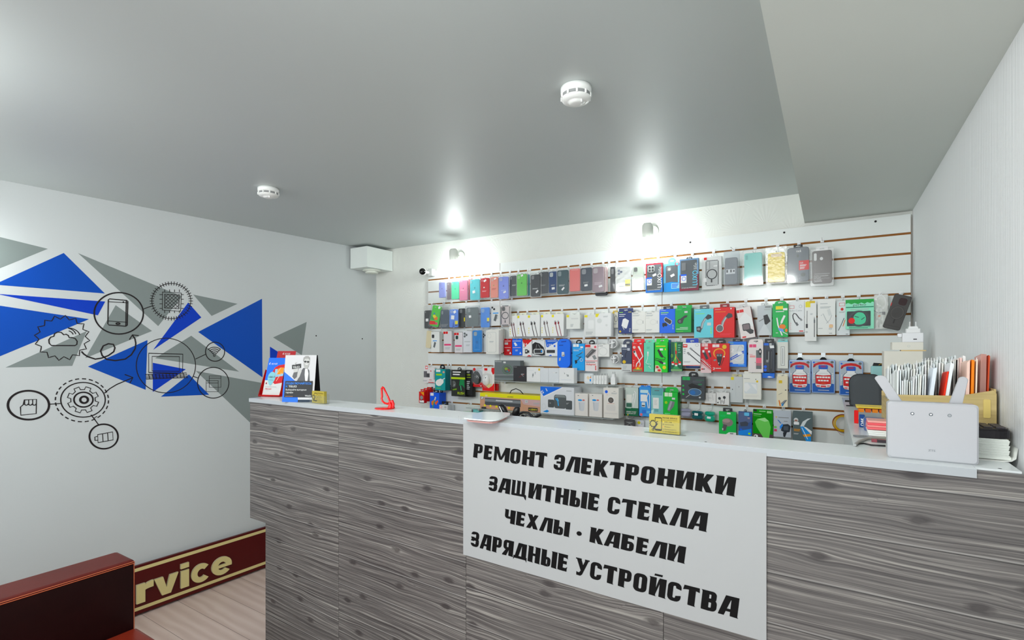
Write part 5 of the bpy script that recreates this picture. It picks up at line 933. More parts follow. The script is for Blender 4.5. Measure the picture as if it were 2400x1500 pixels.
# --- three bottle-print tins on clip hooks
for i, (x0, x1, y0, y1, lab) in enumerate(((1080, 1346, 432, 834, 'leftmost of the three tin signs with a red and white bottle print'), (1356, 1640, 430, 836, 'middle of the three tin signs with a red and white bottle print'), (1690, 1980, 446, 866, 'rightmost of the three tin signs, partly behind the black bag'))):
    w, h = x1-x0, y1-y0; q = lambda u, v: (x0+u*w, y0+v*h)
    s_ = Item('bottle_tin', 6, x0, y0, x1, y1, lab, 'tin', d=.035, t=.012, group='bottle print tins on clip hooks', hook=False)
    b = MB(); b.prism(rr(-s_.w/2, 0, s_.w/2, s_.h, .006), 0, -s_.t, M((150, 170, 205), .25, metal=.3), .002)
    s_.deco(b, [('r', *q(.04, .03), *q(.96, .97), (168, 176, 184), 4), ('p', [q(.04, .72), q(.2, .70), q(.8, .70), q(.96, .72), q(.96, .97), q(.04, .97)], (30, 84, 160)),
        ('p', [q(.08, .14), q(.3, .075), q(.5, .06), q(.7, .075), q(.92, .14), q(.90, .20), q(.7, .15), q(.5, .135), q(.3, .15), q(.10, .20)], (186, 22, 34)), ('p', [q(.06, .19), q(.16, .15), q(.18, .20), q(.08, .24)], (150, 16, 28)), ('p', [q(.94, .19), q(.84, .15), q(.82, .20), q(.92, .24)], (150, 16, 28)),
        ('p', [q(.32, .28), q(.68, .28), q(.68, .33), q(.76, .36), q(.84, .43), q(.85, .76), q(.78, .83), q(.5, .855), q(.22, .83), q(.15, .76), q(.16, .43), q(.24, .36), q(.32, .33)], (44, 58, 90)),
        ('p', [q(.335, .285), q(.665, .285), q(.665, .335), q(.745, .37), q(.82, .44), q(.83, .755), q(.77, .815), q(.5, .84), q(.23, .815), q(.17, .755), q(.18, .44), q(.255, .37), q(.335, .335)], (226, 226, 224)),
        ('r', *q(.30, .16), *q(.70, .285), (20, 86, 176), 16), ('e', *q(.5, .20), w*.13, h*.035, (120, 60, 120)), ('p', [q(.18, .45), q(.5, .47), q(.82, .45), q(.82, .72), q(.5, .745), q(.18, .72)], (192, 22, 36)),
        ('b', *q(.30, .40), *q(.72, .415), 1, 'l'), ('r', *q(.22, .50), *q(.32, .55), 'W'), ('r', *q(.34, .50), *q(.44, .55), 'W'), ('r', *q(.46, .50), *q(.56, .55), 'W'), ('r', *q(.58, .50), *q(.68, .55), 'W'), ('r', *q(.70, .50), *q(.79, .55), 'W'),
        ('r', *q(.28, .60), *q(.38, .645), 'W'), ('r', *q(.40, .60), *q(.50, .645), 'W'), ('r', *q(.52, .60), *q(.62, .645), 'W'), ('r', *q(.64, .60), *q(.73, .645), 'W'), ('r', *q(.40, .77), *q(.62, .82), (196, 60, 70)), ('r', *q(.22, .76), *q(.36, .81), (214, 120, 124)), ('r', *q(.66, .76), *q(.78, .80), (214, 120, 124)),
        ('b', *q(.42, .69), *q(.6, .71), 1, 'O'), ('e', *q(.10, .08), 12, 10, 'B'), ('e', *q(.88, .07), 18, 15, 'S'), ('b', *q(.09, .40), *q(.13, .60), 4, 'W'), ('b', *q(.88, .40), *q(.92, .60), 4, 'W'), ('b', *q(.28, .90), *q(.75, .93), 1, 'L')])
    b.build('printed_tin', s_.e)
    hk = empty('clip_hook', (s_.cx, D, s_.zt)); tag(hk, ['leftmost', 'middle', 'rightmost'][i]+' of the three black clip hooks above the tins', 'hook', 'clip hooks above the tins')
    b = MB(); b.box((-.010, -.003, .006), (.010, -.0002, .036), M((160, 164, 166), .3, metal=.7)); b.build('bracket', hk)
    b = MB(); b.prism([(-.018, -.004), (.018, -.004), (.014, .005), (.006, .013), (-.006, .013), (-.014, .005)], -.004, -.034, BLACKV, .002); b.build('clip', hk)
# --- fourth row, left block
card(4, 128, 560, 272, 762, (214, 210, 210), 'white card with a printed dark speaker pair', [('r', 150, 542, 182, 585, (214, 70, 74)), ('r', 155, 552, 177, 575, 'W'), ('r', 130, 612, 172, 692, (96, 94, 98)), ('r', 165, 640, 206, 692, (66, 66, 70)), ('e', 222, 608, 7, 7, 'R'), ('b', 120, 730, 175, 750, 2, 'l'), ('b', 190, 752, 262, 766, 1, 'R'), ('b', 200, 720, 235, 735, 1, (200, 120, 120))], kind='speaker_card', d=.03, t=.006)
card(4, 256, 600, 276, 720, (70, 70, 74), 'narrow dark pack edge behind the teal box', kind='small_pack', d=.03, t=.02, hook=False)
box(4, 275, 585, 408, 860, (16, 140, 142), 'teal wireless charger box with a white pad print', [('r', 290, 590, 345, 622, 'W'), ('r', 290, 645, 365, 668, (150, 190, 60)), ('e', 388, 622, 14, 14, (190, 150, 130)), ('p', [(282, 758), (300, 728), (350, 706), (388, 728), (386, 760), (350, 800), (320, 806), (292, 790)], (222, 218, 214)), ('l', [(372, 722), (404, 700)], 8, 'W'), ('b', 290, 828, 350, 842, 1, (120, 190, 60))], d=.10, t=.06, tab=('k', .5, 48, 'o'), kind='charger_box', side=(14, 112, 118))
card(4, 410, 590, 484, 850, (128, 134, 140), 'grey pack with a crossed strap print beside the teal box', [('l', [(415, 600), (450, 680), (478, 600)], 14, (92, 98, 104)), ('l', [(425, 800), (446, 690), (470, 800)], 12, (100, 106, 112)), ('e', 432, 776, 12, 14, (200, 204, 206)), ('r', 412, 790, 484, 850, (50, 52, 56)), ('b', 440, 805, 478, 840, 3, 'g')], kind='strap_pack', d=.035, t=.02)
s_ = box(4, 488, 596, 668, 940, (40, 42, 38), 'black gaming mouse box with lime bands and green print', [('r', 486, 690, 668, 716, (176, 200, 40)), ('b', 506, 616, 612, 642, 1, 'W'), ('b', 508, 646, 598, 676, 1, 'W'), ('p', [(600, 720), (655, 715), (660, 830), (630, 790), (590, 800)], (24, 120, 70)), ('l', [(610, 800), (618, 860)], 8, (90, 190, 140)), ('e', 520, 780, 30, 42, (90, 94, 92)), ('p', [(520, 790), (535, 780), (524, 810)], 'l'), ('p', [(505, 850), (560, 835), (560, 856), (508, 862)], (110, 150, 50)), ('t', 'RUSH', 572, 912, 34, (190, 214, 40), 84), ('e', 500, 780, 12, 40, (60, 62, 60))], d=.10, t=.035, kind='mouse_box', tab=('k', .3, 26, 'o'), side=(26, 26, 26))
s_ = box(4, 670, 596, 762, 925, (24, 25, 26), 'black gaming mouse box turned to its spec side with lime word', [('t', 'RUSH', 676, 668, 20, (176, 200, 40), 58), ('b', 678, 612, 730, 640, 2, 'l'), ('b', 676, 690, 740, 700, 1, (170, 200, 50)), ('b', 682, 740, 730, 860, 5, 'l'), ('e', 675, 780, 5, 7, 'W'), ('e', 675, 806, 5, 7, 'W'), ('e', 675, 834, 5, 7, 'W'), ('e', 675, 860, 5, 7, 'W')], d=.08, t=.03, kind='mouse_box', hook=False)
card(4, 668, 815, 782, 948, (46, 48, 48), 'black mouse pack hanging behind the gaming box', kind='mouse_pack', d=.05, t=.02, rnd=.12, hook=False)
def mouse(s, cx, cy, rx, ry, c, rot=0):
    """a real domed mouse in its blister"""
    X, Z = s.X(cx), s.Z(cy); RX, RZ = s.px(rx), ry/(s.y1-s.y0)*s.h; b = MB(); vs = []; fs = []; n, k = 24, 7; ra = math.radians(rot)
    for j in range(k+1):
        f = j/k; r = math.sqrt(max(0, 1-f*f*.98)); y = -s.t-.0008-.024*f
        for i in range(n):
            a = 2*PI*i/n; u = RX*r*math.cos(a)*(1-.18*math.sin(a)); v = RZ*r*math.sin(a); vs.append((X+u*math.cos(ra)-v*math.sin(ra), y, Z+u*math.sin(ra)+v*math.cos(ra)))
    for j in range(k):
        for i in range(n): fs.append((j*n+i, j*n+(i+1) % n, (j+1)*n+(i+1) % n, (j+1)*n+i))
    m = M(colr(c), .18, coat=.4); b.add(vs, fs, m, True); b.add(vs[-n:], [list(range(n))], m, True); o = b.build('mouse', s.e)
    b = MB(); b.lathe([(0, -.002), (.004, -.002), (.004, .002), (0, .002)], M((60, 60, 62), .3), 12, (X-math.sin(ra)*RZ*.5, -s.t-.022, Z+math.cos(ra)*RZ*.5), (1, 0, 0)); b.build('scroll_wheel', o)
s_ = card(4, 756, 576, 902, 815, (196, 198, 202), 'black mouse in a clear blister on a red-based card', [('r', 756, 755, 902, 815, (196, 14, 32)), ('e', 788, 590, 18, 22, 'R'), ('e', 874, 800, 7, 9, 'L'), ('b', 846, 785, 864, 806, 1, 'P')], kind='mouse_pack', d=.07, t=.005, rnd=.08)
mouse(s_, 822, 694, 52, 88, (44, 48, 48), 12); b = MB(); b.prism(rr(s_.X(764), s_.Z(790), s_.X(892), s_.Z(590), s_.px(44)), -s_.t-.0005, -s_.t-.030, CLAM, .012); b.build('blister', s_.e)
s_ = card(4, 893, 562, 1048, 868, (216, 214, 212), 'white mouse in a blister on a white and red card', [('p', [(893, 780), (905, 765), (930, 800), (975, 832), (1020, 800), (1036, 770), (1048, 770), (1048, 868), (893, 868)], (200, 14, 34)), ('r', 918, 572, 958, 604, 'R'), ('p', [(1012, 566), (1048, 566), (1048, 640), (1030, 655), (1010, 610)], 'R'), ('p', [(930, 800), (975, 828), (1022, 790), (1010, 775), (970, 780)], (206, 200, 150)), ('b', 920, 612, 950, 636, 2, (230, 190, 195))], kind='mouse_pack', d=.08, t=.005)
mouse(s_, 948, 730, 44, 72, (228, 229, 230), -14); b = MB(); b.prism(rr(s_.X(900), s_.Z(830), s_.X(1020), s_.Z(640), s_.px(44)), -s_.t-.0005, -s_.t-.030, CLAM, .012); b.build('blister', s_.e)
box(4, 1050, 775, 1088, 866, (178, 14, 34), 'narrow dark red pack beside the white mouse card', d=.05, t=.02, kind='mouse_pack', hook=False)
for k in (2, 1, 0):
    box(4, 66+k*42, 878-k*14, 132+k*42, 1026-k*22, (190, 16, 28), ['small red bulb box, frontmost of three by the wall', 'small red bulb box in the middle of three', 'small red bulb box rearmost of three'][k], [('p', [(84, 885), (132, 930), (132, 880)], (214, 150, 60)), ('e', 100, 955, 20, 26, 'g'), ('r', 76, 990, 132, 1018, 'W'), ('l', [(88, 1000), (120, 968)], 5, 'K'), ('r', 76, 1018, 132, 1026, 'K')] if k == 0 else [('b', 120+42*(k-1), 890, 126+42*(k-1), 980, 4, 'y')], d=.13-.035*k, t=.034, tab=((180, 14, 28), .9, 22), kind='bulb_box', group='small red bulb boxes')
for k in (1, 0):
    box(4, 208+k*98, 892, 328+k*40, 1118, (20, 88, 206), ['royal blue stylus box with an orange splash print', 'royal blue stylus box behind its twin'][k], [('r', 216, 896, 258, 932, 'W'), ('p', [(228, 1010), (262, 985), (270, 1030), (250, 1062), (232, 1050)], 'O'), ('p', [(270, 1020), (310, 985), (318, 1005), (290, 1050)], (214, 96, 60)), ('l', [(284, 950), (262, 1030), (240, 1108)], 16, (70, 130, 110)), ('l', [(284, 946), (272, 990)], 16, 'L'), ('r', 208, 1096, 328, 1118, 'W'), ('b', 215, 1100, 240, 1112, 1, 'K'), ('b', 278, 1100, 320, 1114, 1, 'K')] if k == 0 else [], d=.11-.05*k, t=.045, tab=('k', .6, 26), kind='stylus_box', group='royal blue stylus boxes', hook=(k == 0))
for k in (1, 0):
    box(4, 330+k*50, 1052, 436+k*42, 1168, (206, 207, 208), ['white charger box with a black tab at the counter edge', 'white charger box behind its black-tabbed twin'][k], [('r', 338, 1062, 366, 1092, (214, 110, 110)), ('r', 342, 1067, 362, 1087, 'W'), ('e', 410, 1078, 16, 14, 'l'), ('b', 350, 1105, 420, 1150, 4, 'l')] if k == 0 else [], d=.11-.05*k, t=.045, tab=('k', .8, 34) if k == 0 else None, kind='charger_box', group='white charger boxes low on the wall', hook=(k == 0))
box(4, 752, 1112, 850, 1190, (110, 184, 184), 'pale teal box low behind the clear tray', [('r', 752, 1112, 772, 1190, 'S'), ('b', 790, 1125, 840, 1150, 2, (150, 205, 205))], d=.08, t=.05)
box(4, 620, 1142, 750, 1200, (80, 170, 80), 'green pack low behind the counter edge', d=.06, t=.03, kind='small_pack')
box(4, 500, 1138, 600, 1200, (70, 140, 205), 'blue pack low behind the counter edge', d=.06, t=.03, kind='small_pack')
# --- two clear shelves and what stands on them
def shelf(x0, x1, z, dep, label):
    t = empty('acrylic_shelf', ((x0+x1)/2, D, z)); tag(t, label, 'shelf', 'clear shelves on the display wall'); w = (x1-x0)/2
    b = MB(); b.box((-w, -dep, -.004), (w, -.0005, 0), ACRYL); b.build('shelf_plate', t)
    b = MB(); b.box((-w, -dep-.0012, -.005), (w, -dep-.0002, -.0002), M((150, 156, 156), .2)); b.box((w+.0002, -dep, -.005), (w+.0012, -.0005, -.0002), M((190, 196, 194), .2)); b.build('edge', t)
    for x in (-w*.85, 0, w*.85):
        b = MB(); b.box((x-.006, -dep*.8, -.022), (x+.006, -.0005, -.0045), M((170, 172, 172), .3, metal=.6)); b.build('bracket', t)
ZU, ZL = 1.364, 1.158
shelf(-2.04, -1.13, ZU, .17, 'upper clear shelf carrying small white boxes'); shelf(-2.28, -1.14, ZL, .19, 'lower clear shelf carrying the yellow speaker box')
def onshelf(crop, x0, y0, x1, z, c, label, dec=(), y=None, kind='product_box', cat='box', t=.04, mk=None, y1=None, d=.13, **kw):
    """box standing on a shelf: its bottom is the shelf, its top and sides come from the study"""
    ox, oy, k = CR[crop]; Y = D-d; cx = ox+(x0+x1)/2/k
    v = ray(cx, 0); dy = Y/v.y; yb = (Y0-(z+.0006-H)*FPX/dy-oy)*k       # pixel row of the foot
    return box(crop, x0, y0, x1, yb, c, label, dec, Y=Y, t=t, kind=kind, cat=cat, hook=False, **kw)
SB = 'boxes on the upper clear shelf'
onshelf(4, 1052, 472, 1384, ZU, (112, 120, 122), 'large grey headphone box with a colourful emblem', [('r', 1052, 472, 1384, 660, (104, 110, 112)), ('r', 1052, 660, 1384, 700, (92, 98, 100)), ('t', 'REMAX', 1060, 494, 15, 'L', 86), ('r', 1168, 486, 1200, 508, 'L'), ('o', 1218, 590, 62, 58, 14, (90, 110, 96)), ('e', 1218, 590, 46, 44, (82, 88, 84)), ('e', 1205, 580, 22, 18, (130, 150, 70)), ('e', 1238, 600, 16, 14, (150, 70, 60)), ('e', 1222, 612, 14, 10, (70, 110, 130)), ('l', [(1052, 665), (1384, 655)], 4, 'l')], t=.05, d=.10, group=SB, side=(90, 96, 98))
onshelf(4, 1296, 546, 1464, ZU, (48, 47, 50), 'square black earphone box on the upper shelf', [('t', 'REMAX', 1302, 562, 9, 'l', 40), ('l', [(1370, 690), (1432, 652)], 7, (100, 40, 44)), ('l', [(1395, 648), (1430, 678)], 7, 'g'), ('e', 1432, 650, 8, 7, (150, 60, 60)), ('b', 1400, 645, 1432, 660, 1, 'l')], t=.05, d=.15, group=SB)
onshelf(4, 1466, 560, 1644, ZU, (220, 220, 220), 'white earphone box with a gold seal, left of the film-wrapped ones', [('e', 1632, 588, 12, 16, 'y'), ('p', [(1545, 640), (1562, 636), (1556, 690), (1540, 692)], 'l'), ('p', [(1574, 622), (1590, 618), (1582, 660)], 'l'), ('e', 1552, 662, 8, 8, 'S'), ('b', 1495, 600, 1560, 608, 1, (205, 206, 206))], t=.05, d=.145, group=SB)
for x0, x1, y0, lab, dd in ((1646, 1752, 572, 'plain white film-wrapped box, left of two on the upper shelf', 0), (1754, 1888, 572, 'white film-wrapped box with a blue reflection, right of two', 1)):
    s_ = onshelf(4, x0, y0, x1, ZU, (214, 217, 222), lab, [('e', x0+70, 630, 14, 10, 'W'), ('b', x0+90, 625, x0+112, 645, 1, 'l')] if dd else [], t=.05, d=.14, group=SB)
    b = MB(); b.prism([(-s_.w/2-.0006, .001), (s_.w/2+.0006, .001), (s_.w/2+.0006, s_.h+.0006), (-s_.w/2-.0006, s_.h+.0006)], .0005, -s_.t-.001, BAG); b.build('film_wrap', s_.e)
onshelf(4, 1890, 570, 2084, ZU, (222, 222, 224), 'square white earbud box at the right of the wrapped boxes', [('l', [(1960, 630), (1966, 650)], 6, 'g'), ('p', [(1985, 650), (2015, 655), (2020, 680), (1996, 682)], 'l'), ('e', 2010, 668, 7, 7, 'g'), ('b', 1915, 720, 2050, 735, 1, (210, 212, 216))], t=.05, d=.15, group=SB)
onshelf(5, 50, 520, 160, ZU, (206, 211, 214), 'rounded clear earphone case with an orange and blue print', [('r', 62, 535, 150, 625, (222, 224, 224), 16), ('p', [(95, 550), (120, 570), (110, 600), (80, 580)], (226, 200, 170)), ('e', 130, 605, 10, 18, 'b'), ('e', 132, 570, 7, 10, 'O'), ('e', 136, 552, 4, 5, 'K')], t=.02, d=.13, rnd=.18, kind='earphone_case')
for i in range(5):
    x0 = 166+i*35
    s_ = onshelf(5, x0, 545, x0+31, ZU, (220, 220, 219), ['leftmost', 'second', 'middle', 'fourth', 'rightmost'][i]+' of five slim white chargers with metal pins', [('b', x0+8, 585, x0+14, 630, 1, (200, 202, 204))], t=.03, d=.12, kind='wall_charger', cat='charger', group='slim white chargers on the upper shelf', rnd=.08)
    for q in (-.006, .006): b = MB(); b.tube([(q, -.015, s_.h), (q, -.015, s_.h+.012)], .0016, M((150, 150, 150), .25, metal=.8), 8); b.build('pin', s_.e)
s_ = onshelf(5, 388, 572, 446, ZU, (222, 222, 222), 'single white plug charger at the right of the upper shelf', t=.035, d=.12, kind='wall_charger', cat='charger', rnd=.12)
b = MB(); b.prism([(-s_.w*.36, s_.h), (s_.w*.36, s_.h), (s_.w*.26, s_.h+.022), (-s_.w*.26, s_.h+.022)], -.004, -.031, M((222, 222, 222), .42), .001); b.build('plug_head', s_.e)
for q in (-.006, .006): b = MB(); b.tube([(q, -.017, s_.h+.021), (q, -.017, s_.h+.036)], .0018, M((150, 150, 150), .25, metal=.8), 8); b.build('pin', s_.e)
s_ = onshelf(4, 862, 910, 1645, ZL, (190, 148, 124), 'long yellow-topped speaker bar box with a carry handle', [('r', 862, 912, 1645, 962, (232, 212, 30)), ('p', [(862, 962), (1150, 962), (1100, 985), (862, 990)], (176, 150, 160)), ('p', [(1400, 962), (1645, 970), (1645, 1050), (1440, 1030)], (190, 160, 160)), ('t', 'AWEI', 1232, 954, 16, 'K', 76), ('r', 930, 978, 1404, 1072, (70, 72, 76), 8), ('r', 930, 990, 1404, 1026, (124, 128, 132)), ('r', 1080, 994, 1300, 1012, (190, 192, 194)), ('e', 892, 980, 20, 22, 'S'), ('e', 892, 980, 15, 17, 'W'), ('l', [(880, 970), (904, 992)], 4, 'K'), ('e', 930, 1078, 15, 15, 'Y'), ('e', 1008, 1082, 15, 15, 'Y'), ('e', 1090, 1084, 15, 15, 'Y'), ('e', 1255, 1090, 15, 15, 'Y'), ('e', 1340, 1092, 15, 15, 'Y'), ('r', 1500, 1066, 1616, 1112, 'K', 4), ('t', '+10W+', 1506, 1102, 26, 'Y', 104), ('r', 1460, 975, 1495, 1010, 'L'), ('r', 1466, 981, 1489, 1004, 'l'), ('b', 1565, 1000, 1640, 1025, 2, 'l'), ('r', 935, 935, 968, 960, (216, 206, 140)), ('r', 885, 1100, 950, 1130, 'K')], t=.11, d=.165, kind='speaker_box', side=(214, 196, 40))
b = MB(); b.tube([(s_.X(1210), -.055, s_.h-.002), (s_.X(1235), -.06, s_.h+.022), (s_.X(1295), -.06, s_.h+.036), (s_.X(1350), -.06, s_.h+.024), (s_.X(1388), -.055, s_.h-.002)], .003, BLACKV, 8); b.build('carry_handle', s_.e)
onshelf(4, 1648, 818, 2084, ZL, (208, 210, 214), 'white speaker set box with a blue corner banner', [('p', [(1648, 818), (1935, 818), (1690, 945), (1648, 880)], (24, 104, 206)), ('p', [(1690, 945), (1935, 818), (1950, 822), (1700, 960)], 'W'), ('t', 'S 1', 1672, 918, 44, 'W', 80, 28), ('r', 1750, 985, 1830, 1088, (72, 76, 78), 12), ('r', 1980, 985, 2062, 1100, (76, 80, 82), 12), ('r', 1830, 915, 1988, 1094, (84, 88, 90), 30), ('p', [(1832, 950), (1860, 915), (1960, 915), (1985, 950)], (122, 128, 128)), ('l', [(1850, 965), (1880, 1000), (1888, 1060)], 14, (70, 150, 205)), ('l', [(1872, 960), (1890, 1000)], 8, (110, 180, 220)), ('p', [(1985, 1018), (2030, 1010), (1995, 1040)], 'g'), ('p', [(1770, 1020), (1795, 1030), (1775, 1045)], 'g'), ('b', 1990, 860, 2055, 870, 1, 'g'), ('p', [(1680, 1150), (1740, 1122), (1765, 1138), (1740, 1158)], (50, 130, 200)), ('o', 1695, 1080, 26, 34, 3, (190, 194, 198)), ('b', 1750, 1110, 2060, 1125, 1, (216, 218, 222))], t=.12, d=.185, kind='speaker_box', side=(196, 198, 202))
for ox_, lab in ((-188, 'left of the two white humidifier boxes'), (0, 'right of the two white humidifier boxes')):
    q = lambda a: a+ox_*.97
    onshelf(5, q(114), 784 if ox_ == 0 else 778, q(278), ZL, (216, 212, 208), lab, [('p', [(q(160), 885), (q(240), 880), (q(232), 985), (q(218), 1000), (q(184), 1000), (q(170), 985)], (196, 198, 202)), ('r', q(156), 872, q(244), 890, (206, 208, 212), 8), ('e', q(180), 862, 28, 12, (40, 140, 200)), ('e', q(225), 860, 16, 10, (190, 110, 110)), ('r', q(150), 800, q(166), 806, 'K'), ('p', [(q(165), 890), (q(180), 890), (q(184), 985), (q(175), 985)], (180, 184, 190))], t=.10, d=.17, kind='humidifier_box', group='white humidifier boxes on the lower shelf')
onshelf(5, 297, 706, 490, ZL, (216, 212, 206), 'tall white night light box with a dark round print', [('e', 334, 756, 19, 20, 'B'), ('r', 348, 815, 436, 906, (222, 218, 214), 20), ('e', 392, 862, 35, 36, (70, 66, 64)), ('e', 392, 862, 24, 25, (104, 98, 94)), ('l', [(350, 904), (438, 904)], 5, (196, 150, 140)), ('r', 332, 920, 452, 998, (208, 204, 200), 24), ('b', 400, 765, 472, 785, 2, 'l'), ('b', 425, 745, 450, 753, 1, 'g'), ('b', 334, 792, 352, 804, 1, (214, 170, 160)), ('b', 310, 1025, 475, 1048, 1, (206, 202, 198))], t=.10, d=.17, kind='light_box', side=(206, 204, 200))
# --- hanging goods right of the shelves
box(5, 576, 700, 742, 1062, (190, 200, 194), 'clear green-printed charger and cable pack', [('r', 576, 960, 742, 1062, (30, 92, 62)), ('r', 590, 790, 660, 890, (224, 220, 214), 6), ('l', [(690, 770), (668, 850), (680, 960), (700, 850), (712, 770), (690, 740)], 9, 'W'), ('l', [(676, 780), (690, 900)], 7, (214, 216, 214)), ('b', 592, 945, 650, 985, 1, (170, 190, 180)), ('t', 'SMART PORT', 590, 1018, 16, 'W', 128), ('t', 'CHARGER SET', 590, 1038, 14, 'W', 122), ('e', 610, 1050, 8, 8, 'y'), ('r', 590, 900, 660, 950, (60, 100, 84), 4)], d=.09, t=.04, side=(46, 50, 50), tab=((206, 210, 206), .9, 10), kind='charger_pack', cat='pack', rough=.25, rnd=.05)
card(5, 752, 690, 902, 1070, (70, 140, 206), 'clear blue charger and cable pack with a pink badge', [('r', 768, 730, 870, 770, (190, 214, 230), 10), ('r', 772, 790, 850, 880, (224, 224, 222), 8), ('l', [(870, 760), (850, 830), (870, 960), (885, 960), (888, 800), (870, 760)], 10, 'W'), ('r', 785, 890, 830, 950, (205, 210, 212), 6), ('r', 788, 925, 826, 940, (70, 74, 80)), ('e', 780, 1048, 18, 18, (222, 110, 120)), ('r', 790, 985, 840, 1030, (60, 110, 190)), ('b', 850, 1000, 895, 1030, 2, (130, 190, 230))], d=.09, t=.03, kind='charger_pack', rnd=.12, tab=((40, 120, 206), .8, 14))
box(5, 906, 706, 1060, 1064, (140, 190, 190), 'pale teal clear pack with a white wall charger', [('p', [(906, 706), (1060, 706), (1048, 800), (915, 800)], (96, 156, 160)), ('l', [(950, 740), (1010, 738)], 10, 'S'), ('r', 930, 830, 1005, 970, (224, 222, 218), 6), ('b', 945, 860, 985, 930, 5, (200, 202, 200)), ('r', 948, 975, 1000, 1010, (110, 160, 160)), ('p', [(906, 1000), (940, 980), (930, 1064), (906, 1064)], (190, 220, 218))], d=.09, t=.06, kind='charger_pack', cat='pack', rough=.2)
box(5, 1062, 762, 1246, 1066, (22, 168, 70), 'green car charger box with a grey charger print', [('r', 1078, 766, 1122, 816, (206, 222, 196)), ('r', 1128, 766, 1176, 816, (206, 222, 196)), ('r', 1172, 828, 1212, 852, 'L'), ('p', [(1150, 868), (1210, 880), (1196, 940), (1140, 1010), (1112, 990), (1128, 920)], (110, 116, 118)), ('p', [(1155, 872), (1180, 876), (1140, 990), (1118, 985)], (150, 156, 158)), ('e', 1098, 894, 18, 18, (150, 190, 60)), ('b', 1080, 1030, 1150, 1048, 1, (120, 220, 150))], d=.11, t=.06, tab=((26, 170, 74), .92, 64, 'o'), kind='charger_box', side=(14, 136, 54))
s_ = box(5, 1288, 562, 1586, 850, (58, 62, 66), 'dark wireless charger box with a blue disc and green marks', [('r', 1306, 564, 1352, 608, (26, 150, 84)), ('r', 1356, 564, 1404, 608, (26, 150, 84)), ('p', [(1380, 670), (1430, 645), (1560, 690), (1500, 720), (1400, 700)], 'k'), ('e', 1466, 758, 84, 48, (150, 176, 196)), ('e', 1466, 758, 78, 43, (62, 92, 124)), ('e', 1440, 765, 34, 28, (50, 100, 160)), ('l', [(1400, 795), (1352, 830)], 7, 'l'), ('e', 1318, 680, 12, 12, 'G'), ('e', 1318, 735, 14, 14, 'G'), ('e', 1318, 788, 14, 14, 'G'), ('e', 1530, 822, 14, 10, 'L'), ('b', 1440, 612, 1555, 640, 2, (80, 84, 90)), ('b', 1480, 600, 1580, 608, 1, (50, 120, 80)), ('b', 1510, 650, 1560, 670, 2, (50, 130, 84))], d=.11, t=.05, tab=('k', .42, 64, 'o'), kind='charger_box', side=(36, 38, 40))
for x0, x1, y0, y1, lab, dk in ((1590, 1734, 770, 905, 'small white earphone box with a faint print', 0), (1740, 1902, 764, 920, 'small white earphone box with black earbuds', 1)):
    box(5, x0, y0, x1, y1, (214, 213, 211), lab, [('e', 1780, 840, 18, 18, 'K'), ('e', 1842, 826, 18, 18, 'K'), ('l', [(1790, 850), (1800, 912)], 5, 'K'), ('l', [(1845, 840), (1840, 905)], 5, 'K'), ('l', [(1812, 860), (1814, 892)], 6, 'K'), ('l', [(1832, 870), (1832, 912)], 4, 'K'), ('e', 1760, 895, 8, 9, 'K')] if dk else [('l', [(1630, 800), (1640, 870)], 4, 'l'), ('l', [(1690, 790), (1700, 860)], 4, 'l'), ('b', 1640, 830, 1680, 840, 1, 'l')], d=.07, t=.03, tab=('L', .5, 40), kind='earphone_box', group='small white earphone boxes')
box(5, 1916, 560, 2078, 890, (192, 196, 197), 'tall pale grey cable box with a yellow corner', [('r', 1926, 566, 1964, 604, 'Y'), ('e', 1946, 725, 5, 8, 'K'), ('e', 2028, 690, 4, 6, 'K'), ('l', [(1990, 640), (1990, 820)], 3, (180, 184, 186))], d=.05, t=.02, tab=((196, 192, 150), .8, 30), kind='cable_box')
s_ = box(5, 2080, 524, 2312, 852, (216, 215, 208), 'white box with a wrapped square window', [('r', 2098, 636, 2262, 778, (204, 208, 210), 18), ('p', [(2098, 650), (2140, 640), (2180, 700), (2120, 760), (2098, 740)], 'W'), ('p', [(2180, 650), (2250, 660), (2260, 740), (2220, 700)], (226, 228, 230)), ('b', 2092, 584, 2170, 594, 1, 'g'), ('e', 2262, 620, 14, 14, 'y'), ('b', 2110, 800, 2280, 825, 2, (208, 206, 200)), ('e', 2245, 594, 6, 6, 'K')], d=.10, t=.04, tab=((216, 215, 206), .92, 34), kind='cable_box')
box(6, 932, 632, 1066, 1004, (214, 206, 184), 'cream stylus box with coloured tips at the bottom', [('r', 958, 680, 1000, 716, 'y'), ('e', 1042, 796, 10, 6, 'K'), ('l', [(955, 855), (1000, 832)], 4, 'S'), ('p', [(955, 925), (968, 920), (985, 990), (970, 995)], 'O'), ('p', [(980, 960), (1030, 918), (1055, 915), (1010, 985)], 'g'), ('p', [(990, 970), (1020, 950), (1016, 985), (994, 995)], (70, 140, 200)), ('l', [(1055, 918), (1000, 985)], 5, 'K')], d=.09, t=.03, tab=((216, 212, 196), .9, 30), kind='stylus_box', rough=.5)
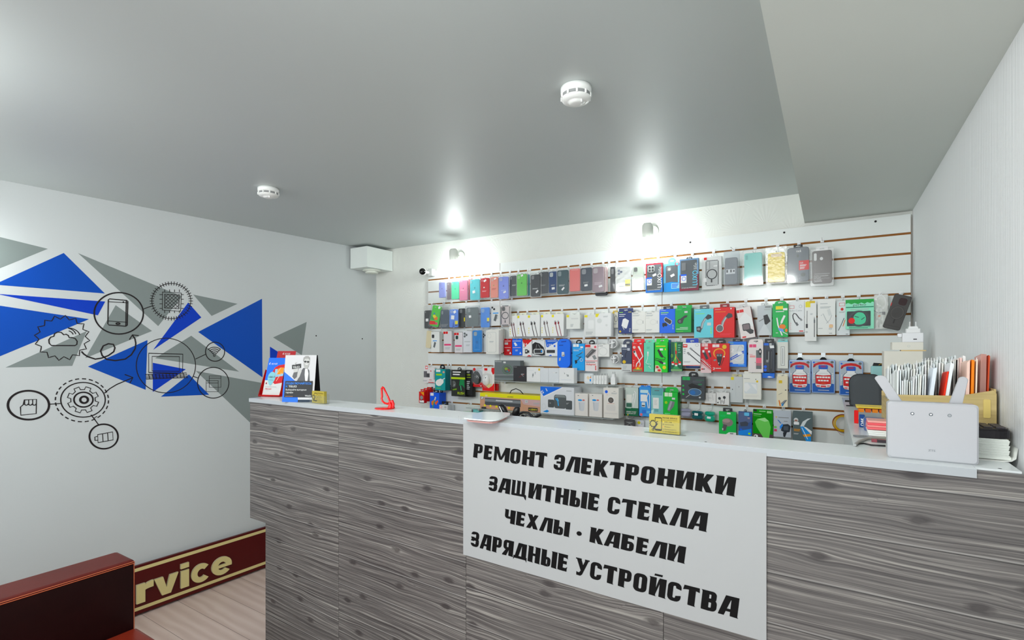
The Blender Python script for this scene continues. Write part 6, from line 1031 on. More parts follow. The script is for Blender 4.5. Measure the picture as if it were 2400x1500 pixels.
def pod(crop, x0, y0, x1, y1, c, label, d=.08):
    """rounded earbud-case cover with a lid line and a ring on top"""
    s = Item('earbud_cover', crop, x0, y0, x1, y1, label, 'earbud case cover', d=d, t=.026, group='earbud case covers on a low hook')
    m = M(colr(c), .3, coat=.3); b = MB(); zl = s.h*.60
    b.prism(rr(-s.w/2, 0, s.w/2, zl-.0007, s.h*.26, 6), -.002, -s.t, m, .008); b.build('cover_body', s.e)
    b = MB(); b.prism(rr(-s.w/2, zl+.0007-s.h*.0, s.w/2, s.h, s.h*.30, 6), -.002, -s.t, m, .007); b.build('cover_lid', s.e)
    b = MB(); b.prism(rr(-s.w*.56, -.003, s.w*.56, s.h*1.06, s.h*.3, 6), .0005, -s.t-.003, CLAM, .008); b.prism(rr(-s.w*.2, s.h*1.06, s.w*.2, s.h*1.35, .006), -.010, -.013, CLAM); b.build('clear_pack', s.e)
    s.extra = .003; return s
pod(5, 1278, 972, 1408, 1078, (160, 160, 180), 'lilac-grey earbud case cover left of the dark teal one')
pod(5, 1424, 1004, 1566, 1108, (16, 94, 98), 'dark teal earbud case cover in the middle of three').sticker(1484, 1042, 46, 32, -4)
pod(5, 1590, 1010, 1718, 1138, (40, 166, 136), 'mint green earbud case cover right of the dark teal one').sticker(1646, 1084, 48, 28, -4)
box(5, 1772, 1010, 1992, 1300, (26, 170, 84), 'green gift box with a grey car charger print', [('p', [(1860, 1300), (1900, 1270), (1992, 1268), (1992, 1300)], 'W'), ('e', 1885, 1145, 68, 52, (128, 118, 116)), ('e', 1868, 1125, 50, 24, (160, 140, 138)), ('p', [(1830, 1170), (1880, 1180), (1862, 1250), (1830, 1262), (1812, 1240)], (84, 82, 84)), ('e', 1822, 1235, 8, 14, 'L'), ('r', 1876, 1018, 1922, 1040, (206, 226, 206)), ('b', 1790, 1055, 1860, 1078, 2, (60, 190, 110)), ('b', 1915, 1278, 1960, 1296, 2, 'K')], d=.07, t=.02, tab=('K', .55, 50), kind='charger_box')
box(5, 2022, 1010, 2192, 1312, (58, 84, 132), 'small dark blue and grey box with a bright blue foot', [('p', [(2022, 1260), (2192, 1220), (2192, 1312), (2022, 1312)], (24, 130, 214)), ('p', [(2030, 1020), (2100, 1020), (2190, 1120), (2100, 1190), (2030, 1190)], (84, 96, 130)), ('p', [(2040, 1150), (2120, 1130), (2150, 1150), (2140, 1190), (2050, 1200)], (60, 66, 80)), ('r', 2096, 1018, 2160, 1060, (110, 180, 220), 10), ('e', 2162, 1285, 16, 14, 'V'), ('b', 2040, 1230, 2070, 1260, 1, 'B'), ('b', 2140, 1080, 2172, 1100, 2, (190, 160, 160)), ('r', 2186, 1010, 2192, 1312, (20, 100, 200))], d=.07, t=.02, kind='adapter_box', tab=('K', .2, 30, 'o'))
card(6, 646, 1034, 886, 1384, (20, 134, 40), 'green bag with a pale green computer mouse print', [('r', 646, 1330, 886, 1384, (74, 62, 62)), ('p', [(670, 1190), (700, 1150), (790, 1130), (840, 1170), (862, 1240), (840, 1384), (780, 1384), (690, 1250)], (110, 190, 96)), ('p', [(700, 1155), (790, 1132), (838, 1168), (790, 1180)], (160, 214, 150)), ('p', [(652, 1034), (690, 1036), (695, 1062), (655, 1060)], 'k'), ('r', 815, 1048, 870, 1076, (150, 200, 140)), ('b', 722, 1050, 800, 1070, 1, (140, 196, 130)), ('b', 655, 1088, 750, 1102, 1, (190, 220, 180)), ('b', 655, 1112, 740, 1122, 1, (120, 190, 110)), ('e', 682, 1362, 26, 20, 'W'), ('e', 674, 1364, 9, 9, 'K')], d=.08, t=.012, kind='mouse_pack', rough=.25)
card(6, 896, 1048, 1108, 1368, (176, 182, 190), 'silver-grey smart watch pack with a blue pointer', [('p', [(1000, 1215), (1070, 1205), (1105, 1230), (1090, 1300), (1030, 1310), (985, 1290)], (40, 46, 54)), ('p', [(940, 1160), (960, 1165), (990, 1200), (980, 1206)], (70, 110, 170)), ('p', [(970, 1240), (1005, 1200), (1010, 1230), (975, 1280)], (60, 130, 220)), ('r', 1018, 1232, 1074, 1282, (70, 78, 86), 8), ('p', [(1010, 1310), (1060, 1300), (1035, 1366), (1015, 1360)], (34, 38, 44)), ('b', 955, 1126, 1080, 1142, 1, 'g'), ('b', 1020, 1170, 1065, 1185, 1, 'g'), ('r', 900, 1240, 934, 1264, (120, 180, 90), 6), ('r', 902, 1276, 936, 1304, (196, 70, 100)), ('p', [(918, 1120), (940, 1122), (928, 1142)], 'y')], d=.08, t=.012, kind='watch_pack', tab=('L', .95, 22))
card(6, 1128, 1062, 1368, 1414, (80, 92, 94), 'dark grey-green box with a blue and white tool print', [('p', [(1220, 1240), (1250, 1180), (1310, 1140), (1350, 1134), (1300, 1170), (1262, 1240)], (200, 206, 208)), ('p', [(1218, 1245), (1256, 1236), (1345, 1300), (1350, 1414), (1290, 1414)], (46, 130, 196)), ('p', [(1256, 1238), (1290, 1245), (1360, 1290), (1356, 1330)], (220, 222, 222)), ('p', [(1250, 1340), (1340, 1320), (1350, 1350), (1270, 1365)], (206, 140, 60)), ('l', [(1240, 1255), (1310, 1390)], 7, 'W'), ('e', 1168, 1165, 28, 26, 'L'), ('e', 1168, 1172, 20, 12, (150, 110, 100)), ('r', 1140, 1188, 1206, 1222, 'W', 8), ('b', 1142, 1274, 1222, 1308, 2, (190, 130, 50)), ('b', 1140, 1325, 1200, 1345, 2, 'l')], d=.10, t=.03, kind='tool_box', tab=((80, 92, 94), .98, 6))
s_ = box(5, 562, 1112, 690, 1240, (74, 72, 74), 'dark square case in a clear pack left of the gold card', [('p', [(575, 1140), (680, 1140), (630, 1165)], 'g'), ('p', [(580, 1190), (620, 1165), (610, 1200)], (120, 118, 118)), ('p', [(680, 1190), (640, 1165), (648, 1200)], (120, 118, 118))], d=.09, t=.02, rnd=.12, kind='earbud_cover', cat='earbud case cover')
b = MB(); b.prism(rr(-s_.w*.62, -.004, s_.w*.62, s_.h*1.1, .008), .0005, -s_.t-.003, CLAM, .003); b.prism(rr(-s_.w*.25, s_.h*1.1, s_.w*.25, s_.h*1.4, .006), -.009, -.012, CLAM); b.build('clear_pack', s_.e)
card(5, 714, 1118, 812, 1240, (206, 206, 212), 'small white pack with a yellow dot left of the gold card', [('e', 750, 1150, 20, 20, (206, 196, 40)), ('b', 775, 1150, 800, 1180, 2, 'l')], d=.05, t=.01, kind='small_pack')
# --- hooks in the grooves
HK = M((222, 226, 224), .25)
slot_z = lambda z: min(SLOTS, key=lambda q: abs(q-z))
for i, (hx, hz, d) in enumerate(HOOKS):
    zs = slot_z(hz+.012)
    b = MB(); b.box((-.008, -.003, -.004), (.008, -.0003, .016), HK); L_ = max(.045, d+.012)
    z2 = hz+.004-zs
    if abs(z2) > .05: z2 = .0
    b.tube([(0, -.002, .004), (0, -.012, .004 if abs(z2) < .012 else z2), (0, -L_*.9, z2), (0, -L_, z2+.004)], .0017, HK, 6)
    tag(b.build('display_hook', loc=(hx, D, zs)), 'thin clear hook in a wall groove holding a hanging pack', 'hook', 'thin display hooks')
# yellow wire coil on a low hook
P = aty(1640/1+1735/5.173, 760+1200/5.173, D-.04); t = empty('wire_coil', P); tag(t, 'loose coil of yellow wire hanging near the ledge', 'wire coil')
for nm, c, n0 in (('yellow_wire', (196, 158, 50), 6), ('green_wire', (120, 150, 60), 2), ('red_wire', (176, 80, 60), 2)):
    b = MB()
    for j in range(n0):
        R_ = .045-.0022*j; b.tube([(R_*math.cos(a)*(1+.05*math.sin(j)), .006*math.sin(2*a+j)-.003*j, R_*1.02*math.sin(a)) for a in [2*PI*i/40 for i in range(40)]], .0016, M(c, .4), 6, True)
    if nm == 'red_wire': b.tube([(-.03, 0, -.035), (-.01, 0, -.06), (.02, 0, -.062), (.04, 0, -.045)], .0008, M(c), 6)
    b.build(nm, t)
# ================================================================ things on the counter and the ledge
def on_counter(px, py, z=TOP): return atz(px, py, z)
def pd(c): return M(colr(c), .42, gain=.9)
def tilt_deco(b, dec, w, h, y):
    """decoration of a sheet in unit coordinates (0..1 across, 0..1 down)"""
    for i, q in enumerate(dec):
        yy = y-.00025-.00012*i; X = lambda u: (u-.5)*w; Z = lambda v: (1-v)*h; k = q[0]
        if k == 'r': b.flat([(X(q[1]), Z(q[4])), (X(q[3]), Z(q[4])), (X(q[3]), Z(q[2])), (X(q[1]), Z(q[2]))], yy, pd(q[5]))
        elif k == 'e': b.flat(ell(X(q[1]), Z(q[2]), q[3]*w, q[4]*h, 28), yy, pd(q[5]))
        elif k == 'o': b.line(ell(X(q[1]), Z(q[2]), q[3]*w, q[4]*h, 32), q[5]*w, yy, pd(q[6]), True)
        elif k == 'p': b.flat([(X(a), Z(c)) for a, c in q[1]], yy, pd(q[2]))
        elif k == 'l': b.line([(X(a), Z(c)) for a, c in q[1]], q[2]*w, yy, pd(q[3]))
        elif k == 't': b.text(q[1], X(q[2]), Z(q[3]), q[4]*h, yy, pd(q[5]), q[6]*w if len(q) > 6 and q[6] else None, .010 if len(q) < 9 else q[8]*.5, 0, 0, 'l', math.radians(q[7]) if len(q) > 7 else 0)
# red brochure stand
BR = .34; P = on_counter(633, 929.5); t = empty('brochure_stand', P, (0, 0, BR)); tag(t, 'red acrylic brochure stand at the far left end of the counter', 'brochure stand')
b = MB(); W2 = .062
b.box((-W2, -.012, .0), (W2, .092, .003), REDAC); b.build('base', t)
b = MB(); b.add([(-W2, -.010, .004), (W2, -.010, .004), (W2, -.010, .010), (-W2, -.010, .010)], [(0, 1, 2, 3)], REDAC); b.add([(-W2, .036, .004), (W2, .036, .004), (W2, .088, .19), (-W2, .088, .19)], [(0, 1, 2, 3)], REDAC); b.build('back_plate', t)
for s in (-1, 1):
    b = MB(); b.add([(s*W2, -.012, .0035), (s*W2, .080, .0035), (s*W2, .055, .135), (s*W2, .045, .14), (s*(W2+.0022), -.012, .0035), (s*(W2+.0022), .080, .0035), (s*(W2+.0022), .055, .135), (s*(W2+.0022), .045, .14)],
          [(0, 1, 2, 3), (7, 6, 5, 4), (0, 4, 5, 1), (1, 5, 6, 2), (2, 6, 7, 3), (3, 7, 4, 0)], REDAC); b.build('side_wing', t)
LEAN = -.27
def sheet(name, loc, rotz, lean, w, h, c, dec, label, cat, group=None, th=.0008):
    t2 = empty(name, loc, (lean, 0, rotz)); tag(t2, label, cat, group)
    b = MB(); b.box((-w/2, -th, 0), (w/2, 0, h), M(colr(c), .35, gain=.8)); tilt_deco(b, dec, w, h, -th); b.build('printed_sheet', t2); return t2
RM = Vector((math.cos(BR), math.sin(BR), 0)); RN = Vector((-RM.y, RM.x, 0))
mark = [('p', [(.07, .155), (.12, .125), (.16, .135), (.12, .15), (.13, .185), (.09, .185)], 'W')]
sheet('brochure', P+RN*.006+Vector((0, 0, .0045)), BR, LEAN, .106, .205, 'W', [('r', 0, 0, 1, .60, (20, 110, 225))]+mark+[('t', 'ЛЕТОЙ', .20, .185, .042, 'W', .34), ('p', [(.32, .40), (.45, .26), (.65, .20), (1, .17), (1, .66), (.6, .70), (.40, .62)], (196, 20, 48)),
      ('p', [(.48, .30), (.62, .30), (1, .28), (1, .48), (.52, .52)], (150, 190, 215)), ('p', [(.62, .30), (.78, .26), (.98, .26), (.98, .42), (.66, .45)], (235, 150, 60)), ('l', [(.58, .46), (.80, .26)], .03, (214, 196, 160)), ('l', [(.66, .62), (.88, .40)], .03, (214, 196, 160)),
      ('e', .36, .53, .22, .155, (140, 196, 206)), ('p', [(.20, .60), (.52, .60), (.42, .72), (.34, .74), (.26, .70)], (140, 196, 206)), ('t', '1000 ₽', .20, .54, .052, 'K', .36), ('t', 'на покупки', .24, .60, .016, 'S', .24), ('r', .09, .66, .15, .705, (150, 30, 50)), ('t', 'При подключении к интернету', .10, .78, .016, 'g', .62), ('t', 'Летай', .10, .845, .036, (205, 60, 70), .36), ('t', 'www', .16, .875, .012, 'l', .2)],
      'blue and white brochure with a red disc in the red stand', 'brochure')
sheet('brochure', P+RN*.026+RM*.040+Vector((0, 0, .036)), BR, LEAN, .112, .21, (170, 44, 50), [('p', [(.30, .07), (.34, .045), (.37, .05), (.34, .06), (.35, .095), (.31, .095)], 'W'), ('t', 'ЛЕТОЙ', .40, .095, .04, 'W', .30), ('b',)][:2], 'dark red brochure standing taller behind the blue one', 'brochure')
# tent card
P = on_counter(698, 942.5); t = empty('tent_card', P, (0, 0, .50)); tag(t, 'white and blue tent card with a bearded man in sunglasses', 'tent card')
w, h = .152, .222; AL = .15
f = empty('front_leaf', (0, 0, 0)); 
def leaf(name, lean, y, m, dec=()):
    b = MB(); b.box((-w/2, -.0012, 0), (w/2, 0, h), m); tilt_deco(b, dec, w, h, -.0012); o = b.build(name, t); o.rotation_euler = (lean, 0, 0); o.location = (0, y, .0004); return o
bpy.data.objects.remove(f)
SKIN, HAIR, VEST = (190, 190, 188), (150, 150, 148), (84, 84, 88)
leaf('front_leaf', -AL, 0, M((216, 216, 218), .4, gain=.8), [('p', [(0, .36), (.46, .60), (.5, 1), (0, 1)], (14, 112, 232)), ('r', 0, .93, .5, 1, (14, 112, 232)), ('r', .5, .95, 1, 1, (20, 40, 60)),
    ('p', [(.42, .56), (.50, .46), (.54, .34), (.60, .28), (.72, .27), (.80, .33), (.84, .58), (.46, .58)], VEST), ('p', [(.66, .30), (.74, .29), (.78, .40), (.76, .58), (.70, .58), (.66, .42)], (226, 226, 226)), ('p', [(.40, .42), (.52, .29), (.56, .34), (.50, .47), (.42, .53), (.33, .52)], SKIN), ('p', [(.31, .37), (.43, .36), (.42, .47), (.34, .52), (.27, .46)], (92, 92, 94)),
    ('p', [(.585, .08), (.66, .05), (.76, .06), (.80, .11), (.79, .20), (.73, .26), (.66, .25), (.60, .19)], SKIN), ('p', [(.58, .12), (.59, .055), (.66, .02), (.74, .02), (.80, .06), (.80, .11), (.74, .075), (.64, .08), (.60, .13)], HAIR), ('p', [(.60, .17), (.63, .175), (.66, .20), (.74, .20), (.775, .18), (.77, .25), (.72, .30), (.66, .29), (.61, .23)], (170, 170, 168)), ('p', [(.66, .195), (.745, .195), (.74, .21), (.67, .21)], (215, 215, 215)),
    ('e', .655, .142, .038, .020, 'k'), ('e', .745, .147, .038, .020, 'k'), ('l', [(.59, .13), (.79, .145)], .012, 'k'),
    ('p', [(.235, .215), (.52, .185), (.53, .275), (.25, .305)], 'k'), ('t', 'TELE2', .275, .285, .042, 'W', .215, 5, .05), ('p', [(.29, .30), (.45, .285), (.44, .36), (.31, .375)], SKIN), ('l', [(.33, .215), (.34, .17), (.37, .16)], .03, SKIN),
    ('r', .06, .555, .94, .90, (34, 36, 40)), ('t', 'ПОДКЛЮЧАЙТЕСЬ', .10, .628, .042, (60, 140, 240), .80, 0, .03), ('t', 'К', .10, .692, .042, (60, 140, 240), .05, 0, .03), ('t', 'TELE2', .18, .692, .042, 'W', .26, 0, .05), ('t', 'Выбирайте выгодные', .10, .758, .034, 'W', .66, 0, .02), ('t', 'тарифы', .10, .815, .034, 'W', .24, 0, .02), ('l', [(.10, .882), (.34, .882)], .010, (206, 150, 110)), ('t', 'TELE2', .72, .885, .034, 'W', .19, 0, .05)])
leaf('back_leaf', AL, .078, M((14, 14, 16), .5, gain=1))
def card_stand(px, py, label, s=1.0):
    P = on_counter(px, py); t = empty('card_holder', P, (0, 0, CROT)); tag(t, label, 'card holder', 'gold business cards in clear holders')
    w, h = .088, .054; m = M((204, 186, 96), .35, gain=.66)
    b = MB(); b.prism(rr(-w*.68, .0, w*.68, .036, .006), -.0075, -.009, ACRYL); b.prism(rr(-w*.68, 0, w*.68, .044, .006), .012, .0105, ACRYL); b.box((-w*.68, -.0075, 0), (w*.68, .0105, .0018), ACRYL); b.build('clear_holder', t)
    b = MB(); b.box((-w/2, -.0065, .0022), (w/2, .008, .0022+h), m); y = -.0066; Z = lambda v: .0022+h*(1-v); X = lambda u: (u-.5)*w; ik = M((24, 22, 20), .5, gain=1)
    ph = rr(X(.20), Z(.86), X(.42), Z(.17), .003, 3); b.line(ph, .0016, y-.0001, ik, True); b.flat([(X(.20), Z(.86)), (X(.42), Z(.86)), (X(.42), Z(.78)), (X(.20), Z(.78))], y-.0001, ik); b.flat([(X(.20), Z(.20)), (X(.42), Z(.20)), (X(.42), Z(.16)), (X(.20), Z(.16))], y-.0001, ik)
    gx, gz = X(.135), Z(.52); b.flat(ell(gx, gz, .0118, .0118, 24), y-.0002, m); b.line(ell(gx, gz, .0085, .0085, 24), .0022, y-.0003, ik, True)
    for i in range(12):
        a = 2*PI*i/12; b.line([(gx+.009*math.cos(a), gz+.009*math.sin(a)), (gx+.0118*math.cos(a), gz+.0118*math.sin(a))], .0022, y-.0003, ik)
    b.line([(X(.14), Z(.82)), (X(.27), Z(.50))], .0042, y-.0004, ik); b.line(ell(X(.285), Z(.45), .0034, .0034, 16)[3:14], .002, y-.0004, ik); b.line(ell(X(.135), Z(.83), .0028, .0028, 14), .0016, y-.0004, ik, True)
    for tx, v, hh, ww in (('PHONE SERVICE', .20, .085, .48), ('ремонт телефонов и планшетов', .285, .03, .48), ('10:00 - 19:00', .40, .05, .24), ('8 939 321 63 86', .53, .05, .30), ('Phoneserv', .66, .05, .20), ('Phoneservice21.ru', .79, .05, .38), ('Чистопольская, 23 г.', .92, .05, .42)):
        u = .45 if ww == .48 else .52; b.text(tx, X(u), Z(v), h*hh, y-.0001, ik, w*ww*(1 if u == .45 else .98), .016)
    for v, c in ((.38, 'y'), (.51, 'K'), (.64, 'O'), (.77, 'S'), (.90, 'S')): b.flat(ell(X(.475), Z(v), .0014, .0014, 10), y-.0001, pm(c))
    b.build('card_stack', t)
card_stand(748, 945.5, 'gold business cards in a clear holder before the tent card'); card_stand(1558, 1017, 'gold business cards in a clear holder above the sign board')
# red phone stand
P = on_counter(901, 958); t = empty('phone_stand', P, (0, 0, CROT)); tag(t, 'glossy red phone stand with a looped frame on the counter', 'phone stand')
REDP = M((196, 20, 24), .15, gain=1.2, coat=.4); k = (on_counter(925, 958)-on_counter(877, 958)).length/48
L = lambda px, py: ((px-901)*k, (958-py)*k)
b = MB(); b.lathe([(.0, .0), (.041, 0), (.043, .003), (.040, .005), (0, .0055)], REDP, 40); ob = b.build('base', t); ob.scale = (1, .9, 1)
b = MB(); pts = [L(*q) for q in ((908, 944), (903, 947), (893, 946), (885, 942), (881, 936), (882, 931), (880, 922), (878, 912), (881, 909), (885, 911), (894, 922), (903, 932), (910, 941), (914, 945))]
b.tube([(x, .012+z*.12, z) for x, z in pts], .0042, REDP, 10, True); b.build('frame', t)
b = MB(); pts = [L(*q) for q in ((912, 944), (914, 950), (913, 958))]; b.tube([(x, .012, max(z, .004)) for x, z in pts], [.006, .009, .011], REDP, 12); pts = [L(*q) for q in ((912, 943), (918, 940), (921, 946), (920, 954), (923, 957))]; b.tube([(x, .016, max(z, .004)) for x, z in pts], .006, REDP, 10); b.build('neck', t)
# clear money tray
Q = [on_counter(*q, 1.352) for q in ((1077, 980), (1130, 965), (1203, 968), (1162, 988))]; c = sum(Q, Vector())/4; c.z = TOP
t = empty('money_tray', c); tag(t, 'clear plastic money tray with a pink underside on the counter edge', 'tray')
def rounded(Q, s, n=5, r=.28):
    out = []
    for i in range(4):
        a, p, d_ = Q[i-1], Q[i], Q[(i+1) % 4]; p0 = p+(a-p)*r; p1 = p+(d_-p)*r
        for j in range(n+1): u = j/n; out.append((p0*(1-u)**2+p*2*u*(1-u)+p1*u*u))
    return [Vector(((q.x-c.x)*s, (q.y-c.y)*s, 0)) for q in out]
def slab(pts, z0, z1, m, b):
    a2 = sum(pts[i].x*pts[(i+1) % len(pts)].y-pts[(i+1) % len(pts)].x*pts[i].y for i in range(len(pts)))
    if a2 < 0: pts = pts[::-1]
    n = len(pts); b.add([(p.x, p.y, z0) for p in pts]+[(p.x, p.y, z1) for p in pts], [list(range(n))[::-1], list(range(n, 2*n))]+[(i, (i+1) % n, n+(i+1) % n, n+i) for i in range(n)], m)
b = MB(); slab(rounded(Q, .86), .0005, .006, M((206, 160, 156), .35), b); b.build('tray_foot', t)
b = MB(); slab(rounded(Q, 1.0), .010, .0135, M((214, 220, 224), .1), b); b.build('tray_plate', t)
b = MB(); slab(rounded(Q, .93), .0062, .0098, MILKY, b); b.build('clear_layer', t)
b = MB(); q = (on_counter(1139, 985)-c); b.box((q.x-.004, q.y-.006, -.008), (q.x+.004, q.y-.003, .012), MILKY); q = on_counter(1079, 983)-c; b.box((q.x-.004, q.y-.005, -.002), (q.x+.004, q.y-.002, .012), MILKY); b.build('edge_clip', t)
# work desk behind the counter and the black jointed stand on it
t = empty('work_desk', (-1.1, 1.95, 0)); tag(t, 'plain grey work desk hidden behind the reception counter', 'desk'); DK = M((170, 168, 164), .5)
b = MB(); b.box((-.9, -.3, .73), (.75, .3, .755), DK); b.build('desktop', t)
for x in (-.86, .71):
    b = MB(); b.box((x-.015, -.28, 0), (x+.015, .28, .7295), DK); b.build('leg', t)
Yh = 1.80; t = empty('jointed_stand', (aty(1215, 970, Yh).x, Yh, .7555)); tag(t, 'black jointed clamp stand with cable loops peeking over the counter', 'clamp stand'); base = Vector((t.location.x, Yh, .7555))
BK = M((26, 26, 28), .3, gain=1); G = lambda px, py, dy=0: tuple(aty(px, py, Yh)-base+Vector((0, dy, 0)))
b = MB(); b.lathe([(0, 0), (.075, 0), (.075, .012), (.012, .018), (.009, .03)], BK, 28); b.tube([(0, 0, .025), (0, 0, .45), G(1226, 972)], .007, BK); b.build('base_pole', t)
for pts, rad in ((((1173, 950), (1178, 956), (1184, 966)), (.016, .019, .012)), (((1213, 955), (1211, 962), (1208, 970)), (.014, .017, .017))):
    b = MB(); a, m_, e = pts
    b.tube([G(a[0], a[1]-2), G(*a), G(*m_), G(*e), G(e[0]+4, e[1]+6)], [.006, rad[0]*.8, rad[1]*.85, rad[2], .008], BK, 14); b.build('clamp_pad', t)
b = MB(); b.tube([G(1175, 952, -.016), G(1177, 954, -.019), G(1182, 966, -.015)], .002, M((220, 222, 222), .3), 6); b.build('highlight_strip', t)
b = MB(); b.tube([G(1184, 968), G(1205, 974), G(1226, 980)], .006, BK); b.tube([G(1208, 962), (G(1212, 972)), G(1222, 982)], .005, BK); b.tube([G(1248, 980), G(1262, 974), G(1267, 972)], .006, BK); b.build('arm', t)
b = MB(); b.tube([G(1212, 982), G(1216, 971), G(1226, 966), G(1238, 967), G(1247, 975), G(1250, 984)], .005, BK); b.tube([G(1226, 990), G(1233, 972), G(1243, 975), G(1246, 990)], .004, M((70, 72, 76), .3)); b.build('cable_loop', t)
# router
P = on_counter(2183, 1081); t = empty('wireless_router', P, (0, 0, CROT+.03)); tag(t, 'white upright wireless router with two antennas on the counter', 'router')
RW = M((206, 207, 211), .32, gain=.73); w, h = .1555, .128
b = MB(); b.prism(rr(-w/2, 0, w/2, h, .007), .030, -.004, RW, .0035); o = b.build('body', t)
b = MB(); b.prism(rr(-.045, 0, .045, .10, .006), .048, .0305, M((196, 197, 202), .4)); b.build('rear_foot', t)
b = MB(); lx = [(2137-2183)/213*w*1.0, (2181-2183)/213*w, (2224-2183)/213*w]; GL = emis((.9, .95, 1.0), 1.1)
for i, x in enumerate(lx):
    z = .103; b.line(ell(x, z, .0031, .0031, 20), .0009, -.0042, M((86, 92, 96), .4), True)
    b.flat(ell(x, z, .0027, .0027, 18), -.0043, M((90, 94, 98) if i < 2 else (140, 143, 146), .4)); 
    if i < 2: b.flat(ell(x, z, .0016, .0016, 12) if i == 0 else [(x-.0019, z+.0012), (x+.0019, z+.0012), (x, z-.0018)], -.0045, GL)
b.build('indicator_light', t)
b = MB(); b.text('ZTE', .001-.007, .022, .0045, -.0043, M((120, 124, 128), .4), .0125, .012); b.build('logo', t)
for s, x0, x1, xt0, xt1, rot in ((-1, -.071, -.048, -.099, -.076, 0), (1, .036, .058, .0505, .067, 0)):
    top_z_ = .183 if s < 0 else .184
    b = MB(); n = 8; rad = .011
    pts = [(x0, .03), (x1, .03), (x1, h), (xt1, top_z_-.006)]+[(xt1-(xt1-xt0)*.5*(1-math.cos(PI*i/n)), top_z_-.006+.008*math.sin(PI*i/n)) for i in range(1, n)]+[(xt0, top_z_-.006), (x0, h)]
    b.prism(pts, .040, .0322, RW, .0015); b.build('antenna', t)
# papers, tray, key phone
t = empty('paper_stack', (.265, 1.507, TOP)); tag(t, 'thick stack of white papers beside the router at the right wall', 'paper stack')
b = MB(); PAP = M((206, 209, 203), .7); z = .005
b.box((-.085, 0, .004), (.068, .105, .0105), PAP)
for i in range(14):
    b.box((-.083+.001*(i % 3), .0005*(i % 2), .0108+i*.0027), (.066-.0006*((i*7) % 4), .105, .0131+i*.0027), PAP)
b.build('sheets', t)
b = MB(); prof = [(-.09, .0), (.055, .0), (.068, .002), (.075, .008), (.0778, .03)]
b.add([(x, y, z) for y in (-.004, .054) for x, z in prof]+[(x, y, z+.0016) for y in (-.004, .054) for x, z in prof], [(i, i+1, 6+i, 5+i) for i in range(4)]+[(10+i, 15+i, 16+i, 11+i) for i in range(4)]+[(i, 10+i, 11+i, i+1) for i in range(4)], M((206, 207, 203), .4), True)
b.build('paper_tray', t)
t = empty('key_phone', (.262, 1.512, TOP+.0487)); tag(t, 'black handset with rows of keys lying on the paper stack', 'phone')
b = MB(); KP = M((30, 27, 30), .35, gain=1)
pts = [Vector((x, y, 0)) for x, y in rr(-.09, .0, .076, .098, .03, 6)]; slab(pts, 0, .017, KP, b); slab([Vector((p.x*.97, p.y*.94+.003, 0)) for p in pts], .017, .021, KP, b); b.build('body', t)
b = MB(); KK = M((66, 62, 66), .4)
for i in range(7):
    for j in range(4): x, y = -.075+i*.021, .016+j*.019; b.box((x, y, .0212), (x+.016, y+.012, .0242), KK)
b.build('keys', t)
# wooden organiser with its packets
WD = NT('pale_plywood'); v = WD.coord(3, 3, 60); WD.set('Base Color', WD.ramp(WD.noise(v, 1.4, 3), [(.3, (176, 152, 96)), (.7, (206, 184, 126))])); WD.set('Roughness', .55); WD = WD.m
OX0, OX1, OY0, OY1 = .139, .338, 1.645, 2.0
t = empty('wooden_organiser', ((OX0+OX1)/2, OY0, TOP)); tag(t, 'pale plywood organiser full of upright screen protector packets', 'organiser'); hw = (OX1-OX0)/2
b = MB(); s1 = .004
b.prism([(-hw, .004), (hw, .004), (hw, .140), (hw-.006, .147), (.035, .132), (.033, .132), (.033, .122), (.029, .122), (.029, .131), (-hw, .128)], .004, 0, WD); b.build('front_panel', t)
b = MB(); b.box((-hw, .0045, 0), (hw, OY1-OY0, .004), WD); b.build('floor_panel', t)
b = MB(); b.box((-hw, OY1-OY0-.004, .0045), (hw, OY1-OY0, .115), WD); b.build('back_panel', t)
for x in (-hw, hw-.004): b = MB(); b.box((x, .0045, .0045), (x+.004, OY1-OY0-.0045, .10 if x < 0 else .15), WD); b.build('side_panel', t)
b = MB(); b.prism(rr(hw-.024, .08, hw-.011, .125, .003), -.0002, -.0016, M((196, 176, 116), .5)); b.build('name_plate', t)
for yy in (.095, .192): b = MB(); b.box((-hw+.005, yy, .0045), (hw-.005, yy+.003, .11), WD); b.build('divider', t)
random.seed(11)
PK = [(214, 217, 217), (206, 210, 208), (220, 220, 214), (200, 206, 208), (224, 224, 222)]
def packet(px, pt, Y, wpx, c, label, group, lean=0.0, dep=.07, mat=None):
    """upright packet seen on its narrow side: top row pt, standing on the organiser floor"""
    a = aty(px, pt, Y); w_ = abs(aty(px+wpx, pt, Y).x-a.x); h_ = max(.05, a.z-TOP-.0048); sh = math.tan(lean)*h_
    x = min(max(a.x-sh, OX0+.006+w_), OX1-.007-w_)
    e = empty('protector_packet', (x, Y, TOP+.0044)); tag(e, label, 'packet', group)
    m = mat or M(c, .5); b = MB(); ww = w_/2; j1, j2, j3 = [random.uniform(-.004, .004) for _ in range(3)]
    b.add([(-ww, 0, 0), (ww, 0, 0), (ww, dep, 0), (-ww, dep, 0), (-ww*.8+sh, 0, h_+j1), (ww*.8+sh, 0, h_+j2), (ww*.8+sh, dep, h_-.004+j3), (-ww*.8+sh, dep, h_-.006)], [(3, 2, 1, 0), (4, 5, 6, 7), (0, 1, 5, 4), (1, 2, 6, 5), (2, 3, 7, 6), (3, 0, 4, 7)], m)
    b.build('packet_body', e)
    if not mat and random.random() < .3:
        b = MB(); b.prism([(-ww*.5+sh*.95, h_*.93), (ww*.5+sh*.95, h_*.93), (ww*.25+sh, h_+.008), (-ww*.4+sh, h_+.007)], .004, .0025, M((228, 229, 228), .5)); b.build('torn_flap', e)
    return e
GA, GB, GC = 'white packets in the front compartment', 'white packets in the middle compartment', 'white packets in the rear compartment'
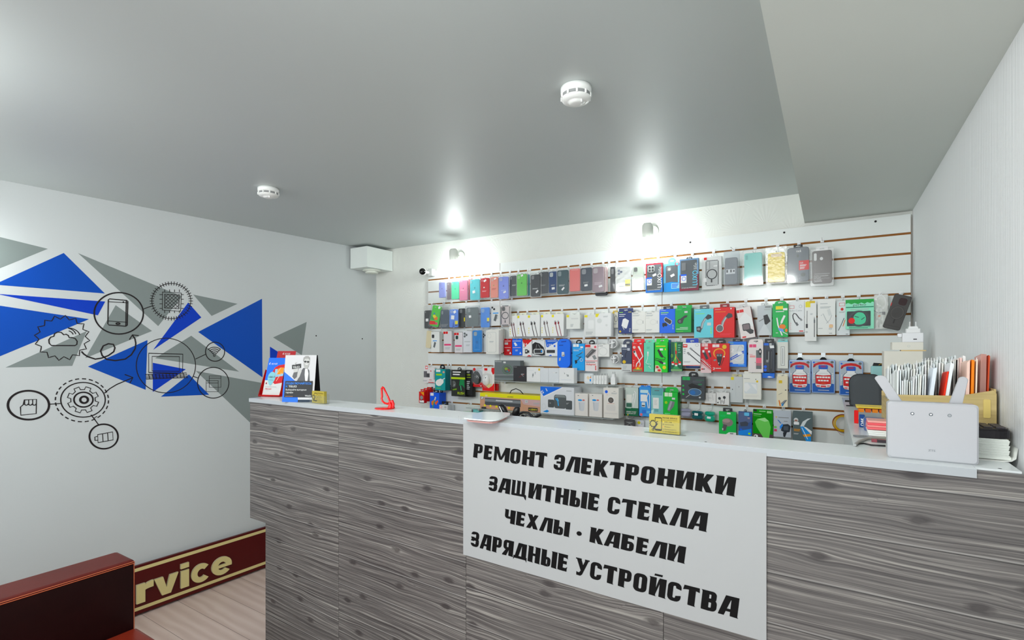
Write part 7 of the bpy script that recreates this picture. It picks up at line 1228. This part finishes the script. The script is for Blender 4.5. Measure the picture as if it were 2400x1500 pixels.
la = lambda s: 'thin white screen protector packet standing upright in the %s compartment of the plywood organiser' % s
jit = lambda k: random.uniform(-k, k)
for i in range(15):
    px = 2094+i*5.4; pt = 868+i*.5 if i < 4 else (893 if i < 9 else 880)
    packet(px, pt+jit(4), 1.655+.004*(i % 3), 3.6+jit(.8), PK[i % 5], la('front'), GA, jit(.014)+(.03 if i > 8 else 0))
for i in range(26): packet(2084+i*6.6, 872-i*1.1+jit(5), 1.747+.005*(i % 3), 4.2+jit(.8), PK[(i*3) % 5], la('middle'), GB, jit(.014)+.02)
for i in range(26): packet(2066+i*6.9, 862-i*1.15+jit(3.5), 1.913+.005*(i % 3), 4.4+jit(.8), PK[(i*2) % 5], la('rear'), GC, jit(.014))
PINK = clear_mat('pink_film', tint=(1, .72, .66), gloss=.10, rough=.2, milk=.35); PINK.node_tree.nodes['Principled BSDF'].inputs['Base Color'].default_value = (.75, .42, .36, 1)
packet(2270, 846, 1.662, 9, (232, 188, 176), 'pale pink packet left of the orange one', None, .02); packet(2281, 845, 1.663, 8, (216, 124, 48), 'orange packet standing right of the pale pink one', None, .02); packet(2290, 845, 1.664, 4, (226, 206, 190), 'cream packet edge right of the orange packet', None, .02)
packet(2306, 832, 1.668, 16, None, 'translucent pink packet nearest the right wall', None, .02, mat=PINK); packet(2319, 834, 1.669, 4, (176, 74, 50), 'rust red packet edge against the right wall', None, .03)
packet(2222, 872, 1.659, 5, (206, 60, 36), 'bright red packet strip leaning in the front compartment', None, .12); packet(2232, 850, 1.660, 9, (214, 218, 222), 'wide white packet leaning right behind the router', None, .12); packet(2192, 860, 1.657, 11, (206, 212, 222), 'pale blue-white packet standing wide behind the router', None, .10)
for i, px in enumerate((2244, 2252, 2260)): packet(px, 842-i*3, 1.747+.002*i, 8, ((222, 208, 202), (216, 190, 184), (226, 224, 220))[i], ('blush packet in the middle compartment', 'rose-tinted packet in the middle compartment', 'ivory packet in the middle compartment')[i], None, .02)
# stack of white boxes at the far end of the ledge
Yb = 2.56
def wbox(name, px0, pt, px1, zb, zt, dep, c, label, cat='box', dec=None, dy=0, group=None):
    a = aty(px0, 800, Yb+dy); e_ = aty(px1, 800, Yb+dy); t2 = empty(name, ((a.x+e_.x)/2, Yb+dy, zb)); tag(t2, label, cat, group); w_ = (e_.x-a.x)/2
    b = MB(); b.prism([(-w_, 0), (w_, 0), (w_, zt-zb), (-w_, zt-zb)], dep, 0, pm(c, .45), .001)
    if dec: dec(b, w_, zt-zb)
    b.build('box_body', t2); return t2, w_
def zat(py, px=2120, dy=0): return aty(px, py, Yb+dy).z
z1, z2, z3, z4 = zat(823), zat(820.5), zat(802), zat(780.5)
def seal(b, w_, h_):
    b.line(ell(0, h_*.62, .006, .006, 18)[2:17], .0012, -.0003, pm('l')); b.flat([(-.013, h_*.54), (.013, h_*.54), (.013, h_*.55), (-.013, h_*.55)], -.0003, pm('l'))
wbox('white_box', 2072, 0, 2163, TOP+.0006, z1, .10, (204, 201, 192), 'large cream-white box at the bottom of the stack by the wall', dec=seal)
t2, w_ = wbox('kraft_sheet', 2112, 0, 2171, z1+.0004, z2, .05, (206, 180, 130), 'thin kraft sheet between the stacked white boxes', 'sheet')
wbox('white_box', 2091, 0, 2164, z2+.0004, z3, .08, (208, 205, 196), 'flat cream box in the middle of the stack by the wall', dec=lambda b, w_, h_: b.line(ell(.004, h_*.5, .004, .004, 16), .0008, -.0003, pm('l'), True))
t2, w_ = wbox('power_adapter', 2115, 0, 2164, z3+.0004, z4, .05, (216, 216, 218), 'white power adapter block on top of the box stack', 'adapter', dec=lambda b, w_, h_: b.flat(rr(w_*.05, h_*.25, w_*.4, h_*.36, .001), -.0003, pm('K')))
b = MB(); b.prism(rr(-w_-.014, (z4-z3)*.55, -w_-.0005, (z4-z3)*.95, .003), .035, .008, M((216, 216, 218), .4), .001); b.build('side_plug', t2)
P = Vector((aty(2141, 770, Yb).x, Yb+.004, z4+.0004)); t2 = empty('plug_adapter', P); tag(t2, 'small white plug with two upright pins on the adapter block', 'adapter')
b = MB(); b.prism([(-.022, 0), (.022, 0), (.022, .017), (-.022, .017)], .034, 0, M((218, 218, 218), .4), .002); b.prism([(-.016, .017), (.016, .017), (.013, .026), (-.013, .026)], .028, .004, M((218, 218, 218), .4)); b.build('plug_body', t2)
for x in (-.0095, .0095): b = MB(); b.tube([(x, .016, .026), (x, .016, .045)], .0022, M((206, 206, 206), .3), 8); b.build('pin', t2)
# teal pouch, black clip, black bag
Yt = 2.80; a, e_ = aty(2042, 870, Yt), aty(2078, 870, Yt); t2 = empty('teal_pouch', ((a.x+e_.x)/2, Yt, TOP)); tag(t2, 'pale teal pouch edge standing behind the black bag', 'pouch')
b = MB(); b.prism(rr(-(e_.x-a.x)/2, 0, (e_.x-a.x)/2, aty(2060, 858, Yt).z-TOP, .006), .04, 0, M((150, 190, 190), .5), .004); b.build('pouch_body', t2)
t2 = empty('binder_clip', (aty(2057, 850, Yt).x, Yt+.005, aty(2060, 858, Yt).z+.0004)); tag(t2, 'small black clip lying on the teal pouch', 'clip')
b = MB(); b.prism([(-.018, 0), (.018, 0), (.018, .012), (-.014, .014)], .02, 0, BK, .001); b.build('clip_body', t2)
b = MB(); b.tube([(.004, -.001, .004), (.012, -.003, .010), (.018, -.001, .006)], .0012, M((176, 140, 60), .3), 6); b.build('wire', t2)
Yg = 2.62; a, e_ = aty(1991, 910, Yg), aty(2072, 910, Yg); gw = (e_.x-a.x)/2; gh = aty(2020, 877, Yg).z-TOP
t2 = empty('black_bag', ((a.x+e_.x)/2, Yg, TOP)); tag(t2, 'soft dark grey zipped bag on the far end of the ledge', 'bag')
BGM = M((62, 65, 68), .7, gain=1.5)
b = MB(); 
def bag_outline(k, dz=0):
    r1, r2 = gh*.27, gh*.10; p = []
    for cx, cz, a, r in ((gw-r1, gh-r1, 0, r1), (-gw+r1, gh-r1, 90, r1), (-gw+r2, r2, 180, r2), (gw-r2, r2, 270, r2)):
        for i in range(7): q = math.radians(a+15*i); p.append((cx+r*math.cos(q), cz+r*math.sin(q)))
    return [(x*k+.0015*math.sin(40*z), max(0, (z-gh*.45)*(k if z > gh*.45 else min(1, k+.06))+gh*.45)) for x, z in p]
lay = [(-.043, .70), (-.041, .84), (-.034, .93), (-.022, .985), (-.004, 1.0), (.022, .985), (.034, .92), (.042, .75)]; n = 28
rows = [[(x, y+.045, z) for x, z in bag_outline(k)] for y, k in lay]; vs = [p for r in rows for p in r]
b.add(vs, [(j*n+i, (j+1)*n+i, (j+1)*n+(i+1) % n, j*n+(i+1) % n)[::-1] for j in range(len(lay)-1) for i in range(n)], BGM, True)
b.add(rows[0], [list(range(n))], BGM, True); b.add(rows[-1], [list(range(n))[::-1]], BGM, True); b.build('bag_body', t2)
b = MB(); b.tube([(x, .045-.0225, z) for x, z in bag_outline(.992)], .0016, M((40, 42, 44), .5), 6, True); b.build('seam', t2)
b = MB(); b.box((-gw-.016, .012, .018), (-gw+.012, .02, .026), BK); b.box((-gw-.012, .010, .0005), (-gw+.03, .03, .004), BK); b.build('strap', t2)
# packs of small goods along the ledge
def at_ledge(px, Y): return aty(px, 990, Y).x
def lbox(name, px0, px1, Y, z0, z1, dep, c, label, cat, mat=None, dec=None, xmax=.2):
    x0, x1 = at_ledge(px0, Y), min(at_ledge(px1, Y), xmax); t2 = empty(name, ((x0+x1)/2, Y, z0)); tag(t2, label, cat); w_ = (x1-x0)/2
    b = MB(); b.prism(rr(-w_, 0, w_, z1-z0, min(.002, w_*.3)), dep, 0, mat or pm(c, .4), .0008)
    if dec: dec(b, w_, z1-z0)
    b.build('pack_body', t2); return t2, w_
lbox('small_pack', 2002, 2012, 2.03, TOP+.0005, aty(2007, 962, 2.03).z, .012, (196, 26, 40), 'red upright pack at the left of the sweets on the ledge', 'pack')
lbox('blue_pack', 2014, 2027, 1.935, TOP+.0005, aty(2020, 972, 1.935).z, .014, (26, 62, 120), 'narrow blue upright pack with white sideways letters', 'pack', dec=lambda b, w_, h_: b.text('OAK', .0045, h_*.12, .0085, -.0006, pm('W'), h_*.62, .03, 0, 0, 'l', PI/2))
t2, w_ = lbox('sweets_box', 2004, 2078, 2.06, TOP+.0005, aty(2040, 958, 2.06).z, .10, (226, 196, 90), 'clear box with a yellow and orange lid on the ledge', 'box', mat=CLAM)
b = MB(); h_ = aty(2040, 958, 2.06).z-TOP; b.box((-w_+.004, .004, h_+.0005), (w_, .096, h_+.004), M((222, 190, 90), .4)); b.build('yellow_lid', t2)
b = MB()
for i in range(5): b.box((-w_+.01+i*.019, .004, h_-.014), (-w_+.025+i*.019, .09, h_-.002), M((196, 96, 36) if i % 2 else (214, 130, 50), .4))
b.build('orange_sweets', t2)
t2, w_ = lbox('film_pack', 2026, 2080, 1.865, TOP+.0005, aty(2040, 982, 1.865).z, .05, (60, 84, 140), 'blue and orange film-wrapped pack behind the pink packs', 'pack', dec=lambda b, w_, h_: [b.flat([(-w_*.7, h_*.66), (w_, h_*.66), (w_, h_*.95), (-w_*.7, h_*.95)], -.0011, pm('O')), b.flat([(-w_*.9, h_*.50), (w_, h_*.50), (w_, h_*.58), (-w_*.9, h_*.58)], -.0011, pm('L'))])
b = MB(); b.prism(rr(-w_-.0008, -.0, w_+.0008, h_*.62, .002), .0505, -.0022, BAG); b.build('film_wrap', t2)
zc = TOP+.0005
for i in range(4):
    z0 = zc+.017+i*.0062; lbox('pink_pack', 2032+i*.5, 2082, 1.765+.002*i, z0, z0+.0058, .07, ((220, 110, 116), (226, 140, 140), (214, 96, 104), (228, 160, 156))[i], ['lowest', 'second', 'third', 'topmost'][i]+' of the four pink striped packs on the ledge', 'pack', xmax=.17)
for i in range(3):
    z0 = zc+i*.0054; lbox('white_pack', 2036-i*1.5, 2082, 1.757, z0, z0+.005, .08, (214, 216, 216), ['lowest', 'middle', 'top'][i]+' white card pack under the pink packs', 'pack', xmax=.17)
t2 = empty('metal_tool', (at_ledge(2030, 1.72), 1.715, TOP)); tag(t2, 'small silver tool lying on the ledge before the pink packs', 'tool')
b = MB(); b.tube([(-.03, .0, .003), (0, .004, .0035), (.03, .0, .003)], .0025, M((150, 152, 156), .25, metal=.8), 8); b.tube([(-.026, -.008, .003), (0, 0, .0035)], .002, M((150, 152, 156), .25, metal=.8), 8); b.build('tool_body', t2)
t2 = empty('pocket_gadget', (at_ledge(2056, 1.64)+.012, 1.64, TOP)); tag(t2, 'dark flat gadget with a red end on the ledge beside the router', 'gadget')
b = MB(); b.box((-.012, 0, .0005), (.05, .016, .008), M((58, 50, 54), .3)); b.build('gadget_body', t2)
b = MB(); b.box((-.024, .001, .0005), (-.0122, .015, .0075), M((130, 70, 78), .4)); b.build('red_end', t2)
for nm, m, pts, lab, r in (('grey_cable', M((150, 152, 152), .4), ((2003, 1043), (2014, 1034), (2030, 1028), (2052, 1026), (2075, 1026)), 'grey cable curving from behind the router onto the ledge', .0042), ('black_cable', BK, ((2004, 1044), (2012, 1040), (2024, 1039), (2042, 1043), (2075, 1045)), 'black cable lying in front of the grey one beside the router', .0022)):
    b = MB(); b.tube([tuple(atz(px, py, TOP+r)) for px, py in pts], r*.92, m, 10); tag(b.build(nm), lab, 'cable')
